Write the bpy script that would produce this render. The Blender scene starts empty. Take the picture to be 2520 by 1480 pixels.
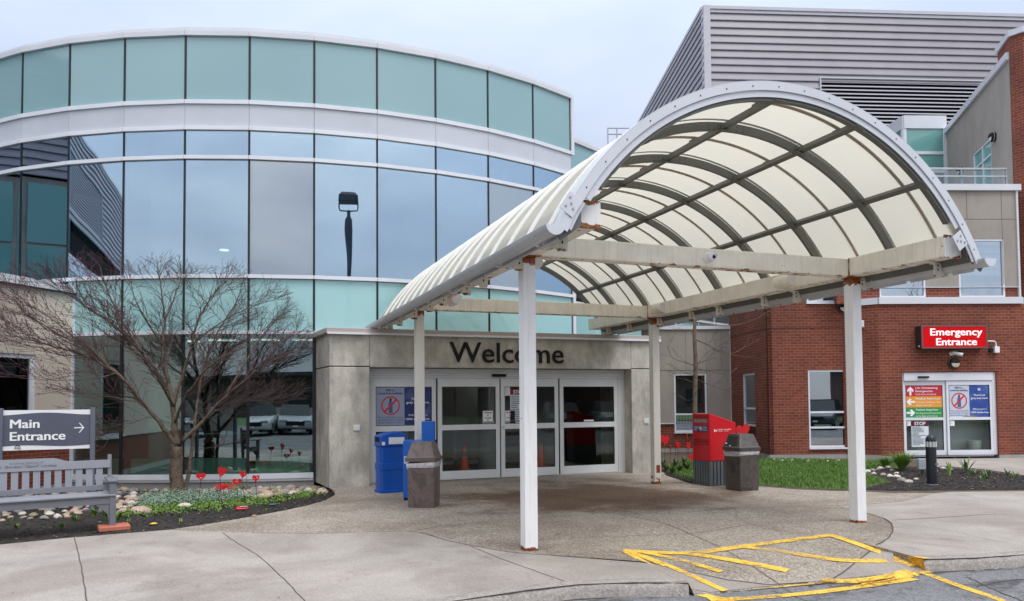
import bpy, bmesh, math, random
from mathutils import Vector, Matrix
random.seed(7)
R_ = math.radians
sc = bpy.context.scene
COL = sc.collection
# ---------------------------------------------------------------- camera
F_PX, PY = 1842.2, 919.1                       # focal length and principal row on a 2520 px wide picture
YAW, PITCH, ROLL = R_(20.6356), R_(2.1278), R_(-0.4798)
EYE = Vector((0, 0, 1.6))
fw = Vector((math.sin(YAW)*math.cos(PITCH), math.cos(YAW)*math.cos(PITCH), math.sin(PITCH)))
rt0 = Vector((math.cos(YAW), -math.sin(YAW), 0)); up0 = rt0.cross(fw)
rt = rt0*math.cos(ROLL)+up0*math.sin(ROLL); up = up0*math.cos(ROLL)-rt0*math.sin(ROLL)
cd = bpy.data.cameras.new('camera'); camo = bpy.data.objects.new('camera', cd); COL.objects.link(camo)
cd.sensor_width = 36; cd.lens = 36*F_PX/2520; cd.shift_y = (PY-739.5)/2520; cd.clip_start = .1; cd.clip_end = 2000
camo.matrix_world = Matrix(((rt.x, up.x, -fw.x, EYE.x), (rt.y, up.y, -fw.y, EYE.y), (rt.z, up.z, -fw.z, EYE.z), (0, 0, 0, 1)))
sc.camera = camo
# ---------------------------------------------------------------- world, sun, exposure
SUN_EL, SUN_AZ = R_(60), R_(160)               # soft light from behind and right of the camera
w = bpy.data.worlds.new('World'); sc.world = w; w.use_nodes = True
nt = w.node_tree; nt.nodes.clear(); N = nt.nodes.new; L = nt.links.new
out = N('ShaderNodeOutputWorld'); bg = N('ShaderNodeBackground'); bg.inputs[1].default_value = 0.1
sky = N('ShaderNodeTexSky'); sky.sky_type = 'NISHITA'; sky.sun_disc = False; sky.sun_elevation = SUN_EL; sky.sun_rotation = SUN_AZ
sky.air_density = 1; sky.dust_density = 3
tc = N('ShaderNodeTexCoord'); mp = N('ShaderNodeMapping'); mp.inputs['Scale'].default_value = (1, 1, 2.4)
no = N('ShaderNodeTexNoise'); no.inputs['Scale'].default_value = 1.9; no.inputs['Detail'].default_value = 5; no.inputs['Roughness'].default_value = .5
cr = N('ShaderNodeValToRGB'); cr.color_ramp.elements[0].position = .38; cr.color_ramp.elements[1].position = .64
cr.color_ramp.elements[0].color = (5.9, 6.9, 9.1, 1); cr.color_ramp.elements[1].color = (7.3, 8.2, 9.9, 1)
mx = N('ShaderNodeMix'); mx.data_type = 'RGBA'; mx.inputs[0].default_value = .06
L(tc.outputs['Generated'], mp.inputs[0]); L(mp.outputs[0], no.inputs[0]); L(no.outputs[0], cr.inputs[0])
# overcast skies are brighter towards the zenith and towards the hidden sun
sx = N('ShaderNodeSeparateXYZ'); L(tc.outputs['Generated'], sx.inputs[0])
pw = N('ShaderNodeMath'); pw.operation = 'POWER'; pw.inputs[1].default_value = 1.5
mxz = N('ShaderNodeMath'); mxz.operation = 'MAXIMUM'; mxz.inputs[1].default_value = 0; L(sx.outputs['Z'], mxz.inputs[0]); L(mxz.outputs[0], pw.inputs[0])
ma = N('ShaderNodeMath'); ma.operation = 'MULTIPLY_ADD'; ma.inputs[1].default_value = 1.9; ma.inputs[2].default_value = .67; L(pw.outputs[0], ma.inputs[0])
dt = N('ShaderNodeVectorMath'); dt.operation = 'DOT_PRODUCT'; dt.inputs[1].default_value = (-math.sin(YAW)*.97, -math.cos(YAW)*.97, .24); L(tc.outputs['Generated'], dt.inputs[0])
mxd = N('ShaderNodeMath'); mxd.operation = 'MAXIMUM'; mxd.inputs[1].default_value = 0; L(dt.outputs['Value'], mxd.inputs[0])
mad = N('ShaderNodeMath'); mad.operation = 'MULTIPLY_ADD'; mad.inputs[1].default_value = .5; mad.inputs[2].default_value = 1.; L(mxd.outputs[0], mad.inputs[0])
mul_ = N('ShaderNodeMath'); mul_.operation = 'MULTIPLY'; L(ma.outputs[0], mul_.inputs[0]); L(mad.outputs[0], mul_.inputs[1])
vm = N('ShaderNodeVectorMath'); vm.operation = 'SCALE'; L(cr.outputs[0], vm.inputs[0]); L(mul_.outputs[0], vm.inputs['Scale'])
zf = N('ShaderNodeMath'); zf.operation = 'MULTIPLY_ADD'; zf.use_clamp = True; zf.inputs[1].default_value = 2.2; zf.inputs[2].default_value = -1.1; L(sx.outputs['Z'], zf.inputs[0])
ff = N('ShaderNodeMath'); ff.operation = 'ADD'; ff.use_clamp = True; L(zf.outputs[0], ff.inputs[0]); L(mxd.outputs[0], ff.inputs[1])
n2 = N('ShaderNodeTexNoise'); n2.inputs['Scale'].default_value = 3.6; n2.inputs['Detail'].default_value = 5; n2.inputs['Roughness'].default_value = .55; L(mp.outputs[0], n2.inputs[0])
cl = N('ShaderNodeValToRGB'); cl.color_ramp.elements[0].position = .36; cl.color_ramp.elements[1].position = .64; cl.color_ramp.elements[0].color = (.80, .82, .86, 1); cl.color_ramp.elements[1].color = (1.1, 1.09, 1.07, 1); L(n2.outputs[0], cl.inputs[0])
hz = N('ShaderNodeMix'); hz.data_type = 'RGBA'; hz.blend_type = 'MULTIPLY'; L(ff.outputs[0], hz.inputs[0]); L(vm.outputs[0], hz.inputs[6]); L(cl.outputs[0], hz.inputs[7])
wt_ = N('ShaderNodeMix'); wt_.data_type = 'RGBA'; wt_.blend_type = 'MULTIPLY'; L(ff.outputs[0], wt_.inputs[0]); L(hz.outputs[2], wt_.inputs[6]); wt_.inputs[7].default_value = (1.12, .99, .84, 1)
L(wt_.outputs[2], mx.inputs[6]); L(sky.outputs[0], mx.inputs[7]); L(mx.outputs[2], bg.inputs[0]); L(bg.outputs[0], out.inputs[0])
sd = bpy.data.lights.new('sun', 'SUN'); sd.energy = 1.5; sd.angle = R_(28); sd.color = (1, .965, .9)
so = bpy.data.objects.new('sun', sd); COL.objects.link(so)
sdir = Vector((math.sin(SUN_AZ)*math.cos(SUN_EL), math.cos(SUN_AZ)*math.cos(SUN_EL), math.sin(SUN_EL)))
so.rotation_euler = (-sdir).to_track_quat('-Z', 'Y').to_euler(); so.location = sdir*60
sc.view_settings.view_transform = 'Standard'; sc.view_settings.look = 'None'; sc.view_settings.gamma = 1; sc.view_settings.exposure = 0.0
sc.cycles.max_bounces = 8; sc.cycles.transparent_max_bounces = 12; sc.cycles.transmission_bounces = 6; sc.cycles.glossy_bounces = 4; sc.cycles.caustics_reflective = False
# ---------------------------------------------------------------- survey helpers: where the sight line through a photo point meets a real plane
def ray(x, y): return fw+rt*((x-1260)/F_PX)-up*((y-PY)/F_PX)
def atz(x, y, z=0.): r = ray(x, y); return EYE+r*((z-EYE.z)/r.z)
def aty(x, y, Y): r = ray(x, y); return EYE+r*(Y/r.y)
def atx(x, y, X): r = ray(x, y); return EYE+r*(X/r.x)
def atpl(x, y, A, B):
    n = Vector((-(B[1]-A[1]), B[0]-A[0], 0)); r = ray(x, y)
    return EYE+r*(n.dot(Vector((A[0], A[1], 0))-EYE)/n.dot(r))
# ---------------------------------------------------------------- mesh builder
I4 = Matrix.Identity(4)
def frame(A, ang, z=0.):
    """x along heading `ang` (degrees, counter-clockwise from +X), y into the wall (away from a viewer who has x to the right), z up"""
    return Matrix.Translation((A[0], A[1], z)) @ Matrix.Rotation(R_(ang), 4, 'Z')
def fr2(A, B, z=0.): return frame(A, math.degrees(math.atan2(B[1]-A[1], B[0]-A[0])), z)
class M:
    def __init__(s, T=None): s.v = []; s.f = []; s.m = []; s.T = T or I4; s.mi = 0
    def add(s, vs, fs):
        o = len(s.v); s.v += [s.T @ Vector(p) for p in vs]; s.f += [[i+o for i in f] for f in fs]; s.m += [s.mi]*len(fs); return s
    def box(s, x0, x1, y0, y1, z0, z1):
        if x0 > x1: x0, x1 = x1, x0
        if y0 > y1: y0, y1 = y1, y0
        if z0 > z1: z0, z1 = z1, z0
        return s.add([(x0,y0,z0),(x1,y0,z0),(x1,y1,z0),(x0,y1,z0),(x0,y0,z1),(x1,y0,z1),(x1,y1,z1),(x0,y1,z1)],
                     [(3,2,1,0),(4,5,6,7),(0,1,5,4),(1,2,6,5),(2,3,7,6),(3,0,4,7)])
    def prism(s, pts, d):            # closed polygon (3D points) pushed along d
        n = len(pts); d = Vector(d); P = [Vector(p) for p in pts]
        nrm = Vector((0,0,0))
        for i in range(n): nrm += P[i].cross(P[(i+1) % n])
        if nrm.dot(d) > 0: P = P[::-1]
        vs = P+[p+d for p in P]
        return s.add(vs, [list(range(n)), list(range(2*n-1, n-1, -1))]+[[(i+1) % n, i, i+n, (i+1) % n+n] for i in range(n)])
    def poly(s, pts): return s.add(pts, [list(range(len(pts)))])
    def tube(s, path, rad, n=8, cap=True):
        P = [Vector(p) for p in path]; k = len(P)
        if not hasattr(rad, '__len__'): rad = [rad]*k
        vs = []; a = None
        for i in range(k):
            t = (P[min(i+1, k-1)]-P[max(i-1, 0)])
            if t.length < 1e-9: t = Vector((0,0,1))
            t.normalize()
            if a is None: a = t.cross(Vector((0,0,1)) if abs(t.z) < .95 else Vector((1,0,0))).normalized()
            a = (a-t*a.dot(t)); a = a.normalized() if a.length > 1e-6 else t.orthogonal().normalized()
            b = t.cross(a)
            for j in range(n):
                q = 2*math.pi*(j+.5)/n; vs.append(P[i]+(a*math.cos(q)+b*math.sin(q))*rad[i])
        fs = [[i*n+j, i*n+(j+1) % n, (i+1)*n+(j+1) % n, (i+1)*n+j] for i in range(k-1) for j in range(n)]
        if cap: fs += [list(range(n-1, -1, -1)), [(k-1)*n+j for j in range(n)]]
        return s.add(vs, fs)
    def lathe(s, prof, c=(0,0,0), n=20, axis='z', sx=1., sy=1.):
        vs = []; c = Vector(c)
        for r, h in prof:
            for j in range(n):
                q = 2*math.pi*j/n; x, y = r*math.cos(q)*sx, r*math.sin(q)*sy
                vs.append(c+(Vector((x, y, h)) if axis == 'z' else Vector((x, -h, y)) if axis == 'y' else Vector((h, x, y))))
        k = len(prof); fs = [[i*n+j, i*n+(j+1) % n, (i+1)*n+(j+1) % n, (i+1)*n+j] for i in range(k-1) for j in range(n)]
        fs += [list(range(n-1, -1, -1)), [(k-1)*n+j for j in range(n)]]
        return s.add(vs, fs)
    def loft(s, rings, cap=True):
        n = len(rings[0]); k = len(rings); vs = [p for r in rings for p in r]
        fs = [[i*n+j, i*n+(j+1) % n, (i+1)*n+(j+1) % n, (i+1)*n+j] for i in range(k-1) for j in range(n)]
        if cap: fs += [list(range(n-1, -1, -1)), [(k-1)*n+j for j in range(n)]]
        return s.add(vs, fs)
def rrect(w, d, r, z, n=4, cx=0, cy=0):
    o = []
    for qx, qy, a0 in ((1,1,0), (-1,1,90), (-1,-1,180), (1,-1,270)):
        for i in range(n+1):
            a = R_(a0+90*i/n); o.append((cx+qx*(w/2-r)+r*math.cos(a), cy+qy*(d/2-r)+r*math.sin(a), z))
    return o
WM = {}
def root(name, label, cat, loc=(0,0,0), rz=0., group=None, kind=None):
    o = bpy.data.objects.new(name, None); COL.objects.link(o); o.empty_display_size = .2
    o.location = loc; o.rotation_euler = (0, 0, R_(rz)); WM[o.name] = Matrix.Translation(loc) @ Matrix.Rotation(R_(rz), 4, 'Z')
    return tag(o, label, cat, group, kind)
def tag(o, label=None, cat=None, group=None, kind=None):
    for k, v in (('label', label), ('category', cat), ('group', group), ('kind', kind)):
        if v: o[k] = v
    return o
def mk(name, m, mat, parent=None, smooth=False, bevel=0., world=True, uv=True, seg=2, loc=None):
    """link the builder as ONE mesh object; verts are world coordinates and are brought into the parent's frame"""
    me = bpy.data.meshes.new(name)
    V = m.v
    if loc is not None: V = [p-Vector(loc) for p in V]
    if parent is not None and world:
        inv = WM[parent.name].inverted(); V = [inv @ p for p in V]
    me.from_pydata(V, [], m.f); mats = mat if isinstance(mat, (list, tuple)) else [mat]
    for x in mats: me.materials.append(x)
    if len(mats) > 1: me.polygons.foreach_set('material_index', m.m)
    if bevel:
        bm = bmesh.new(); bm.from_mesh(me); bmesh.ops.remove_doubles(bm, verts=bm.verts, dist=1e-5)
        es = [e for e in bm.edges if len(e.link_faces) == 2 and e.calc_face_angle(0) > .5]
        bmesh.ops.bevel(bm, geom=es, offset=bevel, segments=seg, profile=.5, affect='EDGES', clamp_overlap=True)
        bm.to_mesh(me); bm.free()
    if uv and len(me.polygons) < 60000:
        lay = me.uv_layers.new(name='uv'); d = lay.data; vv = me.vertices
        for p in me.polygons:
            n = p.normal
            if abs(n.z) > .75:
                for li in p.loop_indices: c = vv[me.loops[li].vertex_index].co; d[li].uv = (c.x, c.y)
            else:
                tx, ty = -n.y, n.x; l = math.hypot(tx, ty) or 1; tx /= l; ty /= l
                for li in p.loop_indices: c = vv[me.loops[li].vertex_index].co; d[li].uv = (c.x*tx+c.y*ty, c.z)
    if smooth:
        me.polygons.foreach_set('use_smooth', [True]*len(me.polygons))
        if smooth != 'all': me.set_sharp_from_angle(angle=R_(38))
    o = bpy.data.objects.new(name, me); COL.objects.link(o)
    if loc is not None: o.location = loc
    if parent is not None: o.parent = parent; WM[o.name] = WM[parent.name] if world else WM[parent.name]
    else: WM[o.name] = Matrix.Translation(loc) if loc is not None else I4
    return o
def copy_tree(o, parent=None):
    c = o.copy(); COL.objects.link(c); c.parent = parent
    for ch in list(o.children): copy_tree(ch, c)
    return c
# ---------------------------------------------------------------- lettering
_tc = {}
def glyphs(txt, size, bold=0., sp=1.0):
    k = (txt, bold, sp)
    if k not in _tc:
        cu = bpy.data.curves.new('t', 'FONT'); cu.body = txt; cu.size = 1; cu.offset = bold; cu.space_character = sp; cu.resolution_u = 3
        cu.fill_mode = 'FRONT'; cu.extrude = 0
        o = bpy.data.objects.new('t', cu); COL.objects.link(o); bpy.context.view_layer.update()
        me = bpy.data.meshes.new_from_object(o.evaluated_get(bpy.context.evaluated_depsgraph_get()))
        _tc[k] = ([tuple(v.co) for v in me.vertices], [tuple(p.vertices) for p in me.polygons])
        bpy.data.objects.remove(o); bpy.data.curves.remove(cu); bpy.data.meshes.remove(me)
    v, f = _tc[k]
    return [(x*size, y*size) for x, y, z in v], f
def text(m, txt, x, z, h, y=-.004, w=None, align='L', bold=.012, depth=0., sp=1.0):
    """letters on the frame's front face; h = cap height, w = full width; heavier strokes come from shifted passes a hair apart in depth"""
    v, f = glyphs(txt, h/.70, 0, sp)
    if not v: return
    b = abs(bold)*h/.70*1.15
    x0 = min(p[0] for p in v); x1 = max(p[0] for p in v); k = (w-2*b)/(x1-x0) if w else 1
    W = (x1-x0)*k+2*b; dx = {'L': 0, 'C': -W/2, 'R': -W}[align]+b
    for i, (sx_, sz_) in enumerate(((0, 0), (-b, b*.4), (b, -b*.4), (-b, -b*.4), (b, b*.4)) if b > 0 else ((0, 0),)):
        P = [(x+dx+(p[0]-x0)*k+sx_, y-i*min(.0004, h*.01), z+p[1]+sz_) for p in v]
        m.add(P, f)
        if depth:
            cnt = {(q[i2], q[(i2+1) % len(q)]) for q in f for i2 in range(len(q))}
            B = [e for e in cnt if (e[1], e[0]) not in cnt]
            n = len(P); m.add(P+[(a_, b_+depth, c_) for a_, b_, c_ in P], [(e[1], e[0], e[0]+n, e[1]+n) for e in B])
# ---------------------------------------------------------------- materials
def lin(c): return tuple((x/255/12.92 if x/255 <= .04045 else ((x/255+.055)/1.055)**2.4) for x in c)
def newmat(name):
    m = bpy.data.materials.new(name); m.use_nodes = True; t = m.node_tree; t.nodes.clear()
    o = t.nodes.new('ShaderNodeOutputMaterial'); p = t.nodes.new('ShaderNodeBsdfPrincipled'); t.links.new(p.outputs[0], o.inputs[0])
    return m, t, p, o
def noise(t, scale, detail=4, coord='Object', rough=.55, sc3=None, dist=0.):
    c = t.nodes.new('ShaderNodeTexCoord'); n = t.nodes.new('ShaderNodeTexNoise')
    n.inputs['Scale'].default_value = scale; n.inputs['Detail'].default_value = detail; n.inputs['Roughness'].default_value = rough; n.inputs['Distortion'].default_value = dist
    src = c.outputs[coord]
    if sc3:
        mp = t.nodes.new('ShaderNodeMapping'); mp.inputs['Scale'].default_value = sc3; t.links.new(src, mp.inputs[0]); src = mp.outputs[0]
    t.links.new(src, n.inputs['Vector']); return n.outputs[0]
def ramp(t, fac, stops):
    r = t.nodes.new('ShaderNodeValToRGB'); e = r.color_ramp.elements
    while len(e) < len(stops): e.new(.5)
    for i, (p, c) in enumerate(stops): e[i].position = p; e[i].color = (*c[:3], 1) if hasattr(c, '__len__') else (c, c, c, 1)
    t.links.new(fac, r.inputs[0]); return r.outputs[0]
def mixc(t, f, a, b, mode='MIX'):
    x = t.nodes.new('ShaderNodeMix'); x.data_type = 'RGBA'; x.blend_type = mode
    for s, v in ((x.inputs[0], f), (x.inputs[6], a), (x.inputs[7], b)):
        if isinstance(v, bpy.types.NodeSocket): t.links.new(v, s)
        elif hasattr(v, '__len__'): s.default_value = (*v[:3], 1)
        else: s.default_value = v
    return x.outputs[2]
def math_(t, op, a, b=None, c=None):
    x = t.nodes.new('ShaderNodeMath'); x.operation = op
    for s, v in zip(x.inputs, (a, b, c)):
        if v is None: continue
        if isinstance(v, bpy.types.NodeSocket): t.links.new(v, s)
        else: s.default_value = v
    return x.outputs[0]
def bump(t, p, h, strength=.3, dist=.01):
    b = t.nodes.new('ShaderNodeBump'); b.inputs['Strength'].default_value = strength; b.inputs['Distance'].default_value = dist
    t.links.new(h, b.inputs['Height']); t.links.new(b.outputs[0], p.inputs['Normal'])
def plain(name, col, rough=.5, metal=0., var=.12, scale=6., bmp=0., coat=0., srgb=True, coord='Object', sc3=None):
    m, t, p, o = newmat(name); c = lin(col) if srgb else col
    n = noise(t, scale, 5, coord, sc3=sc3)
    lo = tuple(x*(1-var) for x in c); hi = tuple(min(1, x*(1+var)) for x in c)
    t.links.new(ramp(t, n, [(.32, lo), (.68, hi)]), p.inputs['Base Color'])
    p.inputs['Roughness'].default_value = rough; p.inputs['Metallic'].default_value = metal; p.inputs['Coat Weight'].default_value = coat
    if bmp: bump(t, p, noise(t, scale*12, 3, coord), bmp, .004)
    return m
MT = {}
def rusty(name, col, rules, var=.05, streak=0.08, rough=.42):
    """painted steel; rules = (height, band, amount) where the paint has rusted away in patches"""
    m, t, p, o = newmat(name); c = lin(col)
    n1 = noise(t, 3.5, 5); st = noise(t, 5, 4, sc3=(7, 7, .45))
    base = mixc(t, math_(t, 'MULTIPLY', ramp(t, st, [(.5, 0.), (.8, 1.)]), streak*4), ramp(t, n1, [(.3, [x*(1-var) for x in c]), (.7, [min(1, x*(1+var)) for x in c])]), [c[0]*.62, c[1]*.55, c[2]*.45])
    tc = t.nodes.new('ShaderNodeTexCoord'); s = t.nodes.new('ShaderNodeSeparateXYZ'); t.links.new(tc.outputs['Object'], s.inputs[0])
    nr = noise(t, 9, 6, rough=.7); f = None
    for z0, band, am in rules:
        d = math_(t, 'ABSOLUTE', math_(t, 'SUBTRACT', s.outputs['Z'], z0)); d = math_(t, 'SUBTRACT', 1., math_(t, 'DIVIDE', d, band))
        g = math_(t, 'MULTIPLY_ADD', nr, 1.6, math_(t, 'MULTIPLY_ADD', d, am, -1.15))
        f = g if f is None else math_(t, 'MAXIMUM', f, g)
    spots = math_(t, 'MULTIPLY_ADD', noise(t, 14, 3, rough=.6), 1., -.71)
    f = spots if f is None else math_(t, 'MAXIMUM', f, spots)
    mask = ramp(t, math_(t, 'MULTIPLY', f, 6), [(0., 0.), (.35, 1.)])
    rc = ramp(t, noise(t, 30, 4), [(.3, lin((70, 32, 18))), (.55, lin((150, 78, 30))), (.75, lin((196, 140, 80)))])
    t.links.new(mixc(t, mask, base, rc), p.inputs['Base Color']); p.inputs['Roughness'].default_value = rough
    bump(t, p, n1, .12, .01)
    return m
def glass(name, tint, refl=.25, rough=0., wave=.0, gcol=(.95, .98, 1)):
    m, t, p, o = newmat(name); t.nodes.remove(p)
    tr = t.nodes.new('ShaderNodeBsdfTransparent'); tr.inputs[0].default_value = (*tint, 1)
    gl = t.nodes.new('ShaderNodeBsdfGlossy'); gl.inputs['Color'].default_value = (*gcol, 1); gl.inputs['Roughness'].default_value = rough
    lw = t.nodes.new('ShaderNodeLayerWeight'); lw.inputs[0].default_value = .25
    f = math_(t, 'MULTIPLY_ADD', lw.outputs['Fresnel'], .8, refl); f = math_(t, 'MINIMUM', f, 1.)
    mx = t.nodes.new('ShaderNodeMixShader'); t.links.new(f, mx.inputs[0]); t.links.new(tr.outputs[0], mx.inputs[1]); t.links.new(gl.outputs[0], mx.inputs[2]); t.links.new(mx.outputs[0], o.inputs[0])
    if wave:
        b = t.nodes.new('ShaderNodeBump'); b.inputs['Strength'].default_value = wave; b.inputs['Distance'].default_value = .03
        t.links.new(noise(t, .9, 1, sc3=(1, 1, .5)), b.inputs['Height']); t.links.new(b.outputs[0], gl.inputs['Normal'])
    return m
def brick(name, c1=(112, 54, 40), c2=(136, 70, 52), mortar=(154, 114, 96), bw=.2, rh=.0745):
    m, t, p, o = newmat(name); uv = t.nodes.new('ShaderNodeUVMap'); uv.uv_map = 'uv'
    b = t.nodes.new('ShaderNodeTexBrick'); t.links.new(uv.outputs[0], b.inputs['Vector'])
    b.inputs['Scale'].default_value = 1; b.inputs['Brick Width'].default_value = bw; b.inputs['Row Height'].default_value = rh
    b.inputs['Mortar Size'].default_value = .0055; b.inputs['Mortar Smooth'].default_value = .25; b.inputs['Bias'].default_value = -.1
    b.inputs['Color1'].default_value = (*lin(c1), 1); b.inputs['Color2'].default_value = (*lin(c2), 1); b.inputs['Mortar'].default_value = (*lin(mortar), 1)
    v = ramp(t, noise(t, .8, 5), [(.3, .72), (.7, 1.2)]); g = ramp(t, noise(t, 60, 3), [(.3, .85), (.7, 1.12)])
    c = mixc(t, 1., mixc(t, 1., b.outputs['Color'], v, 'MULTIPLY'), g, 'MULTIPLY')
    # a smoky stain in patches
    st = ramp(t, noise(t, .55, 4, rough=.7), [(.56, 0.), (.75, .5)])
    t.links.new(mixc(t, st, c, lin((96, 66, 58))), p.inputs['Base Color'])
    p.inputs['Roughness'].default_value = .85; bump(t, p, math_(t, 'SUBTRACT', noise(t, 70, 3), math_(t, 'MULTIPLY', b.outputs['Fac'], 1.5)), .5, .006)
    return m
def concrete(name, col, agg=0., stain=0., scale=2., lines=False, var=.14, cracks=True):
    m, t, p, o = newmat(name); c = lin(col)
    a = ramp(t, noise(t, scale, 6, rough=.65), [(.3, [x*(1-var) for x in c]), (.7, [min(1, x*(1+var)) for x in c])])
    fine = noise(t, 55, 4, rough=.75); col_ = mixc(t, 1., a, ramp(t, fine, [(.32, .74), (.68, 1.2)]), 'MULTIPLY')
    col_ = mixc(t, ramp(t, noise(t, 21, 3, rough=.8), [(.66, 0.), (.72, .35)]), col_, [x*.5 for x in c])
    if agg:
        tc = t.nodes.new('ShaderNodeTexCoord'); vo = t.nodes.new('ShaderNodeTexVoronoi'); vo.inputs['Scale'].default_value = 46; t.links.new(tc.outputs['Object'], vo.inputs['Vector'])
        sp = ramp(t, vo.outputs['Color'], [(0., .42), (.5, .98), (1., 1.6)])
        ed = ramp(t, vo.outputs['Distance'], [(.3, 1.), (.7, .62)])
        col_ = mixc(t, agg, col_, mixc(t, 1., mixc(t, 1., col_, sp, 'MULTIPLY'), ed, 'MULTIPLY'))
        bump(t, p, vo.outputs['Distance'], .45, .006)
    else: bump(t, p, fine, .22, .004)
    if lines:      # tamped streaks running down a cast wall
        sk = ramp(t, noise(t, 3.2, 6, rough=.7, sc3=(1.3, 1.3, .5)), [(.40, 1.), (.7, .62)])
        col_ = mixc(t, 1., col_, sk, 'MULTIPLY')
        col_ = mixc(t, ramp(t, noise(t, 7, 4, rough=.75, sc3=(1.5, 1.5, .6)), [(.58, 0.), (.66, .6)]), col_, [x*.55 for x in c])
    t.links.new(col_, p.inputs['Base Color']); p.inputs['Roughness'].default_value = .88
    return m, t, p, col_
def emis(name, col, s):
    m, t, p, o = newmat(name); p.inputs['Base Color'].default_value = (*col, 1); p.inputs['Emission Color'].default_value = (*col, 1); p.inputs['Emission Strength'].default_value = s; return m
WHITE_COL = rusty('white_painted_post', (246, 247, 248), [(0., .06, .8), (3.17, .16, .86)], var=.03, streak=.10)
RUST_COL = rusty('rust_streaked_post', (232, 230, 222), [(0., .07, .9), (3.17, .16, .95), (.12, .1, .42)], var=.02, streak=.05)
BEAM = rusty('cream_painted_steel', (246, 240, 226), [(3.18, .03, .27)], var=.08, streak=.10)
BEAM_END = rusty('chipped_white_paint', (238, 238, 236), [(3.17, .07, .52), (3.41, .06, .50)], var=.03)
BRACKET = rusty('bracket_paint', (234, 228, 214), [(3.02, .05, .42)], var=.05)
DARK = plain('dark_bronze_metal', (104, 104, 99), .5, 0., .08)
GUTTER = plain('galvanised_gutter', (196, 198, 202), .38, .35, .07, 2.5)
FLASH = plain('white_flashing', (212, 215, 222), .32, 0., .04, 1.5)
ALU = plain('anodised_aluminium', (222, 226, 228), .38, .0, .05, 2.)
ALU2 = plain('pale_aluminium_transom', (222, 226, 234), .35, 0., .04, 2.)
PANEL = plain('white_wall_panel', (198, 202, 212), .35, 0., .07, .9)
BLACKJ = plain('black_gasket', (26, 28, 34), .4, 0., .1)
DARKFR = plain('dark_frame', (60, 62, 70), .4, 0., .1)
CONC, _t, _p, _c = concrete('cast_concrete', (200, 195, 185), lines=True, var=.28, scale=1.6)
KERB, _t, _p, _c = concrete('kerb_concrete', (160, 154, 148), agg=.35, var=.2, scale=3)
WALK, _t, WALKP, WALKC = concrete('pavement_concrete', (168, 161, 154), scale=.8, var=.17)
def agg_walk():
    m, t, p, c = concrete('exposed_aggregate', (172, 162, 149), agg=.75, scale=1.1, var=.12)
    tc = t.nodes.new('ShaderNodeTexCoord'); s = t.nodes.new('ShaderNodeSeparateXYZ'); t.links.new(tc.outputs['Object'], s.inputs[0])
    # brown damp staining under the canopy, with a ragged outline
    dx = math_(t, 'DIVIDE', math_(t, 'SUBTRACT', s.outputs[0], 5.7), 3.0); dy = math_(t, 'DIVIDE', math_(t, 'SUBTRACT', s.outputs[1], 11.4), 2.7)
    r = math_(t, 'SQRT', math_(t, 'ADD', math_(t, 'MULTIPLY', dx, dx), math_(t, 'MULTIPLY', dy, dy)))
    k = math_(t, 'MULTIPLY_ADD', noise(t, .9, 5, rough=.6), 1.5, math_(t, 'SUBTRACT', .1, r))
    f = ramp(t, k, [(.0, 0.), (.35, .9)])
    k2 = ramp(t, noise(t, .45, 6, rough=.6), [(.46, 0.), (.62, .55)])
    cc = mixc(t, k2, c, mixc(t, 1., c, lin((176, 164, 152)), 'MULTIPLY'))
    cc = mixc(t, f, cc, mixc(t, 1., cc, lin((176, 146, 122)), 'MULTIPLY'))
    t.links.new(cc, p.inputs['Base Color']); return m
AGG = agg_walk()
def asphalt():
    m, t, p, c = concrete('worn_asphalt', (128, 129, 132), agg=.5, scale=.7, var=.16)
    k = ramp(t, noise(t, .8, 6, rough=.7, sc3=(1, 2.2, 1)), [(.52, 0.), (.6, .75)])
    t.links.new(mixc(t, k, c, lin((62, 60, 60))), p.inputs['Base Color']); return m
ASPH = asphalt()
def worn_walk(m, p, c):
    t = m.node_tree; a = ramp(t, noise(t, .5, 7, rough=.62, dist=.6), [(.44, 0.), (.56, .55), (.7, .2)]); b = ramp(t, noise(t, 2.6, 5, rough=.7, sc3=(1, .5, 1)), [(.58, 0.), (.7, .35)])
    c = mixc(t, a, c, mixc(t, 1., c, lin((206, 200, 196)), 'MULTIPLY')); c = mixc(t, b, c, mixc(t, 1., c, lin((176, 166, 156)), 'MULTIPLY')); t.links.new(c, p.inputs['Base Color'])
worn_walk(WALK, WALKP, WALKC)
def paintmat():
    m, t, p, o = newmat('worn_yellow_paint'); n = noise(t, 16, 6, rough=.75)
    t.links.new(ramp(t, noise(t, 5, 4), [(.3, lin((236, 186, 62))), (.7, lin((255, 214, 92)))]), p.inputs['Base Color']); p.inputs['Roughness'].default_value = .6
    tr = t.nodes.new('ShaderNodeBsdfTransparent'); mx = t.nodes.new('ShaderNodeMixShader')
    big = noise(t, 2.1, 3); f = ramp(t, math_(t, 'ADD', math_(t, 'ADD', math_(t, 'MULTIPLY', n, .55), math_(t, 'MULTIPLY', noise(t, 60, 3, rough=.8), .35)), math_(t, 'MULTIPLY', big, .5)), [(.68, 0.), (.80, .92)])
    t.links.new(f, mx.inputs[0]); t.links.new(p.outputs[0], mx.inputs[1]); t.links.new(tr.outputs[0], mx.inputs[2]); t.links.new(mx.outputs[0], o.inputs[0]); return m
PAINT = paintmat()
PAINTK = plain('thick_yellow_kerb_paint', (206, 154, 44), .7, 0., .45, 14, .3)
JOINT = plain('dirt_filled_joint', (88, 80, 73), .95, 0., .3, 20)
STUCCO = plain('beige_stucco', (186, 178, 168), .9, 0., .07, 1.3, .15)
STUCCO2 = plain('grey_beige_panel', (158, 151, 143), .85, 0., .12, 1.6, .1, sc3=(1, 1, .5))
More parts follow.
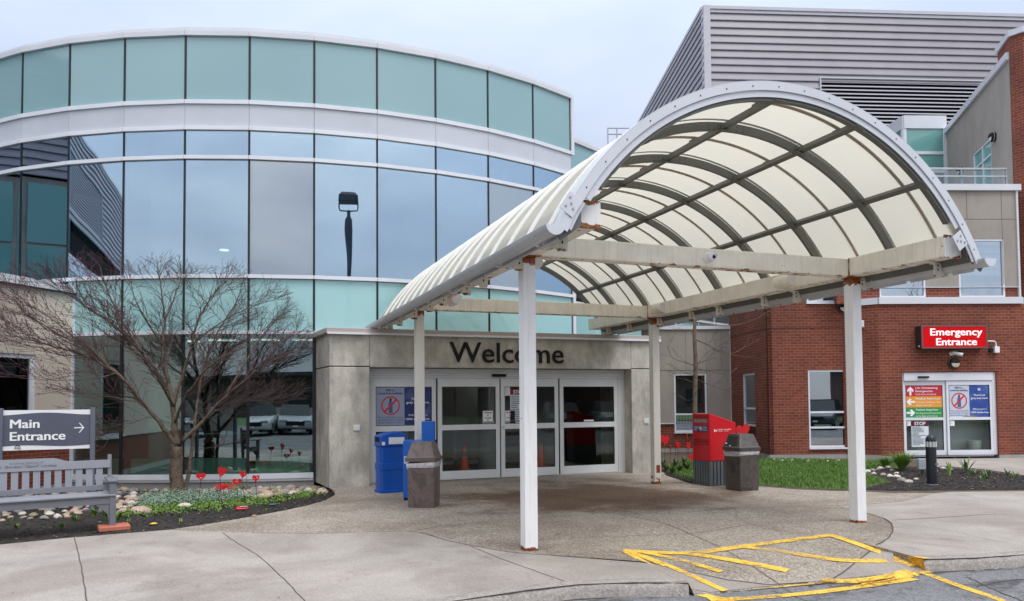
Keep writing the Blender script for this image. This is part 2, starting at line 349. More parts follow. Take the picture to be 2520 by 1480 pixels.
STUCCO_L = plain('warm_beige_stucco', (216, 205, 192), .9, 0., .04, 1.0, .1)
BRICK = brick('red_brick'); FOUND, _t, _p, _c = concrete('foundation_concrete', (156, 156, 154), scale=2)
def teal(name, c):
    m, t, p, o = newmat(name); c = lin(c); n = noise(t, .35, 2)
    t.links.new(ramp(t, n, [(.3, [x*.94 for x in c]), (.7, [min(1, x*1.05) for x in c])]), p.inputs['Base Color'])
    p.inputs['Roughness'].default_value = .06; p.inputs['IOR'].default_value = 1.75; return m
TEAL_U = teal('teal_spandrel_glass', (138, 174, 180)); TEAL_L = teal('pale_teal_spandrel_glass', (160, 206, 208)); TEAL_D = teal('green_teal_glass', (112, 166, 162))
GLASS = glass('tinted_window_glass', (.80, .92, .96), .47, wave=.09, gcol=(.68, .85, 1.0))
GLASS_BL = glass('window_glass_over_blind', (.9, .94, .96), .32, wave=.04, gcol=(.84, .93, 1.0)); COPE = plain('brown_grey_coping', (176, 164, 158), .4, 0., .05, 1.5)
GLASS_LO = glass('lower_window_glass', (.70, .86, .82), .19, wave=.05, gcol=(.85, .95, 1.0))
GLASS_D = glass('door_glass', (.90, .93, .91), .035, wave=.02, gcol=(.75, .8, .82))
def skin():
    m, t, p, o = newmat('translucent_roof_sheet'); t.nodes.remove(p)
    d = t.nodes.new('ShaderNodeBsdfDiffuse'); tr = t.nodes.new('ShaderNodeBsdfTranslucent'); g = t.nodes.new('ShaderNodeBsdfGlossy'); g.inputs['Roughness'].default_value = .3
    n = ramp(t, noise(t, 1.2, 4), [(.3, lin((236, 235, 220))), (.7, lin((246, 245, 234)))])
    t.links.new(n, d.inputs[0]); tr.inputs[0].default_value = (*lin((226, 221, 206)), 1)
    mx = t.nodes.new('ShaderNodeMixShader'); mx.inputs[0].default_value = .56; t.links.new(d.outputs[0], mx.inputs[1]); t.links.new(tr.outputs[0], mx.inputs[2])
    m2 = t.nodes.new('ShaderNodeMixShader'); m2.inputs[0].default_value = .05; t.links.new(mx.outputs[0], m2.inputs[1]); t.links.new(g.outputs[0], m2.inputs[2]); t.links.new(m2.outputs[0], o.inputs[0]); return m
SKIN = skin(); BATTEN = plain('white_batten', (226, 227, 222), .45, 0., .04)
def seam():
    m, t, p, o = newmat('grey_brown_seam'); t.nodes.remove(p); d = t.nodes.new('ShaderNodeBsdfDiffuse'); tr = t.nodes.new('ShaderNodeBsdfTranslucent'); d.inputs[0].default_value = (*lin((206, 194, 178)), 1); tr.inputs[0].default_value = (*lin((214, 200, 182)), 1)
    mx = t.nodes.new('ShaderNodeMixShader'); mx.inputs[0].default_value = .6; t.links.new(d.outputs[0], mx.inputs[1]); t.links.new(tr.outputs[0], mx.inputs[2]); t.links.new(mx.outputs[0], o.inputs[0]); return m
SEAM = seam()
WHITE = plain('white_plastic', (236, 237, 240), .4, 0., .03); WHITE_L = plain('white_lettering', (244, 246, 248), .5, 0., .01)
BLACK = plain('black_paint', (12, 12, 13), .8, 0., .15); NAVY_BLACK = plain('blue_black_paint', (26, 32, 42), .4, 0., .2)
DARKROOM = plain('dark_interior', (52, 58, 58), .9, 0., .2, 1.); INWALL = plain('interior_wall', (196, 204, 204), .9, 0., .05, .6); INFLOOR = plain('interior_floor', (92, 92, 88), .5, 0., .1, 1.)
SIDING = plain('lilac_grey_siding', (146, 143, 151), .42, .1, .06, 1.2); SIDING_E = plain('siding_trim', (196, 195, 204), .4, 0., .04)
LAMPE = emis('lit_lamp', (1., .96, .88), 2.2)
STEEL = plain('stainless_tube', (190, 192, 196), .3, .6, .05)
# ================================================================ GROUND
ZR = -.115
def S(o): return tag(o, kind='structure')
S(mk('ground', M().poly([(-400,-400,ZR),(400,-400,ZR),(400,400,ZR),(-400,400,ZR)]), ASPH))
mm = Vector
def G(x, y, z=0.): return atz(x, y, z)
A_, B_, C_, D_ = G(1531,1357), G(2054,1317), G(2272,1377), G(1694,1434)
E_, F_ = Vector((D_.x+.05, D_.y-.01, ZR+.014)), Vector((C_.x+.01, C_.y-.02, ZR+.014))
kerbL = [Vector((-16,5.1,0)), Vector((-2,5.62,0)), Vector((1.73,5.86,0)), Vector((2.37,5.95,0)), Vector((2.84,5.96,0)), Vector((3.32,5.84,0)), D_]
kerbR = [C_, Vector((6.98,5.42,0)), Vector((7.61,5.34,0)), Vector((12,4.7,0)), Vector((26,3.2,0))]
bed_edge = [G(*q) for q in ((-120,1352),(0,1341),(150,1326),(270,1316),(420,1303),(520,1288),(620,1271),(700,1256),(760,1243),(800,1231),(824,1218),(820,1209))]+[Vector((1.74,14.49,0))]
walk = kerbL+[A_, B_]+kerbR+[Vector((26,24,0)), Vector((8.4,24,0)), Vector((8.4,14.9,0)), Vector((2.6,14.9,0)), Vector((1.74,14.9,0))]+bed_edge[::-1]+[Vector((-16,9.6,0))]
def sheet(name, pts, mat, z=0., thick=0., kind='structure', parent=None):
    """flat sheet from an outline, triangulated; `thick` gives it a real edge"""
    bm = bmesh.new(); vs = [bm.verts.new((p[0], p[1], z if len(p) < 3 else p[2]+z)) for p in pts]
    f = bm.faces.new(vs); bm.normal_update()
    if f.normal.z < 0: f.normal_flip()
    if thick:
        r = bmesh.ops.extrude_face_region(bm, geom=[f]); 
        for v in [e for e in r['geom'] if isinstance(e, bmesh.types.BMVert)]: v.co.z += 0
        for v in vs: v.co.z -= thick
    bmesh.ops.triangulate(bm, faces=[q for q in bm.faces if len(q.verts) > 4])
    m = M(); m.v = [v.co.copy() for v in bm.verts]; bm.verts.index_update(); m.f = [[v.index for v in q.verts] for q in bm.faces]; m.m = [0]*len(m.f); bm.free()
    o = mk(name, m, mat, parent)
    if kind: tag(o, kind=kind)
    return o
sheet('pavement', walk, AGG)
def kerb(name, line, xbot=.035):
    m = M(); n = len(line); rows = []
    sub = []
    for i in range(n-1):
        k = max(1, int((line[i+1]-line[i]).length/.12))
        sub += [line[i].lerp(line[i+1], j/k) for j in range(k)]
    sub.append(line[-1]); rnd = random.Random(3)
    for i, p in enumerate(sub):
        d = (sub[min(i+1, len(sub)-1)]-sub[max(i-1, 0)]).normalized(); nrm = Vector((d.y, -d.x, 0))
        j = rnd.uniform(-.008, .008); c = rnd.uniform(-.014, .004)
        rows.append([p-nrm*(.16), p-nrm*.14+Vector((0,0,.007)), p-nrm*.03+Vector((0,0,.006+c*.15)), p+nrm*(.004+j)+Vector((0,0,-.012+c)), p+nrm*(.022+j*.6)+Vector((0,0,-.05)), p+nrm*(.034)+Vector((0,0,ZR-.01))])
    m.v = [q for r in rows for q in r]; k = 6
    m.f = [[i*k+j, i*k+j+1, (i+1)*k+j+1, (i+1)*k+j] for i in range(len(rows)-1) for j in range(k-1)]; m.m = [0]*len(m.f)
    return S(mk(name, m, KERB, smooth=True))
kerb('kerb', kerbL); kerb('kerb', kerbR)
# gutter dirt line and broken edge along the road
def strip(m, line, wd, z=0., taper=False, off=0.):
    L_ = []; R2 = []
    for i, p in enumerate(line):
        d = (line[min(i+1, len(line)-1)]-line[max(i-1, 0)]); d.z = 0; d.normalize(); n = Vector((d.y, -d.x, 0)); ww = wd*(1 if not taper else max(.15, 1-abs(2*i/(len(line)-1)-1)**3))
        L_.append(p+n*(off+ww/2)+Vector((0,0,z))); R2.append(p+n*(off-ww/2)+Vector((0,0,z)))
    o = len(m.v); k = len(line); m.v += [m.T @ q for q in L_+R2]
    m.f += [[o+i, o+i+1, o+k+i+1, o+k+i] for i in range(k-1)]; m.m += [m.mi]*(k-1); return m
# ramp through the kerb
def _dl(x, y, P, Q): return abs((Q.x-P.x)*(P.y-y)-(P.x-x)*(Q.y-P.y))/math.hypot(Q.x-P.x, Q.y-P.y)
def rz_(s): return (ZR+.014)*s**1.9
def inpoly(x, y, P):
    c = False; j = len(P)-1
    for i in range(len(P)):
        if (P[i].y > y) != (P[j].y > y) and x < (P[j].x-P[i].x)*(y-P[i].y)/(P[j].y-P[i].y)+P[i].x: c = not c
        j = i
    return c
RP = [A_+Vector((-.02,.01,0)), B_+Vector((0,.03,0)), C_+Vector((.05,0,0)), F_+Vector((.08,-.08,0)), E_+Vector((-.02,-.08,0)), D_+Vector((-.04,0,0))]
def zr(x, y):
    if not inpoly(x, y, RP): return None
    a, b = _dl(x, y, A_, B_), _dl(x, y, E_, F_)
    if (F_.x-E_.x)*(y-E_.y)-(F_.y-E_.y)*(x-E_.x) < 0: return ZR+.014
    return rz_(a/(a+b))
mr = M(); NA, NS = 20, 14
for i in range(NA+1):
    for j in range(NS+1):
        p = A_.lerp(B_, i/NA).lerp(E_.lerp(F_, i/NA), j/NS); mr.v.append(Vector((p.x, p.y, rz_(j/NS)-.001)))
for i in range(NA+1): p = E_.lerp(F_, i/NA); mr.v.append(p+Vector((0, -.012, -.02)))
mr.f = [[i*(NS+1)+j, i*(NS+1)+j+1, (i+1)*(NS+1)+j+1, (i+1)*(NS+1)+j] for i in range(NA) for j in range(NS)]; o_ = (NA+1)*(NS+1)
mr.f += [[i*(NS+1)+NS, o_+i, o_+i+1, (i+1)*(NS+1)+NS] for i in range(NA)]; mr.m = [0]*len(mr.f)
for P, Q, K_ in ((A_, D_, E_), (B_, C_, F_)):
    for j in range(NS):
        a_, b_ = P.lerp(Q, j/NS), P.lerp(Q, (j+1)/NS); c_, d_ = P.lerp(K_, (j+1)/NS), P.lerp(K_, j/NS)
        mr.mi = 1 if (j > NS*.8 and P is B_) else 0; mr.poly([a_, b_, Vector((c_.x, c_.y, rz_((j+1)/NS))), Vector((d_.x, d_.y, rz_(j/NS)))])
S(mk('ramp', mr, [AGG, PAINTK]))
def gz(x, y):
    z = zr(x, y)
    if z is not None: return min(0., z)
    yk = 5.9 if x < 2.4 else (5.9-(x-2.4)*.16 if x < 3.85 else 5.6)
    return 0. if y > yk-.05 else ZR
def drape(pts, dz, step=.08):
    o = []
    for a, b in zip(pts[:-1], pts[1:]):
        k = max(1, int((b-a).length/step)); o += [a.lerp(b, j/k) for j in range(k)]
    o.append(pts[-1]); return [Vector((p.x, p.y, gz(p.x, p.y)+dz)) for p in o]
def wob(pts, a=.02, seed=1):
    r = random.Random(seed); return [p+Vector((r.uniform(-a, a), r.uniform(-a, a), 0)) for p in pts]
# smooth concrete pavements laid beside the exposed-aggregate court
arcL = [G(*q) for q in ((415,1305),(560,1311),(780,1312),(1010,1309),(1080,1325),(1150,1343),(1215,1354),(1290,1363),(1420,1371),(1531,1380),(1600,1387))]
sheet('pavement', kerbL[:-1]+[D_.lerp(A_, .02), D_.lerp(A_, .62)]+arcL[::-1]+bed_edge[:4][::-1]+[Vector((-16,9.5,0))], WALK, .004)
arcR = [G(*q) for q in ((2166,1346),(2188,1320),(2196,1302),(2192,1288),(2180,1279),(2155,1271),(2130,1263),(2112,1258))]
sheet('pavement', [C_, B_.lerp(C_, .5)]+arcR+[G(2060,1246), G(2180,1239), G(2240,1230), G(2300,1214), G(2335,1211), G(2520,1209)]+[Vector((26,10.5,0))]+kerbR[::-1][:-1], WALK, .004)
sheet('pavement', [G(2228,1133), G(2292,1131,0)+Vector((0,0,0)), G(2300,1146), G(2420,1156), G(2560,1176), Vector((26,10.4,0)), Vector((26,13,0)), G(2461,1121), G(2224,1123)], WALK, .012)
sheet('pavement', [G(1598,1386), G(1598,1386).lerp(D_, .6), D_.lerp(E_, .1)] + [G(1600,1388)], WALK, .005) if False else None
mj = M()
jl = [[(183,1325),(195,1375),(205,1430),(214,1484)], [(548,1312),(580,1335),(640,1372),(700,1428),(752,1484)], [(1160,1346),(1230,1375),(1300,1400),(1395,1434)],
      [(620,1312),(800,1313),(1010,1309),(1100,1331),(1215,1354),(1290,1363),(1450,1373),(1560,1382),(1610,1389)],
      [(1010,1309),(1090,1295),(1200,1284),(1290,1277)], [(1325,1276),(1600,1256),(1830,1250),(2060,1245),(2180,1239),(2240,1230),(2295,1215)],
      [(1320,1330),(1500,1321),(1700,1313),(1860,1291),(2090,1280)], [(1500,1262),(1620,1285),(1700,1315),(1800,1360),(1900,1405),(1960,1432)],
      [(1810,1252),(1815,1270),(1850,1290),(1950,1312),(2050,1322)], [(1100,1215),(1160,1240),(1220,1264),(1240,1275)],
      [(1830,1254),(1950,1264),(2090,1280)], [(2196,1281),(2290,1276),(2410,1268),(2450,1268)], [(2198,1286),(2330,1305),(2450,1333),(2530,1346)],
      [(2450,1268),(2530,1276)], [(2110,1258),(2150,1268),(2185,1281),(2197,1302),(2185,1325),(2140,1350),(2060,1395),(1990,1413)]]
wj = [.014,.014,.013,.016,.012,.011,.010,.012,.007,.006,.005,.018,.006,.006,.02]
for k, (l, wd) in enumerate(zip(jl, wj)):
    pts = [G(*q) for q in l]; sm = []
    for i in range(len(pts)-1):
        p0, p1, p2, p3 = pts[max(i-1,0)], pts[i], pts[i+1], pts[min(i+2, len(pts)-1)]
        for j in range(6):
            t = j/6; sm.append(.5*((2*p1)+(p2-p0)*t+(2*p0-5*p1+4*p2-p3)*t*t+(3*p1-p0-3*p2+p3)*t**3))
    sm.append(pts[-1]); strip(mj, drape(wob(sm, .005, k), .0065, .1), wd*.75)
arcr = [G(*q, -.02) for q in ((1598,1386),(1680,1400),(1790,1414),(1890,1419),(1990,1412))]
strip(mj, drape(arcr, .0075), .014)
S(mk('pavement_joint', mj, JOINT))
mj = M()     # cracks and black seams in the road
for k, (l, wd) in enumerate([([(1340,1480),(1600,1464),(1705,1459)], .05), ([(1710,1462),(1900,1447),(2100,1429),(2292,1409)], .05), ([(2300,1409),(2400,1402),(2530,1393)], .06),
                             ([(2380,1420),(2420,1440),(2470,1462),(2530,1485)], .015), ([(2400,1445),(2470,1430),(2530,1425)], .015), ([(1900,1455),(1960,1470),(2000,1485)], .01)]):
    strip(mj, wob([p for a, b in zip(l[:-1], l[1:]) for p in [G(a[0]+(b[0]-a[0])*j/12, a[1]+(b[1]-a[1])*j/12, ZR) for j in range(12)]], .012, k), wd, .004)
S(mk('road_crack', mj, JOINT))
# smooth concrete lip on the ramp, beyond the arc
lip_a = [G(*q, -.03) for q in ((1600,1387),(1680,1400),(1790,1414),(1890,1419),(1990,1411),(2060,1394),(2120,1368),(2160,1347))]
lip_b = [D_.lerp(A_, .5), D_.lerp(A_, .12)]+[E_.lerp(F_, k) for k in (.06,.28,.5,.72,.94)]+[C_.lerp(B_, .2)]
ml = M(); K = len(lip_a); nn = 24
for i in range(K):
    for j in range(nn+1):
        p = lip_a[i].lerp(lip_b[i], j/nn); z = zr(p.x, p.y); ml.v.append(Vector((p.x, p.y, (z if z is not None else min(0, p.z))+.003)))
ml.f = [[i*(nn+1)+j, i*(nn+1)+j+1, (i+1)*(nn+1)+j+1, (i+1)*(nn+1)+j] for i in range(K-1) for j in range(nn)]; ml.m = [0]*len(ml.f)
for i, f in enumerate(ml.f):
    a, b, c = [ml.v[k] for k in f[:3]]
    if (b-a).cross(c-a).z < 0: ml.f[i] = f[::-1]
S(mk('ramp_lip', ml, WALK))
# yellow markings
my = M()
for l, wd in [([(1536,1357),(1582,1361),(1701,1363),(1832,1347),(2046,1320)], .125), ([(2040,1319),(2100,1336),(2249,1376)], .12), ([(1835,1349),(1920,1357),(2020,1367),(2070,1370),(2130,1370),(2215,1367)], .12),
              ([(1690,1364),(1800,1376),(1938,1392)], .13), ([(1578,1362),(1680,1379),(1775,1398)], .09), ([(1538,1361),(1590,1386),(1645,1414),(1674,1431)], .07), ([(1545,1359),(1600,1378),(1640,1390)], .08), ([(1560,1364),(1640,1388),(1720,1412),(1785,1430)], .075),
              ([(2020,1405),(2127,1404),(2240,1384)], .11), ([(1745,1447),(1860,1442),(1988,1432),(2120,1416),(2250,1398)], .10), ([(2120,1410),(2190,1400),(2256,1388)], .09)]:
    pp = [G(*q, -.01) for q in l]; sm = []
    for i in range(len(pp)-1):
        p0, p1, p2, p3 = pp[max(i-1,0)], pp[i], pp[i+1], pp[min(i+2, len(pp)-1)]
        for j in range(8): t = j/8; sm.append(.5*((2*p1)+(p2-p0)*t+(2*p0-5*p1+4*p2-p3)*t*t+(3*p1-p0-3*p2+p3)*t**3))
    sm.append(pp[-1]); ins = [Vector((p.x, p.y, 0)) for p in sm]
    L_ = []; R2 = []; rr = random.Random(len(l)*7+int(wd*999))
    for i, p in enumerate(ins):
        d = (ins[min(i+1, len(ins)-1)]-ins[max(i-1, 0)]); d.normalize(); nn_ = Vector((d.y, -d.x, 0)); w1 = wd/2*(1+rr.uniform(-.08, .08))
        for sd_, arr in ((1, L_), (-1, R2)): q = p+nn_*w1*sd_; arr.append(q)
    k = 4; o = len(my.v)
    for a_, b_ in zip(L_, R2):
        for j in range(k+1): q = a_.lerp(b_, j/k); my.v.append(Vector((q.x, q.y, gz(q.x, q.y)+.008)))
    my.f += [[o+i*(k+1)+j, o+i*(k+1)+j+1, o+(i+1)*(k+1)+j+1, o+(i+1)*(k+1)+j] for i in range(len(ins)-1) for j in range(k)]; my.m += [0]*((len(ins)-1)*k)
strip(my, [G(1716,1462,ZR), G(1760,1472,ZR), G(1815,1486,ZR)], .11, .005); strip(my, [G(2278,1412,ZR), G(2370,1446,ZR), G(2471,1480,ZR), G(2500,1490,ZR)], .09, .005)
strip(my, [G(1712,1460,ZR), G(1900,1446,ZR), G(2100,1427,ZR), G(2290,1408,ZR)], .06, .006)
S(mk('yellow_marking', my, PAINT))
mk_ = M()
mk_.poly([C_+Vector((-.0,-.02,.013)), C_+Vector((.07,-.025,.013)), C_+Vector((.06,.03,.013)), C_+Vector((.01,.10,.013)), C_+Vector((-.03,.09,.013))])
S(mk('yellow_marking', mk_, PAINT))
# ---------------------------------------------------------------- planting beds
def grid_bed(name, edgeA, edgeB, n, m_, zf, mat, rgh=.012, seed=1):
    def rs(line, n):
        d = [0]
        for a, b in zip(line[:-1], line[1:]): d.append(d[-1]+(b-a).length)
        o = []
        for i in range(n+1):
            s_ = d[-1]*i/n; k = max(j for j in range(len(d)) if d[j] <= s_+1e-9); k = min(k, len(line)-2); o.append(line[k].lerp(line[k+1], (s_-d[k])/(d[k+1]-d[k]+1e-9)))
        return o
    a, b = rs(edgeA, n), rs(edgeB, n); r = random.Random(seed); mmm = M()
    for i in range(n+1):
        for j in range(m_+1):
            p = a[i].lerp(b[i], j/m_); mmm.v.append(Vector((p.x, p.y, zf(j/m_)+(r.uniform(-rgh, rgh) if 0 < j else 0))))
    mmm.f = [[i*(m_+1)+j, (i+1)*(m_+1)+j, (i+1)*(m_+1)+j+1, i*(m_+1)+j+1] for i in range(n) for j in range(m_)]; mmm.m = [0]*len(mmm.f)
    f = mmm.f[0]
    if (mmm.v[f[1]]-mmm.v[f[0]]).cross(mmm.v[f[2]]-mmm.v[f[0]]).z < 0: mmm.f = [q[::-1] for q in mmm.f]
    return S(mk(name, mmm, mat, smooth='all')), a, b
MULCH = plain('dark_mulch', (46, 41, 39), .95, 0., .45, 9, 1.); SOIL = plain('brown_soil', (92, 80, 68), .95, 0., .3, 5, .6)
be = [Vector((-7,9.3,0)), Vector((-4.2,9.85,0))]+bed_edge
wall_line = [Vector((-7.6,11.5,0)), Vector((-3.05,17.4,0)), Vector((-2.0,16.85,0)), Vector((-.9,16.35,0)), Vector((.35,15.95,0)), Vector((1.6,15.75,0)), Vector((1.72,15.2,0)), Vector((1.74,14.5,0))]
def zbed(t): return -.012-.10*min(1, t*1.35)
_, BA, BB = grid_bed('planting_bed', be, wall_line, 80, 26, zbed, MULCH, .012, 5)
def bed(u, t):
    i = u*80; k = min(79, int(i)); p = BA[k].lerp(BA[k+1], i-k).lerp(BB[k].lerp(BB[k+1], i-k), t); return Vector((p.x, p.y, zbed(t)))
def chips(name, pts, mat, n, seed, smin=.008, smax=.028, kind='stuff', label=None, dz=.006, flat=.5):
    r = random.Random(seed); m = M()
    for _ in range(n):
        p = pts(r); a = r.uniform(0, 6.28); l = r.uniform(smin, smax); wd = l*r.uniform(.25, .5); t = r.uniform(-flat, flat)
        d = Vector((math.cos(a), math.sin(a), t*.6)); e = Vector((-math.sin(a), math.cos(a), r.uniform(-flat, flat)*.5)); q = p+Vector((0,0,dz+r.uniform(0, .012)))
        m.add([q-d*l-e*wd, q+d*l-e*wd*.7, q+d*l*.8+e*wd, q-d*l*.9+e*wd*.8], [(0,1,2,3)])
    o = mk(name, m, mat, uv=False); return tag(o, label, kind=kind)
def vary(name, cols, rough=.9, scale=9.):
    m, t, p, o = newmat(name); n = noise(t, scale, 2, rough=.8)
    t.links.new(ramp(t, n, [(.3+.4*i/(len(cols)-1), lin(c)) for i, c in enumerate(cols)]), p.inputs['Base Color']); p.inputs['Roughness'].default_value = rough; return m
CHIP = vary('mulch_chip', [(24,21,20), (52,46,43), (38,33,31), (98,84,74)], scale=23)
CHIPB = vary('tan_debris', [(120,98,78), (176,160,138), (96,76,60), (210,198,178)], scale=31)
chips('mulch', lambda r: bed(r.random(), r.random()**1.3*.62), CHIP, 9000, 1, .01, .034)
chips('bed_debris', lambda r: bed(r.random(), r.random()**1.6*.5+.01), CHIPB, 500, 2, .006, .02)
# right side: soil, lawn, mulch
A18 = 18.5; U2 = Vector((math.cos(R_(A18)), -math.sin(R_(A18)), 0)); V2 = Vector((math.sin(R_(A18)), math.cos(R_(A18)), 0))
def g2(u, v, z=0.): return U2*u+V2*v+Vector((0,0,z))
lawn_front = [G(*q) for q in ((1629,1160),(1662,1176),(1700,1188),(1790,1196),(1875,1197),(1960,1204),(2050,1208),(2115,1209))]
sheet('soil', lawn_front+[G(2200,1213), G(2300,1213), G(2335,1211), G(2560,1209), Vector((18.5,12.2,0)), G(2560,1177), G(2420,1157), G(2300,1147), G(2285,1133), G(2226,1131), G(2190,1137)]+[g2(9.7,19.6), g2(7.6,19.7), g2(7.6,22.7), g2(4.9,22.7), Vector((9.1,15.5,0)), Vector((9.0,14.3,0))], SOIL, .006)
LAWN = plain('lawn_base', (78, 104, 48), .95, 0., .2, 3, .5)
lawn = [G(*q) for q in ((1640,1162),(1668,1174),(1705,1185),(1790,1193),(1875,1195),(1960,1201),(2050,1206),(2090,1206),(2150,1196),(2190,1188),(2165,1180),(2120,1168),(2115,1160),(2175,1152),(2240,1146),(2225,1139),(2150,1136),(2000,1133),(1880,1131),(1780,1128),(1700,1135),(1640,1148))]
sheet('lawn', lawn, LAWN, .012)
def inpoly(x, y, P):
    c = False; j = len(P)-1
    for i in range(len(P)):
        if (P[i].y > y) != (P[j].y > y) and x < (P[j].x-P[i].x)*(y-P[i].y)/(P[j].y-P[i].y)+P[i].x: c = not c
        j = i
    return c
def sampler(P):
    x0, x1 = min(p.x for p in P), max(p.x for p in P); y0, y1 = min(p.y for p in P), max(p.y for p in P)
    def f(r):
        while True:
            x, y = r.uniform(x0, x1), r.uniform(y0, y1)
            if inpoly(x, y, P): return Vector((x, y, .01))
    return f
def blades(name, pts, mat, n, seed, h0, h1, wd=.006, lean=.5, label=None, m=None):
    r = random.Random(seed); m = m or M()
    for _ in range(n):
        p = pts(r); a = r.uniform(0, 6.28); h = r.uniform(h0, h1); d = Vector((math.cos(a), math.sin(a), 0)); e = Vector((-d.y, d.x, 0))*wd; ln = r.uniform(.1, lean)*h
        q = p+d*ln*.35+Vector((0,0,h*.6)); t = p+d*ln+Vector((0,0,h))
        m.add([p-e, p+e, q+e*.8, q-e*.8, t], [(0,1,2,3), (3,2,4)])
    return tag(mk(name, m, mat, uv=False), label, kind='stuff')
GRASS = vary('grass_blade', [(60,90,34), (100,136,54), (80,112,44), (138,160,86)], .7, 3.)
blades('grass', sampler(lawn), GRASS, 26000, 3, .03, .085, .0055)
mul = [G(*q) for q in ((2115,1206),(2200,1209),(2330,1208),(2560,1206),(2560,1178),(2420,1160),(2300,1151),(2240,1150),(2180,1155),(2130,1163),(2195,1187),(2150,1198))]
sheet('mulch_bed', mul, MULCH, .012)
chips('mulch', sampler(mul), CHIP, 5200, 6, .01, .032, dz=.016); chips('bed_debris', sampler(mul), CHIPB, 240, 8, .008, .028, dz=.02)
mul2 = [G(*q) for q in ((1628,1155),(1640,1170),(1700,1190),(1745,1193),(1740,1184),(1690,1176),(1650,1160))]
sheet('mulch_bed', mul2, MULCH, .014); chips('mulch', sampler(mul2), CHIP, 500, 7, .01, .028, dz=.018)
# stray bits on the pavement
def pv(r): return Vector((r.uniform(-3.5, 8.6), r.uniform(6.1, 13), .004))
def pv2(r):
    while True:
        p = pv(r)
        if p.y < 8.2+1.0*(p.x < 1.5) or p.x > 1.9: return p
chips('leaf_litter', pv2, vary('brown_litter', [(70,56,44), (110,92,72), (52,42,36)], scale=11), 260, 11, .005, .016, dz=.004, flat=.15)

chips('gum_spots', pv2, plain('pale_gum', (206, 202, 196), .9), 110, 31, .006, .013, dz=.0045, flat=0.)
# ================================================================ CURVED GLASS BUILDING
XC, YC, RD, T0, DT = 3.691*.86, 31.32*.86, 13.069*.86, -.715, .115
def dp(i): a = T0+DT*i; return Vector((XC+RD*math.sin(a), YC-RD*math.cos(a), 0))
P3 = dp(3)
def zl(y, x=455): return aty(x, y, P3.y).z
Z = dict(cop2=zl(66), cop1=zl(78), t0=zl(89), t1=zl(246), b0=zl(256), b1=zl(310), c0=zl(320), c1=zl(383), w0=zl(392), w1=zl(676), s0=zl(685), s1=zl(814), l0=zl(823), l1=zl(1168), k=zl(1186))
DR = root('glass_building', 'curved hospital wing clad in teal and blue glass with white bands, behind the bare tree', 'building', (XC, YC, 0))
NF = 10
def fm(i): return fr2(dp(i), dp(i+1))
def fw_(i): return (dp(i+1)-dp(i)).length
def mkp(name, m, mat, par=None, **k): return mk(name, m, mat, par or DR, **k)
rngB = random.Random(9)
I0 = -3
for i in range(I0, NF):
    T = fm(i); W = fw_(i); g = .022
    mkp('spandrel_panel', M(T).box(g, W-g, .0, .02, Z['t1']+.01, Z['t0']), TEAL_U)
    mkp('spandrel_panel', M(T).box(g, W-g, .0, .02, Z['s1']+.01, Z['s0']-.01), TEAL_L)
    for a, b in (('c1', 'c0'), ('w1', 'w0')):
        mkp('window_pane', M(T).box(g, W-g, .0, .012, Z[a], Z[b]), GLASS_BL if (i in (4, 8) and a == 'w1') else GLASS)
    if i < 5: mkp('window_pane', M(T).box(g, W-g, .0, .012, Z['l1'], Z['l0']), GLASS_LO)
mj = M(); mt = M(); mb = M(); mc = M(); mk2 = M(); mback = M(); mfl = M(); mce = M(); mwl = M()
for i in range(I0, NF):
    T = fm(i); W = fw_(i)
    mb.T = T; mb.box(.006, W-.006, -.012, .06, Z['b1']+.006, Z['b0']-.006)
    mc.T = T; mc.box(-.0, W, -.06, .5, Z['t0']+.005, Z['cop1']+.01); mc.box(.0, W, .04, .5, Z['cop1']+.012, Z['cop2']+.02)
    if i < 5:
        mk2.T = T; mk2.box(.0, W, -.09, .05, Z['l1']-.10, Z['l1']); mk2.box(.004, W-.004, -.06, .05, Z['k']-.005, Z['l1']-.102)
    mback.T = T; mback.box(.0, W, .06, .5, Z['t1'], Z['t0']); mback.box(.0, W, .07, .45, Z['s1'], Z['s0']); mback.box(0, W, .065, .4, Z['b1'], Z['b0'])
for a, b, pr_ in (('t1', 'b0', .05), ('b1', 'c0', .05), ('c1', 'w0', .06), ('w1', 's0', .07), ('s1', 'l0', .07)):
    mt = M()
    for i in range(I0, NF): mt.T = fm(i); mt.box(.002, fw_(i)-.002, -pr_, .05, min(Z[a], Z[b]), max(Z[a], Z[b]))
    mkp('transom', mt, ALU2)
for i in range(I0, NF+1):
    a = T0+DT*i; T = frame(dp(i), math.degrees(a)); T = T
    for z0, z1 in (('t1', 't0'), ('c1', 'c0'), ('w1', 'w0'), ('s1', 's0')): mkp('mullion', M(T).box(-.02, .02, -.012, .10, Z[z0], Z[z1]), BLACKJ)
    if i <= 5: mkp('mullion', M(T).box(-.028, .028, -.02, .10, Z['l1'], Z['l0']), BLACKJ)
    mb.T = T; mb.box(-.003, .003, -.013, .0, Z['b1'], Z['b0'])
mkp('band_panel', mb, PANEL); mkp('parapet', mc, FLASH); mkp('window_sill', mk2, ALU2, bevel=0)
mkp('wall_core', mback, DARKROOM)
# foundation below the sill
mf = M()
for i in range(I0, 5): mf.T = fm(i); mf.box(0, fw_(i), -.02, .3, -.25, Z['k']-.006)
mkp('foundation', mf, FOUND)
# end post at mullion 10 and side wall going back
e = dp(NF); T = frame(e, math.degrees(T0+DT*NF))
m = M(T); m.box(.0, .10, -.05, .16, Z['b0'], Z['cop1']-.01); m.box(.0, .09, -.05, .16, 2.6, Z['b1']); mkp('corner_post', m, ALU2)
m = M(T); m.box(.02, .12, .17, 3.2, 2.6, Z['cop1']-.02); mkp('side_wall', m, PANEL)
